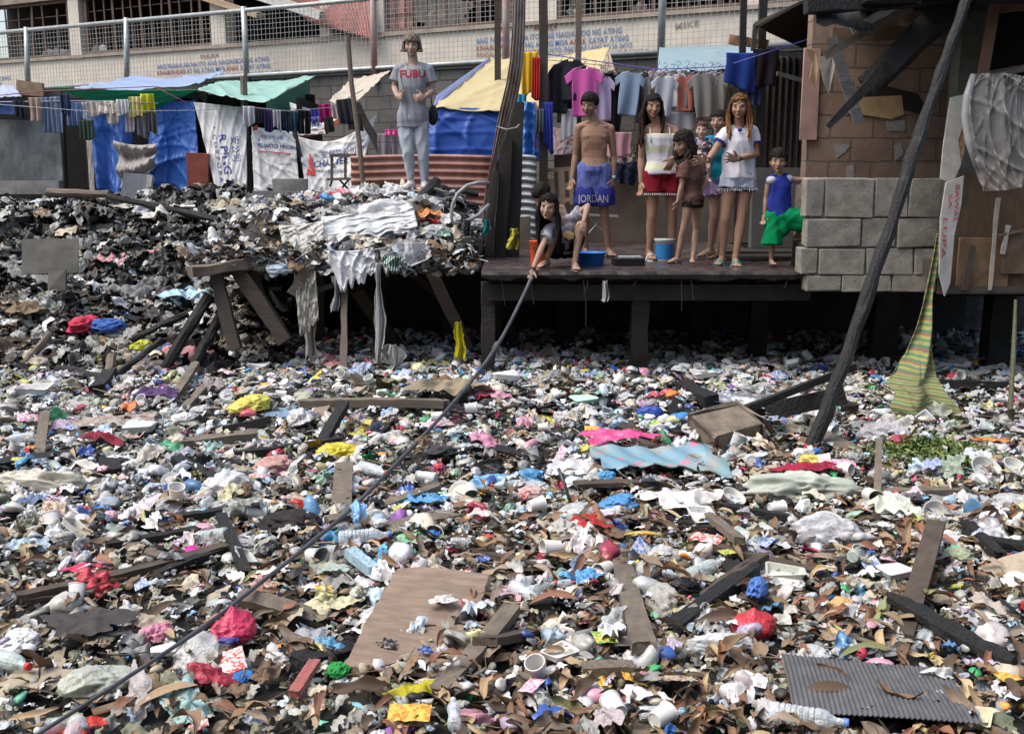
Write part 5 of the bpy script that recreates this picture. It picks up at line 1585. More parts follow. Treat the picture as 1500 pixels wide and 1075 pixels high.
 for k, (pts, c, lab) in enumerate((([(1181, 72), (1194, 76), (1199, 96), (1195, 128), (1186, 116), (1190, 92)], (.46, .30, .17), 'curled tan plywood strip hanging at the corner of the house'),
          ([(1199, 84), (1220, 80), (1224, 96), (1214, 137), (1206, 118)], (.42, .41, .38), 'curled pale strip hanging at the corner of the house'))):
  mb = MB(); mb.poly([at(x, y, 8.9 - .03 * k + .02 * (i % 2)) for i, (x, y) in enumerate(pts)], .012, axis=Vector((0, 1, 0)))
  tag(mb.build('peeled_strip', mat_plain(f'peeled_{k}', c, .8, 12, .4)), lab, 'peeled strip')
 # concrete column of the next shack
 slab('concrete_column', (at(1421, 80, 8.9).x, 8.95, 2.0), (.22, .2, 2.4), mat_plain('mossy_concrete', (.14, .145, .12), .9, 7, .5), 'mossy grey concrete column between the house and the plywood shack', 'column', jit=.01)
 # plywood shack
 s = thing('plywood_shack', 'plywood shack with an opening coloured dark as shade and a plastic sheet at the right edge', 'shack', (4.2, 8.4, .8))  # inside wall painted near-black in place of shade
 xa = at(1392, 300, 8.3).x
 mb = MB(); mb.box((xa + 1.0, 8.42, 1.30), (2.0, .03, .98)); mb.build('wall', mat_wood('shack_plywood', (.17, .10, .055), (.07, .045, .03), .75, (5, 5, 1.5), .3), s)
 PL = mat_plain('newer_plywood', (.25, .155, .085), .7, 6, .5)
 mb = MB(); mb.box((at(1440, 385, 8.38).x, 8.38, at(1440, 385, 8.38).z), (.42, .02, .40), jit=.008); mb.build('panel', PL, s)
 mb = MB(); mb.box((at(1488, 370, 8.38).x, 8.36, at(1488, 368, 8.38).z), (.25, .02, .36), jit=.008); mb.build('panel', mat_plain('brown_plywood', (.19, .125, .08), .75, 6, .5), s)
 for a_, b_, w_, c_ in (((1462, 290), (1450, 425), .03, (.42, .38, .32)), ((1477, 330), (1468, 372), .035, (.45, .42, .38)), ((1500, 338), (1462, 345), .02, (.2, .13, .08)), ((1425, 360), (1413, 425), .05, (.10, .07, .05))):
  mb = MB(); mb.beam(at(*a_, 8.33), at(*b_, 8.33), w_, .012, up=(0, 1, 0), jit=.004, seg=4); mb.build('batten', mat_plain(f'batten_{int(a_[0])}', c_, .8), s)
 mb = MB(); mb.box((xa + 1.0, 8.40, at(1400, 426, 8.35).z), (2.0, .10, .06), jit=.008); mb.build('floor_beam', DARKWOOD, s)
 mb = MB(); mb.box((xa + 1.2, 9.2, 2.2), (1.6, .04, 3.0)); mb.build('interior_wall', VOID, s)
 mb = MB(); mb.box((xa + 1.1, 8.7, 3.20), (2.2, 1.6, .05)); mb.build('roof', M_CHAR, s)
 mb = MB(); mb.beam(at(1462, -20, 8.3), at(1440, 108, 8.3), .07, .05, up=(0, 1, 0)); mb.build('door_post', mat_wood('red_brown_post', (.22, .11, .07), (.12, .06, .04)), s)
 mb = MB(); mb.beam(at(1465, 12, 8.34), at(1520, 8, 8.34), .04, .07); mb.build('lintel', mat_wood('red_brown_post', (.22, .11, .07), (.12, .06, .04)), s)
 mb = MB(); mb.box((at(1497, 95, 8.3).x, 8.35, at(1490, 100, 8.3).z), (.5, .14, .05), Euler((0, -.25, 0)), jit=.02); mb.build('splintered_beam', POSTW, s)
 # rough white board with red writing
 t2 = thing('white_board', 'tall whitewashed board with peeling edge and red hand-painted words', 'board', at(1392, 420, 8.25))
 mb = MB(); mb.poly([at(x, y, 8.26) for x, y in ((1393, 143), (1415, 138), (1413, 178), (1404, 205), (1408, 240), (1395, 270), (1378, 262), (1382, 215))], .02, axis=Vector((0, 1, 0)))
 mb.build('upper_board', mat_plain('whitewash', (.47, .46, .42), .85, 12, .3), t2)
 mb = MB(); mb.poly([at(x, y, 8.27) for x, y in ((1414, 152), (1418, 190), (1412, 225), (1400, 268), (1392, 268), (1400, 215), (1406, 180))], .03, axis=Vector((0, 1, 0)))
 mb.build('splintered_edge', mat_plain('raw_splinter', (.40, .26, .13), .85, 30, .6), t2)
 lo = [(1386, 268), (1412, 258), (1408, 300), (1398, 345), (1392, 415), (1384, 434), (1376, 400), (1378, 320)]
 mb = MB(); mb.poly([at(x, y, 8.22) for x, y in lo], .02, axis=Vector((0, 1, 0)))
 mb.build('lower_board', mat_plain('whitewash2', (.50, .49, .47), .85, 10, .3), t2)
 RDP = mat_plain('red_paint', (.46, .10, .12), .8, 20, .3, None)
 for tx, px, py, ln, h in (('BAWAL', 1400, 270, 56, 7), ('SA', 1390, 284, 22, 6), ('LUPA', 1382, 318, 62, 7)):
  V, F = text_mesh(tx, 1.0, .015, 1.05)
  k = ln / V[:, 0].max()
  mb = MB()
  mb.add([at(px + v[1] * h * 1.3 + (v[0] * k) * -.06, py + v[0] * k, 8.21) for v in V], F)
  mb.build('lettering', RDP, t2)
 # translucent plastic sheet
 mb = MB()
 L_ = [(1424, 108), (1418, 130), (1414, 165), (1418, 205), (1428, 245), (1440, 280)]
 R2 = [(1520, 118), (1520, 140), (1520, 170), (1520, 210), (1520, 235), (1520, 255)]
 cn = SinNoise(77, 3.0); cf_ = [(RND.uniform(0, PI), RND.uniform(4, 16), RND.uniform(.3, .9)) for _ in range(9)]
 def pf(u, v):
  i = min(4, int(v * 5)); f = v * 5 - i
  l = (L_[i][0] + (L_[i + 1][0] - L_[i][0]) * f, L_[i][1] + (L_[i + 1][1] - L_[i][1]) * f)
  r = (R2[i][0] + (R2[i + 1][0] - R2[i][0]) * f, R2[i][1] + (R2[i + 1][1] - R2[i][1]) * f)
  p = at(l[0] + (r[0] - l[0]) * u, l[1] + (r[1] - l[1]) * u + 10 * math.sin(u * 3.1) * (v - .3), 8.12)
  w = float(cn(u, v)); d = sum(k_ * (1 - abs(math.sin((u * math.cos(a_) + v * math.sin(a_)) * f_ + a_ * 7 + w))) ** 6 for a_, f_, k_ in cf_)
  return p + Vector((0, .03 * w - .05 * d - .08 * math.sin(u * PI), 0))
 mb.grid(pf, 90, 70)
 t = NT('milky_plastic'); nz = t.noise(5, 5, .6, vec=t.mapping((1, 1, .3)))
 t.color((.42, .41, .39)); t.rough(.3); t.l(t.ramp(nz, [(.3, .35), (.7, .62)]), t.b.inputs['Alpha']); t.bump(t.noise(12, 5, .7), .6, .02)
 tag(mb.build('plastic_sheet', t.m, None, True), 'milky see-through plastic sheet hung over the plywood shack', 'plastic sheet')
 mb = MB(); mb.tube([at(1426, 110, 8.14), at(1417, 140, 8.12), at(1414, 170, 8.12), at(1419, 206, 8.11), at(1430, 245, 8.12)], [.02, .03, .028, .03, .02], 8, jit=.15)
 tag(mb.build('rolled_hem', mat_plain('milky_roll', (.45, .45, .44), .35, 12, .25), None, True), 'bunched pale hem along the edge of the plastic sheet', 'plastic hem')
 # striped woven cloth hanging into the rubbish
 mb = MB()
 prof = [(342, 1371, 1376), (365, 1366, 1378), (400, 1358, 1375), (440, 1350, 1371), (480, 1341, 1373), (520, 1328, 1374), (548, 1312, 1377), (562, 1300, 1380), (578, 1316, 1386), (596, 1306, 1400), (614, 1316, 1408)]
 sn = SinNoise(61, 3.0)
 def sf(u, v):
  i = min(len(prof) - 2, int(v * (len(prof) - 1))); f = v * (len(prof) - 1) - i
  a, b = prof[i], prof[i + 1]
  y = a[0] + (b[0] - a[0]) * f; l = a[1] + (b[1] - a[1]) * f; r = a[2] + (b[2] - a[2]) * f
  Y = 8.15 - .95 * sm(.0, .95, v)
  p = at(l + (r - l) * u, y, float(Y))
  return p + Vector((0, (.07 * math.sin(u * 8 + v * 3 + 1.5 * float(sn(u, v * 1.5))) + .04 * float(sn(u * 2, v * 2)) + .03 * (1 - abs(math.sin(u * 7 - v * 6))) ** 3) * min(1, v * 2 + .2), .02 * float(sn(u, v * 2)) * v))
 mb.grid(sf, 44, 90)
 t = NT('striped_weave')
 sx = t.n('ShaderNodeSeparateXYZ'); t.l(t.tc.outputs['UV'], sx.inputs[0])
 z = t.math('MULTIPLY', sx.outputs['Y'], 17.0)
 z = t.math('ADD', z, t.math('MULTIPLY', t.noise(2, 2, .5), .8))
 fr = t.math('FRACT', z)
 c = t.ramp(fr, [(0, (.27, .26, .07)), (.22, (.25, .25, .08)), (.24, (.07, .15, .085)), (.42, (.07, .15, .08)), (.44, (.22, .11, .075)), (.60, (.21, .10, .07)), (.62, (.27, .26, .07)), (.80, (.27, .27, .08)), (.82, (.08, .17, .10)), (1, (.08, .17, .09))])
 t.t.nodes[-1].color_ramp.interpolation = 'LINEAR'
 dm = t.ramp(t.noise(12, 6, .75), [(.45, 0), (.8, .6)])
 t.color(t.mix(dm, c, (.06, .055, .03))); t.rough(.85); t.bump(t.noise(180, 3, .5), .4, .003)
 o = mb.build('woven_cloth', t.m, None, True, thick=.004)
 uv = o.data.uv_layers.new(name='UVMap')
 for lp in o.data.loops:
  i = lp.vertex_index; uv.data[lp.index].uv = ((i % 45) / 44, (i // 45) / 90)
 tag(o, 'green, yellow and red striped woven cloth hanging from the shack into the rubbish', 'woven cloth')
 LMK.append((at(1350, 600, 7.2).x, 7.1, 'the striped woven cloth'))
 slab('support_block', (at(1374, 395, 8.3).x, 8.4, 1.02), (.09, .2, .14), DARKWOOD, 'dark timber block under the whitewashed board', 'timber block', jit=.008)
 mb = MB(); mb.tube([at(1488, 440, 7.6), at(1485, 520, 7.3), at(1480, 600, 7.0), gp(1482, 628, 0)], [.012, .016, .018, .02], 7, jit=.2)
 tag(mb.build('thin_stake', mat_wood('mossy_stake', (.11, .11, .055), (.05, .05, .03))), 'thin mossy stake standing in the rubbish at the right edge', 'stake')
 # dark lean-to behind the boy
 l = thing('lean_to', 'lean-to of dark corrugated sheets beside the block house', 'lean-to', (at(1140, 300, 12.6).x, 12.6, .97))
 mb = MB()
 xa, xb = at(1098, 200, 12.7).x, at(1200, 200, 12.7).x
 mb.grid(lambda u, v: (xa + (xb - xa) * u, 12.75 + .02 * math.sin(u * 2 * PI * 11), .97 + 2.2 * v), 132, 2)
 mb.build('wall_sheet', mat_corr('dark_sheet', (.06, .05, .042), (.02, .018, .016), .7, 4, .1), l)  # dark mottled tone on the corrugated sheet
 mb = MB(); mb.poly([at(1112, 40, 11.6), at(1205, -12, 11.0), at(1215, 90, 12.7), at(1125, 48, 12.7)], .03, axis=Vector((0, 0, 1))); mb.build('roof', VOID, l)
 for a_, b_ in (((1130, 76), (1182, 84)), ((1138, 108), (1182, 120))):
  mb = MB(); mb.beam(at(*a_, 12.5), at(*b_, 12.5), .03, .05); mb.build('pale_rail', mat_plain('pale_rail_paint', (.34, .35, .36), .6), l)
 mb = MB(); mb.beam(at(1107, 36, 12.2), at(1103, 75, 12.2), .05, .05, up=(0, 1, 0)); mb.beam(at(1107, 37, 12.2), at(1205, -8, 11.4), .05, .05); mb.build('roof_frame', DARKWOOD, l)
 board('brown_timber', mat_wood('tan_timber', (.42, .24, .12), (.25, .14, .08)), at(1068, 58, 12.4), at(1125, 66, 12.4), .06, .10, 'short tan timber resting on the posts behind the clothes', 'timber')
right_side()
# ================================================================ posts of the middle
def posts():
 for px, Y, w, top, bot, lab, m in ((729, 13.4, .075, -5, 84, 'thin dark post beside the red and white fence post', DARKWOOD), (796, 12.2, .10, -5, 262, 'tall thick dark post behind the pink shirt', DARKWOOD),
          (848, 12.9, .07, -5, 98, 'thinner grey post right of the tall thick post', POSTW), (1090, 12.3, .07, -5, 78, 'black post by the blue tarpaulin', M_CHAR), (1118, 12.4, .09, -5, 74, 'second black post under the lean-to roof', M_CHAR)):
  b = at(px, bot, Y)
  board('post', m, Vector((b.x, Y, 1.0)), at(px, top, Y), w, w * .8, lab, 'post', up=(0, 1, 0), jit=.004)
 # big bent rusted sheet and the heavy dark posts behind it
 Lp = [(752, -12), (750, 45), (747, 89), (741, 125), (733, 158), (727, 190), (721, 226), (713, 268), (707, 310), (704, 372)]
 Rp = [(770, -12), (769, 45), (767, 82), (763, 118), (757, 149), (749, 175), (742, 195), (730, 228), (720, 262), (711, 318)]
 def cv(u, v):
  k = v * (len(Lp) - 1); i = min(len(Lp) - 2, int(k)); f = k - i
  lx = Lp[i][0] + (Lp[i + 1][0] - Lp[i][0]) * f; ly = Lp[i][1] + (Lp[i + 1][1] - Lp[i][1]) * f
  rx = Rp[i][0] + (Rp[i + 1][0] - Rp[i][0]) * f; ry = Rp[i][1] + (Rp[i + 1][1] - Rp[i][1]) * f
  return at(lx + (rx - lx) * u, ly + (ry - ly) * u, 9.9 + .12 * u + .018 * math.sin(u * 2 * PI * 4.5))
 mb = MB(); mb.grid(cv, 45, 60)
 tag(mb.build('bent_roof_sheet', RUSTY, None, True, thick=.004), 'tall bent strip of rusted corrugated sheet standing beside the platform', 'roof sheet')
 t = thing('post_cluster', 'cluster of three heavy dark posts tied behind the bent rusted sheet', 'post cluster', (at(735, 480, 10.2).x, 10.2, 0))
 for a, b, Y, w in (((755, 150), (742, 500), 10.25, .17), ((742, 205), (724, 500), 10.15, .12), ((724, 250), (708, 500), 10.1, .07)):
  mb = MB(); mb.beam(at(*b, Y), at(*a, Y), w, w * .7, up=(0, 1, 0), jit=.008, seg=8); mb.build('post', M_SOOT, t)
 mb = MB(); mb.tube([at(729, 186, 9.88), at(742, 190, 9.86), at(757, 187, 9.88), at(760, 183, 10.1)], .008, 6); mb.build('tie_wire', mat_plain('twine', (.4, .38, .34), .8, bump=None), t)
 mb = MB(); mb.tube([at(x, y, Y) for x, y, Y in ((716, 268, 9.9), (700, 268, 9.8), (684, 272, 9.75), (670, 284, 9.7), (663, 300, 9.7), (661, 318, 9.7), (664, 327, 9.7), (680, 326, 9.75), (700, 316, 9.8), (716, 300, 9.9))], .018, 8)
 tag(mb.build('hose_loop', mat_plain('grey_hose', (.33, .35, .36), .5), None, True), 'bent grey hose loop beside the rusted sheet', 'hose')
 # corrugated fences
 def corr(p0, p1, z0, z1, Y, mat, n, amp, lab, horizontal=True, name='corrugated_fence'):
  a = at(p0, 250, Y).x; b = at(p1, 250, Y).x; mb = MB()
  if horizontal: mb.grid(lambda u, v: (a + (b - a) * u, Y + amp * math.sin(v * 2 * PI * n) + .02 * math.sin(u * 5), z0 + (z1 - z0) * v + .02 * math.sin(u * 3)), 12, n * 8)
  tag(mb.build(name, mat, None, True, thick=.003), lab, 'corrugated sheet')
 corr(514, 722, 1.30, 1.99, 12.0, REDC, 8, .018, 'low red oxide corrugated sheet behind the standing woman')
 corr(746, 786, 1.05, 1.98, 11.7, GREYC, 11, .016, 'grey corrugated sheet between the dark posts')
 slab('tan_board', (at(744, 320, 11.4).x + .12, 11.3, 1.12), (.26, .03, .42), POSTW, 'grey weathered board behind the orange bucket', 'board', jit=.01)
 # brown poles and sticks on the left
 for a, b, Y, r, m, lab in (((509, 52), (533, 284), 11.6, .028, POSTW, 'thin brown pole behind the hanging dark clothes'),
        ((357, 112), (366, 312), 13.4, .045, POSTW, 'weathered pole standing before the white banners'),
        ((522, 152), (560, 228), 12.9, .05, DARKWOOD, 'black slanting timber leaning on the red sheet'),
        ((431, 190), (452, 282), 13.2, .035, DARKWOOD, 'thin black timber between the second and third banners'),
        ((232, 150), (262, 150), 13.6, .02, POSTW, 'short stick holding the washing line')):
  mb = MB(); p, q = at(*b, Y), at(*a, Y)
  mb.tube([p, p.lerp(q, .35) + Vector((.01, 0, 0)), p.lerp(q, .7) - Vector((.012, 0, 0)), q], r, 7, jit=.1)
  tag(mb.build('pole', m), lab, 'pole')
 slab('concrete_ledge', ((at(372, 290, 12.2).x + at(520, 290, 12.2).x) / 2, 12.35, 1.46), (at(520, 290, 12.2).x - at(372, 290, 12.2).x, .4, .26), CONC, 'long low concrete ledge below the banners', 'ledge', jit=.01)
 slab('hollow_block', (at(426, 274, 12.5).x, 12.5, 1.66), (.40, .15, .14), CONC, 'grey hollow block on the concrete ledge', 'block', jit=.008)
 # stool
 st = thing('wooden_stool', 'small wooden stool frame standing before the third banner', 'stool', at(502, 285, 12.6))
 mb = MB(); mb.beam(at(483, 228, 12.6), at(522, 228, 12.6), .05, .04); mb.build('top_rail', POSTW, st)
 mb = MB(); mb.beam(at(481, 263, 12.6), at(520, 262, 12.6), .22, .03); mb.build('seat', POSTW, st)
 for px in (486, 506):
  mb = MB(); mb.beam(at(px, 228, 12.62), at(px, 262, 12.62), .03, .03, up=(0, 1, 0)); mb.build('back_post', POSTW, st)
 for a, b in (((487, 263), (480, 284)), ((497, 263), (516, 284)), ((512, 262), (494, 284)), ((519, 262), (521, 284))):
  mb = MB(); mb.beam(at(*a, 12.58), at(*b, 12.58), .022, .022, up=(0, 1, 0)); mb.build('leg', DARKWOOD, st)
posts()
# ================================================================ timber staging with the rubbish heap
def staging():
 t = thing('timber_staging', 'rickety timber staging that carries the pale rubbish heap over the void', 'staging', (-1.4, 9.6, 0))
 mb = MB();
 for i in range(9):
  y = 9.42 + i * .25
  mb.beam((-2.35, y, .93 + RND.uniform(-.01, .01)), (-.36, y, .95 + RND.uniform(-.01, .01)), .2, .035, jit=.01, seg=5)
 mb.build('deck', DARKWOOD, t)
 legs = [((505, 420), (503, 548), 9.3, 9.0, .055, POSTW), ((522, 425), (592, 520), 9.8, 10.2, .12, DARKWOOD), ((626, 385), (684, 505), 9.4, 9.9, .11, POSTW), ((470, 385), (468, 500), 10.8, 10.8, .09, DARKWOOD),
   ((560, 400), (560, 500), 11.2, 11.2, .1, DARKWOOD), ((655, 390), (655, 500), 11.0, 11.0, .1, DARKWOOD), ((602, 400), (690, 470), 10.2, 10.6, .07, DARKWOOD)]
 for a, b, Ya, Yb, w, m in legs:
  mb = MB(); mb.beam(at(*b, Yb), at(*a, Ya), w, w * .7, up=(0, 1, 0), jit=.006, seg=6); mb.build('leg', m, t)
 for a, b, Ya, Yb, w, h, m in (((430, 392), (545, 366), 9.3, 9.35, .10, .06, POSTW), ((428, 432), (463, 372), 9.2, 9.25, .035, .10, POSTW), ((455, 430), (515, 406), 9.3, 9.35, .05, .05, DARKWOOD), ((575, 378), (700, 372), 9.35, 9.5, .08, .08, DARKWOOD), ((500, 385), (690, 350), 9.3, 9.45, .05, .05, POSTW)):
  mb = MB(); mb.beam(at(*a, Ya), at(*b, Yb), w, h, jit=.006, seg=5); mb.build('brace', m, t)
 # broken bench-like frame on the burnt bank
 f = thing('broken_frame', 'broken heavy timber trestle standing on the burnt bank', 'trestle', at(350, 490, 9.3))
 mb = MB(); mb.beam(at(278, 398, 9.1), at(378, 382, 9.4), .26, .09, jit=.01, seg=5); mb.build('top', POSTW, f)
 for a, b, Ya, Yb, w in (((316, 398), (345, 512), 9.2, 9.1, .11), ((348, 392), (418, 500), 9.3, 9.2, .13), ((372, 388), (395, 480), 9.7, 9.8, .08)):
  mb = MB(); mb.beam(at(*b, Yb), at(*a, Ya), w, w * .7, up=(0, 1, 0), jit=.008, seg=5); mb.build('leg', DARKWOOD, f)
 # charred sticks leaning on the bank
 for k, (a, b, Ya, Yb, r, lab) in enumerate((((306, 432), (232, 556), 9.3, 8.9, .055, 'thick charred pole slanting down in front of the trestle'), ((326, 458), (284, 532), 9.3, 9.0, .045, 'shorter charred pole right of the thick slanting one'),
            ((275, 458), (195, 496), 9.7, 9.5, .035, 'thin charred branch behind the lemon yellow bag'), ((238, 498), (172, 548), 9.0, 8.7, .03, 'thin charred branch under the lemon yellow bag'),
            ((85, 540), (160, 556), 8.8, 8.6, .05, 'charred log end at the foot of the burnt bank'), ((165, 520), (152, 572), 8.9, 8.6, .045, 'grey upright board stub before the yellow woven plastic'),
            ((70, 282), (160, 285), 12.3, 12.2, .05, 'grey rolled pipe on the crest of the burnt bank'), ((158, 288), (322, 322), 12.0, 11.6, .045, 'long black pipe lying down the crest of the burnt bank'),
            ((30, 540), (75, 488), 9.3, 9.5, .04, 'grey slat leaning at the left of the burnt bank'), ((120, 566), (70, 612), 8.6, 8.3, .05, 'grey square timber lying toward the foam boxes'),
            ((640, 268), (600, 312), 10.5, 10.0, .06, 'black charred log beside the standing woman feet'), ((520, 296), (600, 286), 10.4, 10.4, .045, 'black charred log lying behind the pale sacks'),
            ((640, 275), (700, 285), 10.9, 10.9, .035, 'charred slat by the hose loop'), ((460, 300), (540, 292), 11.2, 11.2, .03, 'charred slat near the orange rag'))):
  mb = MB(); p, q = at(*b, Yb), at(*a, Ya)
  mb.tube([p.lerp(q, i / 6) + Vector((RND.uniform(-.01, .01), 0, RND.uniform(-.01, .01))) for i in range(7)], [r * RND.uniform(.8, 1.1) for _ in range(7)], 8, jit=.14)
  grey = 'grey' in lab
  tag(mb.build('grey_timber' if grey else 'charred_pole', POSTW if grey else M_CHAR), lab, 'timber' if grey else 'charred pole')
 # grey board standing on the bank
 for px, py, w, h, Y, lab in ((74, 376, 80, 52, 10.4, 'square grey-green board standing on the burnt bank'), (84, 410, 26, 28, 10.0, 'small pale grey board leaning under the square board')):
  c = at(px, py, Y); s = 1 / pxm(c)
  tag(MB().box(c, (w * s, .03, h * s), Euler((-.35, 0, .05)), jit=.012).build('standing_board', mat_plain('grey_board', (.12, .118, .10), .8, 5, .5)), lab, 'board')
 # mound body
 xs = np.linspace(-3.0, -.30, 110); ys = np.linspace(9.22, 11.7, 100)
 X, Y = np.meshgrid(xs, ys); Z = heap_h(X, Y) + .02 * _n4(X, Y) - .02
 Z = np.where(X < -2.35, np.maximum(Z - .15 * 0, field_h(X, Y) - .05), Z)
 V = np.stack([X.ravel(), Y.ravel(), Z.ravel()], 1)
 me = tri_mesh('rubbish_mound', V, grid_idx(110, 100), bpy.data.materials['muck'])
 o = link('rubbish_mound', me); tag(o, 'dark packed rubbish under the pale heap on the staging', 'rubbish mound'); o['kind'] = 'stuff'
 md = o.modifiers.new('thickness', 'SOLIDIFY'); md.thickness = .05; md.offset = -1
staging()
LMH = [(-1.05, 10.5, 'the standing woman'), (-2.4, 11.0, 'the orange rag'), (-.6, 10.2, 'the hose loop'), (-1.5, 9.6, 'the pale sacks'), (-2.1, 10.2, 'the heap edge'), (-.9, 9.6, 'the white tee')]
def heap_pieces():
 rg = np.random.default_rng(21); R_ = random.Random(21)
 Lh = Litter()
 for protos, n, s0, s1, tilt in (([film(i, 7, .3, .25, .7) for i in range(5)], 1700, .05, .17, .7), ([wad(30 + i, 2, .5, 8, .3, 0) for i in range(4)], 700, .03, .08, .6), ([stick(75 + i, 4, 4, .015) for i in range(4)], 500, .1, .3, .25)):
  x = rg.uniform(-3.0, -.33, n); y = rg.uniform(9.25, 11.7, n); z = heap_h(x, y) + rg.uniform(-.02, .05, n)
  # some of it spills over the front edge
  k = rg.random(n) < .25; y[k] = 9.30 + rg.normal(0, .05, k.sum()); z[k] = rg.uniform(.9, 1.15, k.sum())
  pal = WHITES + WHITES + GREYS + BEIGES + BLACKS + BROWNS
  col = pick(pal, n, rg)
  if tilt == .15: col = pick(BROWNS + BLACKS + BEIGES, n, rg)
  kk = rg.integers(0, len(protos), n); R = rot_mats(n, tilt, rg)
  for q, p in enumerate(protos):
   m = kk == q; Lh.add(p, np.stack([x[m], y[m], z[m]], 1), rg.uniform(s0, s1, m.sum()), R[m], col[m])
 # scraps and sooty bits hanging on the trestle side and bank crest
 n = 5200; x = rg.uniform(-7.5, -2.2, n); y = rg.uniform(9.2, 13.2, n); z = field_h(x, y) + rg.uniform(-.02, .10, n)
 col = np.where(rg.random((n, 1)) < .80, pick(BLACKS + BLACKS + GREYS, n, rg), pick(WHITES + BROWNS + GREYS + BEIGES, n, rg))
 protos = [film(40 + i, 10, .4, .4, .7) for i in range(5)]; kk = rg.integers(0, 5, n); R = rot_mats(n, .5, rg)
 for q, p in enumerate(protos):
  m = kk == q; Lh.add(p, np.stack([x[m], y[m], z[m]], 1), .04 + .24 * rg.random(m.sum()) ** 2, R[m], col[m])
 Lh.build('heap_litter', MATS['scrap_surface'], 'small pale and sooty scraps covering the heap and the burnt bank', 'litter')
 films = [mesh_of(*film(520 + i, 24, .4, .3, .6), M_BAG, 'film') for i in range(6)]
 def ph(x, y):
  b = min(LMH, key=lambda l: (l[0] - x) ** 2 + (l[1] - y) ** 2); dx, dy = x - b[0], y - b[1]
  return (('behind' if dy > 0 else 'in front of') if abs(dy) > abs(dx) else ('to the right of' if dx > 0 else 'to the left of')) + ' ' + b[2]
 for i in range(120):
  x = rg.uniform(-2.9, -.4); y = rg.uniform(9.3, 11.5)
  nm, c = R_.choices(C_BAG, [20, 14, 10, 8, 4, 1, 1, 1, 1, 1, 4, 6, 1, 1, 1, 1])[0]
  s = rg.uniform(.10, .34)
  put('plastic_film', R_.choice(films), x, y, s, rg.uniform(0, 6.28), f'{"wide" if s > .22 else "small"} {nm} film on the heap {ph(x, y)}', 'plastic film', 'films on the staging heap',
   z=float(heap_h(np.array([x]), np.array([y]))[0]) + rg.uniform(.01, .07), tilt=(rg.normal(0, .3), rg.normal(0, .3)), col=tuple(c))
 # the big pale sacks bulging over the edge, the white tee and the hanging strips
 def sack(px, py, wpx, Y, yaw, lab, col, zs=1.0, ys=.5, seed=1, mat=None, flat=.5, lift=0):
  tt = np.linspace(8.9, 11.4, 500); d = ray(px, py); xx = d.x / d.y * tt; zz = CAMZ + d.z / d.y * tt
  bl = (zz <= heap_h(xx, tt) + .02) & (tt > 9.25)
  Y = float(tt[int(np.argmax(bl))]) + .02 if bl.any() else Y
  c = at(px, py, Y); w = wpx / pxm(c)
  return put('pale_sack', W_(seed, mat, flat), c.x, c.y, w, math.radians(yaw), lab, 'plastic sack', None, z=c.z - w * flat * zs * .28 + lift, col=col, zs=zs, ys=ys)
 sack(525, 345, 170, 9.75, 8, 'long white plastic sack bulging over the staging edge', (.66, .68, .67), .7, .55, 601)
 sack(505, 352, 90, 9.55, -6, 'pale blue-white plastic roll under the long white sack', (.60, .66, .66), .6, .6, 602)
 sack(572, 318, 120, 10.1, 20, 'bright white crumpled sack before the standing woman', (.72, .72, .72), .9, .6, 603)
 sack(440, 335, 70, 9.9, 0, 'translucent cream sack at the left end of the heap', (.56, .55, .50), .8, .8, 604)
 sack(600, 345, 90, 9.7, -10, 'cloudy white film bundle under the charred log', (.56, .57, .55), .7, .6, 605)
 sack(640, 340, 60, 9.8, 30, 'pale blue-grey plastic bundle right of the charred log', (.50, .53, .52), .9, .8, 606)
 sack(648, 290, 64, 10.7, 0, 'dark blue cloth bundle under the hose loop', (.05, .11, .30), .8, .8, 607, M_RAG)
 sack(678, 300, 50, 10.3, 0, 'black plastic bundle inside the hose loop', (.025, .025, .03), .9, .8, 608)
 sack(606, 300, 60, 10.35, 0, 'brown cardboard bundle under the standing woman feet', (.20, .16, .12), .9, .8, 609, M_CARD)
 sack(475, 297, 30, 11.0, 0, 'small coral red bag on the heap', (.72, .08, .12), .8, .8, 610)
 sack(520, 385, 84, 9.35, -5, 'shiny white bag drooping from the staging edge', (.66, .67, .72), 1.2, .5, 611)
 sack(415, 392, 60, 9.5, 0, 'cream and blue bag heap left of the staging edge', (.45, .55, .66), .8, .7, 612)
 sack(660, 380, 50, 9.5, 0, 'mustard and brown rag at the right end of the heap', (.30, .22, .08), 1.2, .6, 613, M_RAG)
 sack(640, 372, 70, 9.45, 0, 'grey netted bundle hanging at the right end of the heap', (.20, .19, .17), 1.2, .5, 614, M_RAG)
 hr = random.Random(77)
 for i in range(26):
  x = 432 + i * 10 + hr.uniform(-6, 6); y = hr.choice([300, 318, 335, 350, 364]) + hr.uniform(-8, 8)
  nm, c = hr.choice([('white', (.70, .70, .70)), ('cloudy white', (.55, .56, .55)), ('cream', (.52, .47, .38)), ('pale blue', (.50, .58, .64)), ('brown', (.18, .13, .09)), ('black', (.02, .02, .022)), ('grey', (.25, .25, .25))])
  wd = ['above the front boards', 'beside the drooping white bag', 'near the bright white sack', 'by the charred log'][i % 4]
  sack(x, y, hr.uniform(34, 84), 9.9, hr.uniform(-40, 40), f'{nm} crumpled bundle on the staging heap {wd}', c, hr.uniform(.6, 1.1), hr.uniform(.5, .9), 630 + i % 9, hr.choice([None, M_RAG, None]))['group'] = 'crumpled bundles on the staging heap'
 sack(700, 330, 44, 9.9, 0, 'grey clear bundle below the hose loop', (.35, .36, .37), 1.0, .8, 615)
heap_pieces()
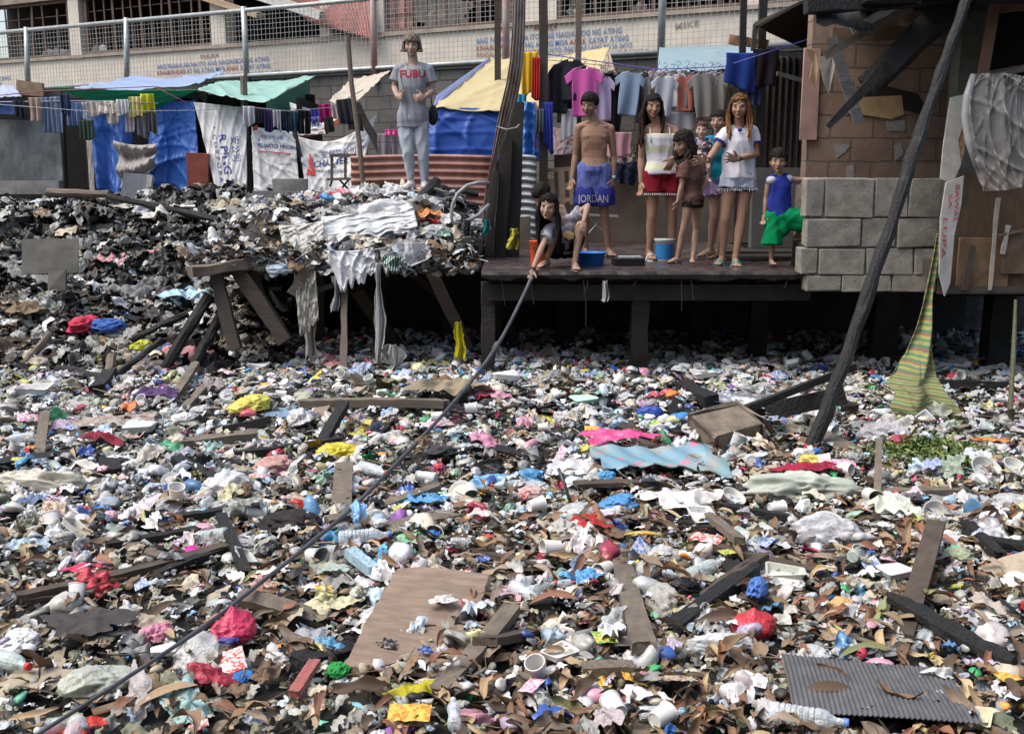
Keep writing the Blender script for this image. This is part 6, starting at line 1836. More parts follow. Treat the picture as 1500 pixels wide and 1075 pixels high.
# ================================================================ weeds and dark water
def weeds():
 rg = np.random.default_rng(3); c = spot(1372, 672); Lw = Litter()
 for k in range(5):
  n = 260; x = rg.normal(c.x, .17, n); y = rg.normal(c.y, .13, n); z = field_h(x, y) + rg.uniform(.02, .09, n)
  col = pick([(.10, .17, .03), (.14, .20, .05), (.07, .12, .025), (.20, .22, .08)], n, rg)
  Lw.add(leaf(700 + k, 7, 3, .10 if k < 3 else .4), np.stack([x, y, z], 1), rg.uniform(.05, .17, n) * (1 if k < 3 else .5), rot_mats(n, .7, rg), col)
 Lw.build('green_weeds', MATS['leaf_surface'], 'low green weeds growing through the rubbish near the striped cloth', 'weeds')
 c = spot(815, 578); mb = MB(); n = 40; n2 = SinNoise(5, 2.5)
 V = [(c.x, c.y, .085)] + [(c.x + .42 * math.cos(t) * (1 + .25 * float(n2(math.cos(t), math.sin(t)))), c.y + .38 * math.sin(t) * (1 + .2 * float(n2(math.sin(t) * 2, 1))), .085) for t in [2 * PI * i / n for i in range(n)]]
 mb.add(V, [(0, i + 1, (i + 1) % n + 1) for i in range(n)])
 o = struct(mb.build('water', mat_plain('black_water', (.008, .009, .01), .08, 3, .3, (12, .15, .004))))
weeds()
# ================================================================ tarpaulins, banners, washing
def q3(c, u, v):
 return (c[0].lerp(c[1], u)).lerp(c[3].lerp(c[2], u), v)
def tarp(name, cs, mat, label, cat, col=None, wr=.03, sag=0.0, nu=40, nv=30, seed=1, folds=0, parent=None, rag=0.0, dirn=(0, -1, 0), vf=0):
 """cs: four (px, py, Y): top-left, top-right, bottom-right, bottom-left"""
 c = [at(*p) for p in cs]
 n1 = SinNoise(seed, 3.0, 7); n2 = SinNoise(seed + 9, 8.0, 7); n3 = SinNoise(seed + 19, 4.0, 5)
 dn = Vector(dirn)
 mb = MB()
 rr = random.Random(seed); cr = [(rr.uniform(0, PI), rr.uniform(2.5, 14), rr.uniform(0, 6), rr.uniform(.2, .7)) for _ in range(8)]
 def fn(u, v):
  p = q3(c, u, v)
  d = wr * float(n1(u, v)) * .7
  for a_, f_, p_, k_ in cr:
   d += wr * k_ * (1 - abs(math.sin((u * math.cos(a_) + v * math.sin(a_)) * f_ + p_ + .7 * float(n3(u, v))))) ** 5
  if folds: d += wr * 1.5 * math.sin(u * folds * 2 * PI + .9 * float(n3(u, v * .4))) * (.35 + .65 * v)
  if vf: d += wr * 1.2 * math.sin(v * vf * 2 * PI + float(n3(u * .5, v)))
  p = p + dn * d
  p.z -= sag * math.sin(u * PI) * (1 - v * .4)
  if rag: p.z += rag * float(n2(u * 3, 1)) * v
  return p
 mb.grid(fn, nu, nv)
 o = mb.build(name, mat, parent, True, thick=.003)
 if col: o.color = (*col, 1)
 if parent is None: tag(o, label, cat)
 return o
BAN = mat_plain('banner_vinyl', (.62, .62, .61), .5, 2.5, .16, (9, .4, .02), detail=6)
INK = mat_plain('blue_ink', (.035, .055, .25), .6, 20, .2, None)
INKR = mat_plain('red_ink', (.50, .05, .04), .6, 20, .2, None)
INKB = mat_plain('bright_blue_ink', (.04, .14, .45), .6, 20, .2, None)
INKD = mat_plain('dark_ink', (.03, .03, .035), .7, 20, .2, None)
def ink_on(o, txt, org, ux, uy, mat, size, name='lettering', bold=.0, sx=1.0, spacing=1.0):
 """writing laid on a cloth: org, ux, uy are image-space origin, text direction and up direction (px); projected on to object o"""
 V, F = text_mesh(txt, 1.0, bold, spacing)
 if not len(V): return
 V[:, 0] *= sx
 project(o, [(org[0] + ux[0] * v[0] * size + uy[0] * v[1] * size, org[1] + ux[1] * v[0] * size + uy[1] * v[1] * size) for v in V], F, mat, name)
_bv = {}
def project(o, pts, F, mat, name):
 key = o.name
 if key not in _bv:
  w = Vector(o['_w']); _bv[key] = BVHTree.FromPolygons([v.co + w for v in o.data.vertices], [tuple(p.vertices) for p in o.data.polygons])
 bvh = _bv[key]; out = []; last = None
 for px, py in pts:
  d = ray(px, py).normalized(); h = bvh.ray_cast(CP, d)[0]
  if h is None:
   Y = last if last else Vector(o['_w']).y
   out.append(at(px, py, Y) - d * .006)
  else:
   last = h.y; out.append(h - d * .006)
 mb = MB(); mb.add(out, F); return mb.build(name, mat, o)
def ink_poly(o, pts, mat, name='emblem'):
 # subdivide a polygon strip so that it follows the cloth
 project(o, pts, [tuple(range(len(pts)))], mat, name)
def huts():
 BT = (.035, .13, .48)
 # roof tarpaulins
 tarp('roof_tarpaulin', [(190, 114, 15.6), (332, 104, 15.9), (288, 127, 13.4), (108, 131, 13.2)], M_TARP, 'pale blue tarpaulin roof of the left hut', 'tarpaulin', (.34, .44, .66), .03, .06, seed=3, dirn=(0, 0, 1))
 tarp('roof_tarpaulin', [(76, 128, 13.25), (292, 132, 13.25), (228, 160, 13.55), (130, 148, 13.5)], M_TARP, 'bright green tarpaulin under the pale blue roof', 'tarpaulin', (.02, .42, .18), .02, .02, seed=4)
 tarp('roof_tarpaulin', [(332, 119, 15.4), (462, 112, 15.2), (392, 152, 12.9), (290, 136, 13.1)], M_TARP, 'mint green tarpaulin roof of the middle hut', 'tarpaulin', (.34, .58, .49), .03, .05, seed=5, dirn=(0, 0, 1))
 tarp('side_tarpaulin', [(390, 150, 13.2), (455, 118, 15.2), (455, 162, 15.2), (392, 166, 13.2)], M_TARP, 'darker green tarpaulin side of the middle hut', 'tarpaulin', (.10, .34, .24), .04, 0, seed=6)
 tarp('roof_tarpaulin', [(-30, 126, 13.8), (18, 128, 14.0), (32, 140, 13.2), (-30, 146, 13.0)], M_TARP, 'pale blue and white tarpaulin edge at the far left', 'tarpaulin', (.45, .52, .68), .02, 0, seed=7, dirn=(0, 0, 1))
 tarp('side_tarpaulin', [(-30, 150, 13.2), (24, 146, 13.2), (22, 168, 13.2), (-30, 168, 13.2)], M_TARP, 'blue and yellow edged tarpaulin strip at the far left', 'tarpaulin', (.10, .18, .45), .02, 0, seed=8)
 tarp('roof_tarpaulin', [(515, 112, 15.0), (572, 106, 14.4), (520, 152, 12.8), (482, 150, 13.0)], M_TARP, 'cream printed tarpaulin sloping beside the brown pole', 'tarpaulin', (.60, .53, .42), .03, .03, seed=9, dirn=(0, 0, 1))
 # blue tarpaulin hangings
 tarp('hanging_tarpaulin', [(126, 158, 13.65), (196, 162, 13.65), (190, 290, 13.3), (142, 276, 13.4)], M_TARP, 'torn blue tarpaulin hanging at the left of the hut', 'tarpaulin', BT, .05, 0, seed=10, folds=1.5)
 tarp('hanging_tarpaulin', [(222, 150, 13.6), (286, 148, 13.5), (297, 284, 13.2), (214, 280, 13.25)], M_TARP, 'shiny wrinkled blue tarpaulin hanging at the right of the hut', 'tarpaulin', (.03, .14, .52), .045, 0, 60, 60, seed=11, folds=1.2)
 tarp('grey_sheet', [(166, 206, 13.15), (232, 210, 13.1), (228, 246, 13.0), (178, 276, 13.1)], M_FAB, 'draped grey cloth between the two blue tarpaulins', 'cloth', (.38, .36, .34), .05, .04, seed=12, vf=2)
 tarp('grey_strip', [(126, 205, 13.3), (136, 205, 13.3), (140, 285, 13.2), (132, 285, 13.2)], M_FAB, 'narrow grey cloth strip beside the dark doorway', 'cloth', (.36, .33, .30), .02, 0, 8, 20, seed=13)
 # hut body behind
 h = thing('hut', 'timber hut behind the blue tarpaulins, its dark doorway shade put in by colour', 'hut', (at(170, 280, 15).x, 14.9, 1.4))  # hut walls painted near-black so the doorway reads as shade
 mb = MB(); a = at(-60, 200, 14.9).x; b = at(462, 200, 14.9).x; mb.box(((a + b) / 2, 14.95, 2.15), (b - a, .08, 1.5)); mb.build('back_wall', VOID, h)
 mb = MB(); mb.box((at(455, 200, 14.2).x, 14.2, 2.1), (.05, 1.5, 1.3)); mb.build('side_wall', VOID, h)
 for px in (88, 128, 210, 286, 300):
  mb = MB(); mb.beam((at(px, 200, 13.7).x, 13.7, 1.4), at(px, 134, 13.7), .07, .07, up=(0, 1, 0), jit=.005, seg=3); mb.build('post', DARKWOOD, h)
 mb = MB(); mb.beam(at(30, 140, 13.7), at(300, 140, 13.7), .06, .08, jit=.006, seg=5); mb.build('beam', DARKWOOD, h)
 mb = MB(); mb.box((at(44, 130, 13.6).x, 13.6, at(44, 130, 13.6).z), (.34, .06, .17), Euler((0, .1, 0)), jit=.01); mb.build('gable_board', mat_plain('tan_gable', (.34, .22, .13), .8), h)
 st = NT('soot_streaked_board'); nz = st.noise(3, 8, .7, vec=st.mapping((1.2, 1, .7)))
 st.color(st.ramp(nz, [(.25, (.035, .037, .036)), (.45, (.10, .11, .108)), (.62, (.20, .21, .205)), (.8, (.30, .30, .29))])); st.rough(.7)
 c = at(38, 222, 13.4); slab('sooty_board', (c.x, 13.4, c.z), (.92, .04, .78), st.m, 'smoke-streaked grey board wall at the far left', 'board', Euler((0, .02, 0)))
 c = at(35, 275, 13.2); slab('concrete_sill', (c.x, 13.2, c.z), (.95, .15, .16), CONC, 'grey concrete strip below the smoke-streaked board', 'ledge', jit=.01)
 c = at(196, 278, 12.9); slab('door_panel', (c.x, 12.9, c.z), (.30, .05, .40), mat_plain('grey_panel', (.20, .215, .24), .7), 'slanted slate grey door panel below the grey cloth', 'panel', Euler((-.2, .12, 0)), jit=.01)
 c = at(218, 280, 12.85); slab('door_edge', (c.x, 12.85, c.z), (.07, .05, .40), mat_plain('cream_panel', (.46, .44, .39), .7), 'narrow cream board against the slate grey panel', 'panel', Euler((-.2, .12, 0)), jit=.006)
 c = at(239, 291, 12.8); slab('cream_panel', (c.x, 12.8, c.z), (.33, .08, .19), mat_plain('cream_panel', (.46, .44, .39), .7), 'low cream panel below the shiny blue tarpaulin', 'panel', jit=.012)
 c = at(294, 268, 13.1); slab('red_crate', (c.x, 13.1, c.z), (.27, .2, .72), mat_plain('red_crate', (.30, .075, .045), .6, 7, .4), 'rusty red crate stack beside the tall banner', 'crate', jit=.012)
 # banners
 o = tarp('banner', [(284, 150, 13.3), (362, 158, 13.35), (362, 312, 12.9), (322, 302, 12.9)], BAN, 'tall white banner with big blue letters running downwards', 'banner', None, .035, 0, 44, 60, seed=21)
 ink_on(o, 'R PING AN', (320, 197), (.16, 1), (1, -.10), INK, 14.8, bold=.02, sx=1.28)
 ink_on(o, 'CORPORATION', (320 - 9, 197), (.16, 1), (1, -.1), INK, 7.5, sx=1.5, spacing=1.5)
 ink_on(o, '安公司', (338, 200), (.10, 1), (1, -.10), INK, 14, sx=.9)
 project(o, [(313, 186), (315, 186), (323, 306), (321, 306)] , [(0, 1, 2, 3)], INKR, 'red_rule')
 o = tarp('banner', [(369, 186, 13.2), (432, 194, 13.2), (440, 282, 13.0), (372, 282, 13.0)], BAN, 'square white banner with blue name and red rule, second from the left', 'banner', None, .03, 0, 40, 40, seed=22)
 ink_on(o, 'CHARTER PINGAN', (379, 216), (1, .06), (0, -1), INK, 8.2, bold=.01, sx=.80)
 ink_on(o, '平安保险公司', (381, 203), (1, .06), (0, -1), INK, 7.0, sx=.8)
 project(o, [(380, 221), (430, 225), (430, 226.5), (380, 222.5)], [(0, 1, 2, 3)], INKR, 'red_rule')
 ink_poly(o, [(371, 224), (379, 202), (378, 225)], INKR); ink_poly(o, [(374, 215), (380, 200), (380, 212)], INKB)
 ink_poly(o, [(358 + 12, 186), (366 + 12, 183), (366 + 12, 191), (358 + 12, 192)], mat_plain('orange_tape', (.62, .16, .08), .6, bump=None), 'orange_tape')
 ink_on(o, 'Card Used', (409, 242), (1, 0), (0, -1), INK, 4.2)
 o = tarp('banner', [(436, 200, 13.3), (552, 168, 13.5), (520, 282, 13.0), (450, 282, 13.0)], BAN, 'sagging white banner with blue characters and a red and blue emblem', 'banner', None, .04, .18, 60, 44, seed=23)
 ink_on(o, 'CHARTER', (459, 246), (1, -.14), (.04, -1), INK, 13.5, bold=.02, sx=.85)
 ink_on(o, 'INSURANCE', (461, 253), (1, -.06), (0, -1), INK, 5.2, sx=1.3, spacing=1.3)
 ink_on(o, '安保險公司', (470, 232), (1, -.16), (0, -1), INK, 11, sx=.95)
 ink_on(o, 'C', (524, 222), (.8, -.6), (-.1, -1), INK, 17, bold=.02)
 ink_poly(o, [(449, 257), (453, 226), (456, 226), (463, 257)], INKR); ink_poly(o, [(453, 222), (459, 233), (460, 250), (455, 226)], INKB)
 o = tarp('upper_banner', [(424, 150, 13.6), (500, 176, 13.5), (478, 196, 13.4), (432, 200, 13.4)], BAN, 'upper banner fold edged with orange behind the dark washing', 'banner', None, .02, 0, seed=24)
 project(o, [(436, 198), (470, 190), (498, 172), (500, 178), (472, 197), (438, 204)], [(0, 1, 4, 5), (1, 2, 3, 4)], mat_plain('orange_tape', (.62, .16, .08), .6, bump=None), 'orange_edge')
 # middle tent
 tarp('roof_tarpaulin', [(716, 84, 14.3), (893, 70, 14.3), (866, 160, 12.6), (634, 157, 12.4)], M_TARP, 'large cream yellow tarpaulin roof behind the standing woman', 'tarpaulin', (.62, .52, .28), .035, .06, 60, 40, seed=31, dirn=(0, 0, 1))
 tarp('wall_tarpaulin', [(628, 158, 12.45), (800, 160, 12.7), (800, 236, 12.5), (628, 236, 12.3)], M_TARP, 'deep blue tarpaulin wall under the cream yellow roof', 'tarpaulin', (.03, .10, .42), .05, 0, 60, 30, seed=32)
 tarp('tarpaulin_edge', [(640, 140, 12.7), (718, 84, 14.25), (718, 88, 14.2), (634, 157, 12.4)], M_TARP, 'pale blue edge of tarpaulin beside the cream yellow roof', 'tarpaulin', (.30, .36, .62), .01, 0, seed=33)
 tarp('wall_tarpaulin', [(752, 150, 12.0), (784, 150, 12.0), (782, 234, 11.9), (742, 232, 11.9)], M_TARP, 'bright blue tarpaulin piece behind the bent rusted sheet', 'tarpaulin', (.06, .22, .60), .05, 0, seed=34, folds=2)
 tarp('roof_tarpaulin', [(966, 72, 14.0), (1130, 62, 14.0), (1085, 100, 12.5), (962, 112, 12.5)], M_TARP, 'pale blue tarpaulin roof above the right washing line', 'tarpaulin', (.30, .42, .47), .02, .02, seed=35, dirn=(0, 0, 1))
 tarp('tarpaulin_flap', [(878, 98, 13.6), (893, 76, 13.9), (905, 118, 13.4), (886, 116, 13.4)], M_TARP, 'beige flap folded at the corner of the cream roof', 'tarpaulin', (.42, .34, .26), .02, 0, seed=36)
 # printed sack poster
 tarp('fallen_poster', [(800, 185, 12.6), (842, 192, 12.6), (840, 226, 12.5), (810, 228, 12.5)], mat_plain('pink_print_paper', (.52, .50, .50), .7, 14, .3, c2=(.45, .22, .25)), 'white poster with faded pink print on the low wall', 'poster', None, .015, 0, seed=37)
 tarp('checked_blanket', [(892, 224, 12.5), (934, 222, 12.5), (930, 262, 12.3), (888, 252, 12.4)], checked(), 'checked brown and black blanket hung over the low wall', 'blanket', None, .03, 0, seed=38, folds=3)
 tarp('dark_cloth', [(896, 240, 12.3), (940, 236, 12.3), (930, 272, 12.2), (900, 268, 12.2)], M_FAB, 'black and blue cloth below the checked blanket', 'cloth', (.03, .035, .06), .03, 0, seed=39, folds=2)
 # wooden pallet pieces on the low wall
 t = thing('wooden_pallet', 'pale broken wooden pallet leaning on the low wall', 'pallet', at(820, 300, 12.2))
 for a, b, w in (((800, 250), (840, 247), .05), ((818, 272), (840, 270), .05), ((822, 250), (824, 300), .07), ((836, 246), (838, 300), .05), ((806, 262), (808, 282), .08), ((800, 296), (840, 292), .05)):
  mb = MB(); mb.beam(at(*a, 12.25), at(*b, 12.25), w, .03, up=(0, 1, 0), jit=.004); mb.build('slat', mat_wood('pallet_wood', (.40, .29, .18), (.25, .17, .10)), t)
def checked():
 t = NT('checked_cloth')
 v = t.n('ShaderNodeTexChecker', Scale=16.0); t.l(t.tc.outputs['Object'], v.inputs['Vector'])
 v.inputs['Color1'].default_value = (.10, .07, .055, 1); v.inputs['Color2'].default_value = (.36, .29, .25, 1)
 t.color(v.outputs['Color']); t.rough(.9)
 return t.m
huts()
# ---------------------------------------------------------------- washing
def rope(pts, r, label, col=(.35, .35, .45)):
 mb = MB(); mb.tube(pts, r, 5)
 return tag(mb.build('washing_line', mat_plain('rope_%d' % int(col[2] * 100), col, .7, bump=None), None, True), label, 'washing line')
def garment(kind, px, py, w, h, Y, col, label, cat, hanger=False, tilt=0.0, seed=None, mat=None):
 """px,py = top centre in the photo; w,h photo pixels"""
 seed = seed or int(px * 3 + py)
 rg = np.random.default_rng(seed)
 n1 = SinNoise(seed, 4.0, 5); n2 = SinNoise(seed + 3, 9.0, 6)
 fo = rg.uniform(1.5, 3.5); ph = rg.uniform(0, 6)
 s = 1 / pxm(at(px, py, Y))
 mb = MB()
 top = at(px, py, Y)
 ct, st_ = math.cos(tilt), math.sin(tilt)
 def P(x, y):
  """x right, y down in garment pixels"""
  d = (.013 * math.sin(x / w * fo * 6.28 + ph + .7 * float(n1(x / w * .5, y / h * .5))) * (.3 + .7 * y / h) + .010 * (1 - abs(float(n2(x / w * .35, y / h * .25)))) + .006 * float(n1(x / w * .6, y / h * .6)))
  X = x * ct + y * st_; Z = y * ct - x * st_
  return top + Vector((X * s, d * 1.6, -Z * s))
 if kind == 'shirt':
  def body(u, v):
   y = v * h
   hw = w * (.30 + .03 * math.sin(v * 3))
   nk = .10 * w
   x = (u * 2 - 1) * hw
   drop = .0
   if v < .12:
    t_ = abs(u * 2 - 1); y = y + (1 - v / .12) * (h * .05 * t_ + (h * .06 if t_ < .28 else 0))
   return P(x, y)
  mb.grid(body, 26, 24)
  for sg in (-1, 1):
   def sl(u, v):
    x0_ = sg * w * .29; y0 = h * (.05 + .22 * v)
    x1_ = sg * w * (.52 - .06 * v); y1 = h * (.20 + .17 * v)
    return P(x0_ + (x1_ - x0_) * u, y0 + (y1 - y0) * u)
   mb.grid(sl, 8, 6)
 elif kind == 'pants':
  mb.grid(lambda u, v: P((u - .5) * w, v * h * .35), 18, 8)
  for sg in (-1, 1):
   mb.grid(lambda u, v: P(sg * w * (.04 + .46 * u) * (1 - .12 * v), h * .345 + v * h * .655), 9, 16)
 elif kind == 'tank':
  def body(u, v):
   hw = w * (.5 if v > .25 else .30 + .20 * sm(.05, .25, v))
   return P((u * 2 - 1) * hw, v * h + (h * .12 * (1 - (u * 2 - 1) ** 2) if v < .1 else 0))
  mb.grid(body, 20, 20)
 else:   # folded cloth over the line
  def body(u, v):
   return P((u - .5) * w * (1 + .05 * math.sin(v * 5 + ph)), v * h * (1 + .12 * float(n1(u, .3))) )
  mb.grid(body, 22, 18)
 o = mb.build({'shirt': 'hanging_shirt', 'pants': 'hanging_trousers', 'tank': 'hanging_vest'}.get(kind, 'hanging_cloth'), mat or M_FAB, None, True, thick=.008)
 o.color = (*col, 1)
 tag(o, label, cat)
 if hanger:
  mh = MB(); a = P(-w * .26, h * .07); b = P(w * .26, h * .07); t_ = P(0, -h * .01)
  mh.tube([a, t_, b], .004, 5)
  hk = [t_, t_ + Vector((0, 0, .03)), t_ + Vector((.02, 0, .05)), t_ + Vector((.015, 0, .08)), t_ + Vector((-.01, 0, .085)), t_ + Vector((-.02, 0, .065))]
  mh.tube(hk, .003, 5); mh.build('hanger', mat_plain('hanger_wire', (.05, .05, .06), .4, bump=None), o)
 return o
def washing():
 g = garment
 rope([at(-20, 150, 12.6), at(120, 148, 12.5), at(232, 152, 12.5)], .006, 'washing line across the front of the left hut')
 rope([at(-20, 142, 12.8), at(60, 134, 12.9), at(226, 127, 12.9), at(275, 152, 12.7)], .006, 'second washing line over the left hut', (.30, .08, .12))
 rope([at(-20, 152, 12.3), at(140, 164, 12.2), at(284, 162, 12.3), at(356, 158, 12.6)], .004, 'thin sagging cord below the left washing', (.4, .4, .4))
 Y = 12.5
 for a in ((49, 143, 18, 34, (.42, .30, .24), 'pants', 'beige and red fringed cloth, leftmost on the left line'), (66, 143, 18, 50, (.16, .22, .32), 'pants', 'faded blue jeans at the left end of the left line'),
    (82, 142, 16, 52, (.20, .26, .36), 'pants', 'pale blue jeans next to the fringed cloth'), (94, 138, 14, 30, (.04, .05, .10), 'cloth', 'navy cloth on the left line'), (106, 150, 22, 34, (.12, .18, .32), 'pants', 'blue denim shorts on the left line'),
    (120, 150, 14, 26, (.48, .52, .58), 'cloth', 'white and blue cloth on the left line'), (137, 149, 22, 22, (.56, .48, .44), 'cloth', 'beige pink cloth on the left line'), (156, 148, 22, 18, (.60, .55, .48), 'cloth', 'cream cloth on the left line'),
    (163, 152, 18, 26, (.50, .44, .36), 'cloth', 'tan bib shaped cloth on the left line'), (179, 146, 18, 24, (.60, .60, .62), 'cloth', 'white cloth on the left line'), (189, 160, 12, 32, (.56, .46, .52), 'cloth', 'pale lilac cloth on the left line'),
    (198, 142, 18, 28, (.62, .55, .22), 'cloth', 'pale yellow shirt on the left line'), (215, 138, 20, 26, (.62, .60, .04), 'cloth', 'lemon yellow cloth at the right of the left line'), (222, 160, 14, 36, (.08, .08, .08), 'cloth', 'black cloth below the lemon yellow one'),
    (207, 166, 14, 36, (.16, .16, .17), 'cloth', 'grey sheer cloth below the pale yellow shirt'), (28, 148, 18, 26, (.03, .035, .05), 'cloth', 'black cloth at the far left'), (126, 176, 20, 26, (.07, .10, .07), 'cloth', 'dark camouflage cap hanging by the doorway')):
  x, y, w, h, c, k, lab = a
  g(k, x, y, w, h, Y + RND.uniform(-.06, .06), c, lab, 'trousers' if k == 'pants' else 'cloth')
 rope([at(354, 156, 12.6), at(420, 163, 12.2), at(484, 158, 12.2), at(532, 132, 12.3)], .005, 'washing line with the dark clothes', (.2, .2, .22))
 for a in ((364, 156, 16, 26, (.50, .50, .52), 'cloth', 'white cap and cloth at the left end of the dark washing'), (380, 160, 13, 26, (.02, .02, .025), 'cloth', 'black cloth, leftmost of the dark washing'), (393, 161, 12, 26, (.05, .04, .12), 'cloth', 'dark violet cloth in the dark washing'),
    (405, 162, 12, 26, (.36, .34, .38), 'cloth', 'light grey cloth in the dark washing'), (417, 163, 12, 28, (.02, .025, .05), 'cloth', 'navy cloth in the dark washing'), (429, 163, 14, 28, (.03, .06, .09), 'cloth', 'dark teal shirt in the dark washing'),
    (445, 162, 20, 34, (.012, .012, .014), 'pants', 'black trousers in the dark washing'), (461, 159, 14, 22, (.07, .06, .35), 'cloth', 'violet blue cloth in the dark washing'), (461, 172, 12, 14, (.55, .6, .7), 'cloth', 'white blue cloth below the violet one'),
    (475, 153, 18, 24, (.34, .02, .12), 'cloth', 'crimson cap in the dark washing'), (480, 172, 14, 22, (.02, .02, .02), 'cloth', 'small black cloth under the crimson one'), (490, 150, 12, 26, (.45, .42, .38), 'cloth', 'cream cloth right of the crimson one'),
    (505, 145, 26, 32, (.035, .038, .042), 'cloth', 'charcoal cloth with pale zigzag edge on the dark washing'), (518, 168, 22, 24, (.05, .045, .045), 'cloth', 'black vest hanging at the brown pole')):
  x, y, w, h, c, k, lab = a
  g(k, x, y, w, h, 12.2 + RND.uniform(-.05, .05), c, lab, 'cloth', tilt=.12 if x > 450 else 0)
 g('pants', 573, 196, 40, 40, 12.3, (.30, .27, .30), 'grey lilac trousers drying behind the standing woman', 'trousers')
 g('cloth', 574, 190, 20, 8, 12.25, (.74, .12, .34), 'hot pink cloth roll above the grey lilac trousers', 'cloth')
 # right hand line
 rope([at(762, 74, 12.3), at(830, 84, 12.2), at(960, 102, 12.2), at(1060, 98, 12.2), at(1184, 58, 11.4)], .006, 'blue washing line across the yard behind the people', (.14, .12, .5))
 rope([at(800, 88, 12.3), at(880, 96, 12.25), at(960, 104, 12.2)], .004, 'thin cord with the shirts on hangers', (.2, .2, .2))
 Y = 12.2
 L_ = [('cloth', 776, 76, 24, 66, (.66, .42, .03), 'mustard yellow cloth hanging beside the rusted sheet', 0), ('cloth', 786, 84, 12, 62, (.45, .04, .03), 'dark red cloth behind the mustard one', 0),
   ('cloth', 762, 138, 18, 22, (.05, .24, .38), 'teal blue rag over the dark posts', 0), ('cloth', 768, 170, 24, 62, (.22, .19, .12), 'olive checked cloth behind the dark posts', 0), ('cloth', 781, 150, 10, 66, (.75, .16, .32), 'long hot pink towel beside the thick post', 0),
   ('cloth', 797, 108, 14, 46, (.50, .10, .20), 'red and pink printed dress on the thick post', 0), ('cloth', 802, 150, 14, 76, (.04, .06, .32), 'deep blue long cloth on the thick post', 0), ('cloth', 790, 160, 14, 38, (.10, .12, .13), 'grey green jacket beside the pink towel', 0),
   ('shirt', 822, 92, 36, 72, (.02, .022, .026), 'black long shirt at the left of the pink one', 1), ('shirt', 836, 86, 44, 60, (.03, .035, .045), 'dark slate jacket behind the pink shirt', 1),
   ('shirt', 856, 97, 56, 72, (.72, .14, .44), 'bright pink tee on a hanger', 1), ('cloth', 834, 160, 24, 44, (.62, .62, .64), 'white fringed cloth below the pink tee', 0),
   ('shirt', 884, 110, 34, 66, (.48, .38, .56), 'lilac shirt between the pink tee and the black dress', 1), ('shirt', 902, 104, 46, 90, (.012, .012, .014), 'black dress on a hanger', 1),
   ('shirt', 925, 104, 44, 64, (.24, .33, .44), 'denim shirt with cream yoke on a hanger', 1), ('cloth', 903, 194, 44, 30, (.50, .27, .30), 'dusty pink towel below the black dress', 0),
   ('shirt', 958, 112, 34, 42, (.20, .19, .17), 'grey brown shirt left of the long haired woman', 1), ('shirt', 975, 110, 40, 60, (.50, .52, .58), 'pale blue white shirt behind the long haired woman', 1),
   ('shirt', 990, 106, 38, 50, (.60, .61, .63), 'white shirt with collar on the right line', 1), ('shirt', 1004, 110, 36, 52, (.48, .17, .12), 'brick red shirt on the right line', 1),
   ('shirt', 1016, 108, 38, 48, (.18, .20, .24), 'slate grey jacket on the right line', 1), ('shirt', 1028, 106, 44, 66, (.22, .21, .20), 'grey wool shirt on the right line', 1), ('shirt', 1045, 106, 44, 68, (.34, .32, .28), 'light khaki shirt on the right line', 1),
   ('shirt', 1052, 104, 36, 40, (.50, .50, .56), 'lilac white shirt on the right line', 1), ('cloth', 1086, 78, 46, 52, (.02, .05, .24), 'royal blue trousers folded over the line', 0), ('cloth', 1122, 72, 36, 50, (.025, .02, .03), 'black maroon cloth folded over the line', 0),
   ('pants', 1106, 118, 20, 36, (.03, .04, .10), 'navy cloth behind the blonde woman', 0), ('cloth', 990, 165, 60, 26, (.36, .36, .38), 'grey white sheet below the shirts', 0)]
 ex = random.Random(4); near = [(822, 'the slate jacket'), (856, 'the pink tee'), (902, 'the black dress'), (925, 'the denim shirt'), (975, 'the pale blue shirt'), (1004, 'the brick red shirt'), (1045, 'the khaki shirt')]
 for i in range(22):
  x = 812 + i * 11.6 + ex.uniform(-4, 4); nm, c = ex.choice([('charcoal', (.05, .05, .055)), ('grey', (.20, .20, .21)), ('off-white', (.46, .46, .45)), ('black', (.015, .015, .018)), ('faded blue', (.16, .22, .32)), ('taupe', (.20, .17, .14)), ('pale pink', (.48, .32, .36))])
  q = min(near, key=lambda a: abs(a[0] - x))[1]
  o = g('shirt', x, 104 + ex.uniform(-4, 6), ex.uniform(30, 46), ex.uniform(48, 76), 12.42 + ex.uniform(-.05, .08), c, f'{nm} shirt hanging in the rear row behind {q}', 'shirt', hanger=True, tilt=ex.uniform(-.14, .14), seed=900 + i)
  o['group'] = 'shirts in the rear row of washing'
 for k, x, y, w, h, c, lab, hg in L_:
  g(k, x, y, w, h, Y + RND.uniform(-.10, .10), c, lab, {'shirt': 'shirt', 'pants': 'trousers', 'cloth': 'cloth'}[k], hanger=bool(hg), tilt=RND.uniform(-.10, .12) if k == 'shirt' else RND.uniform(-.03, .03))
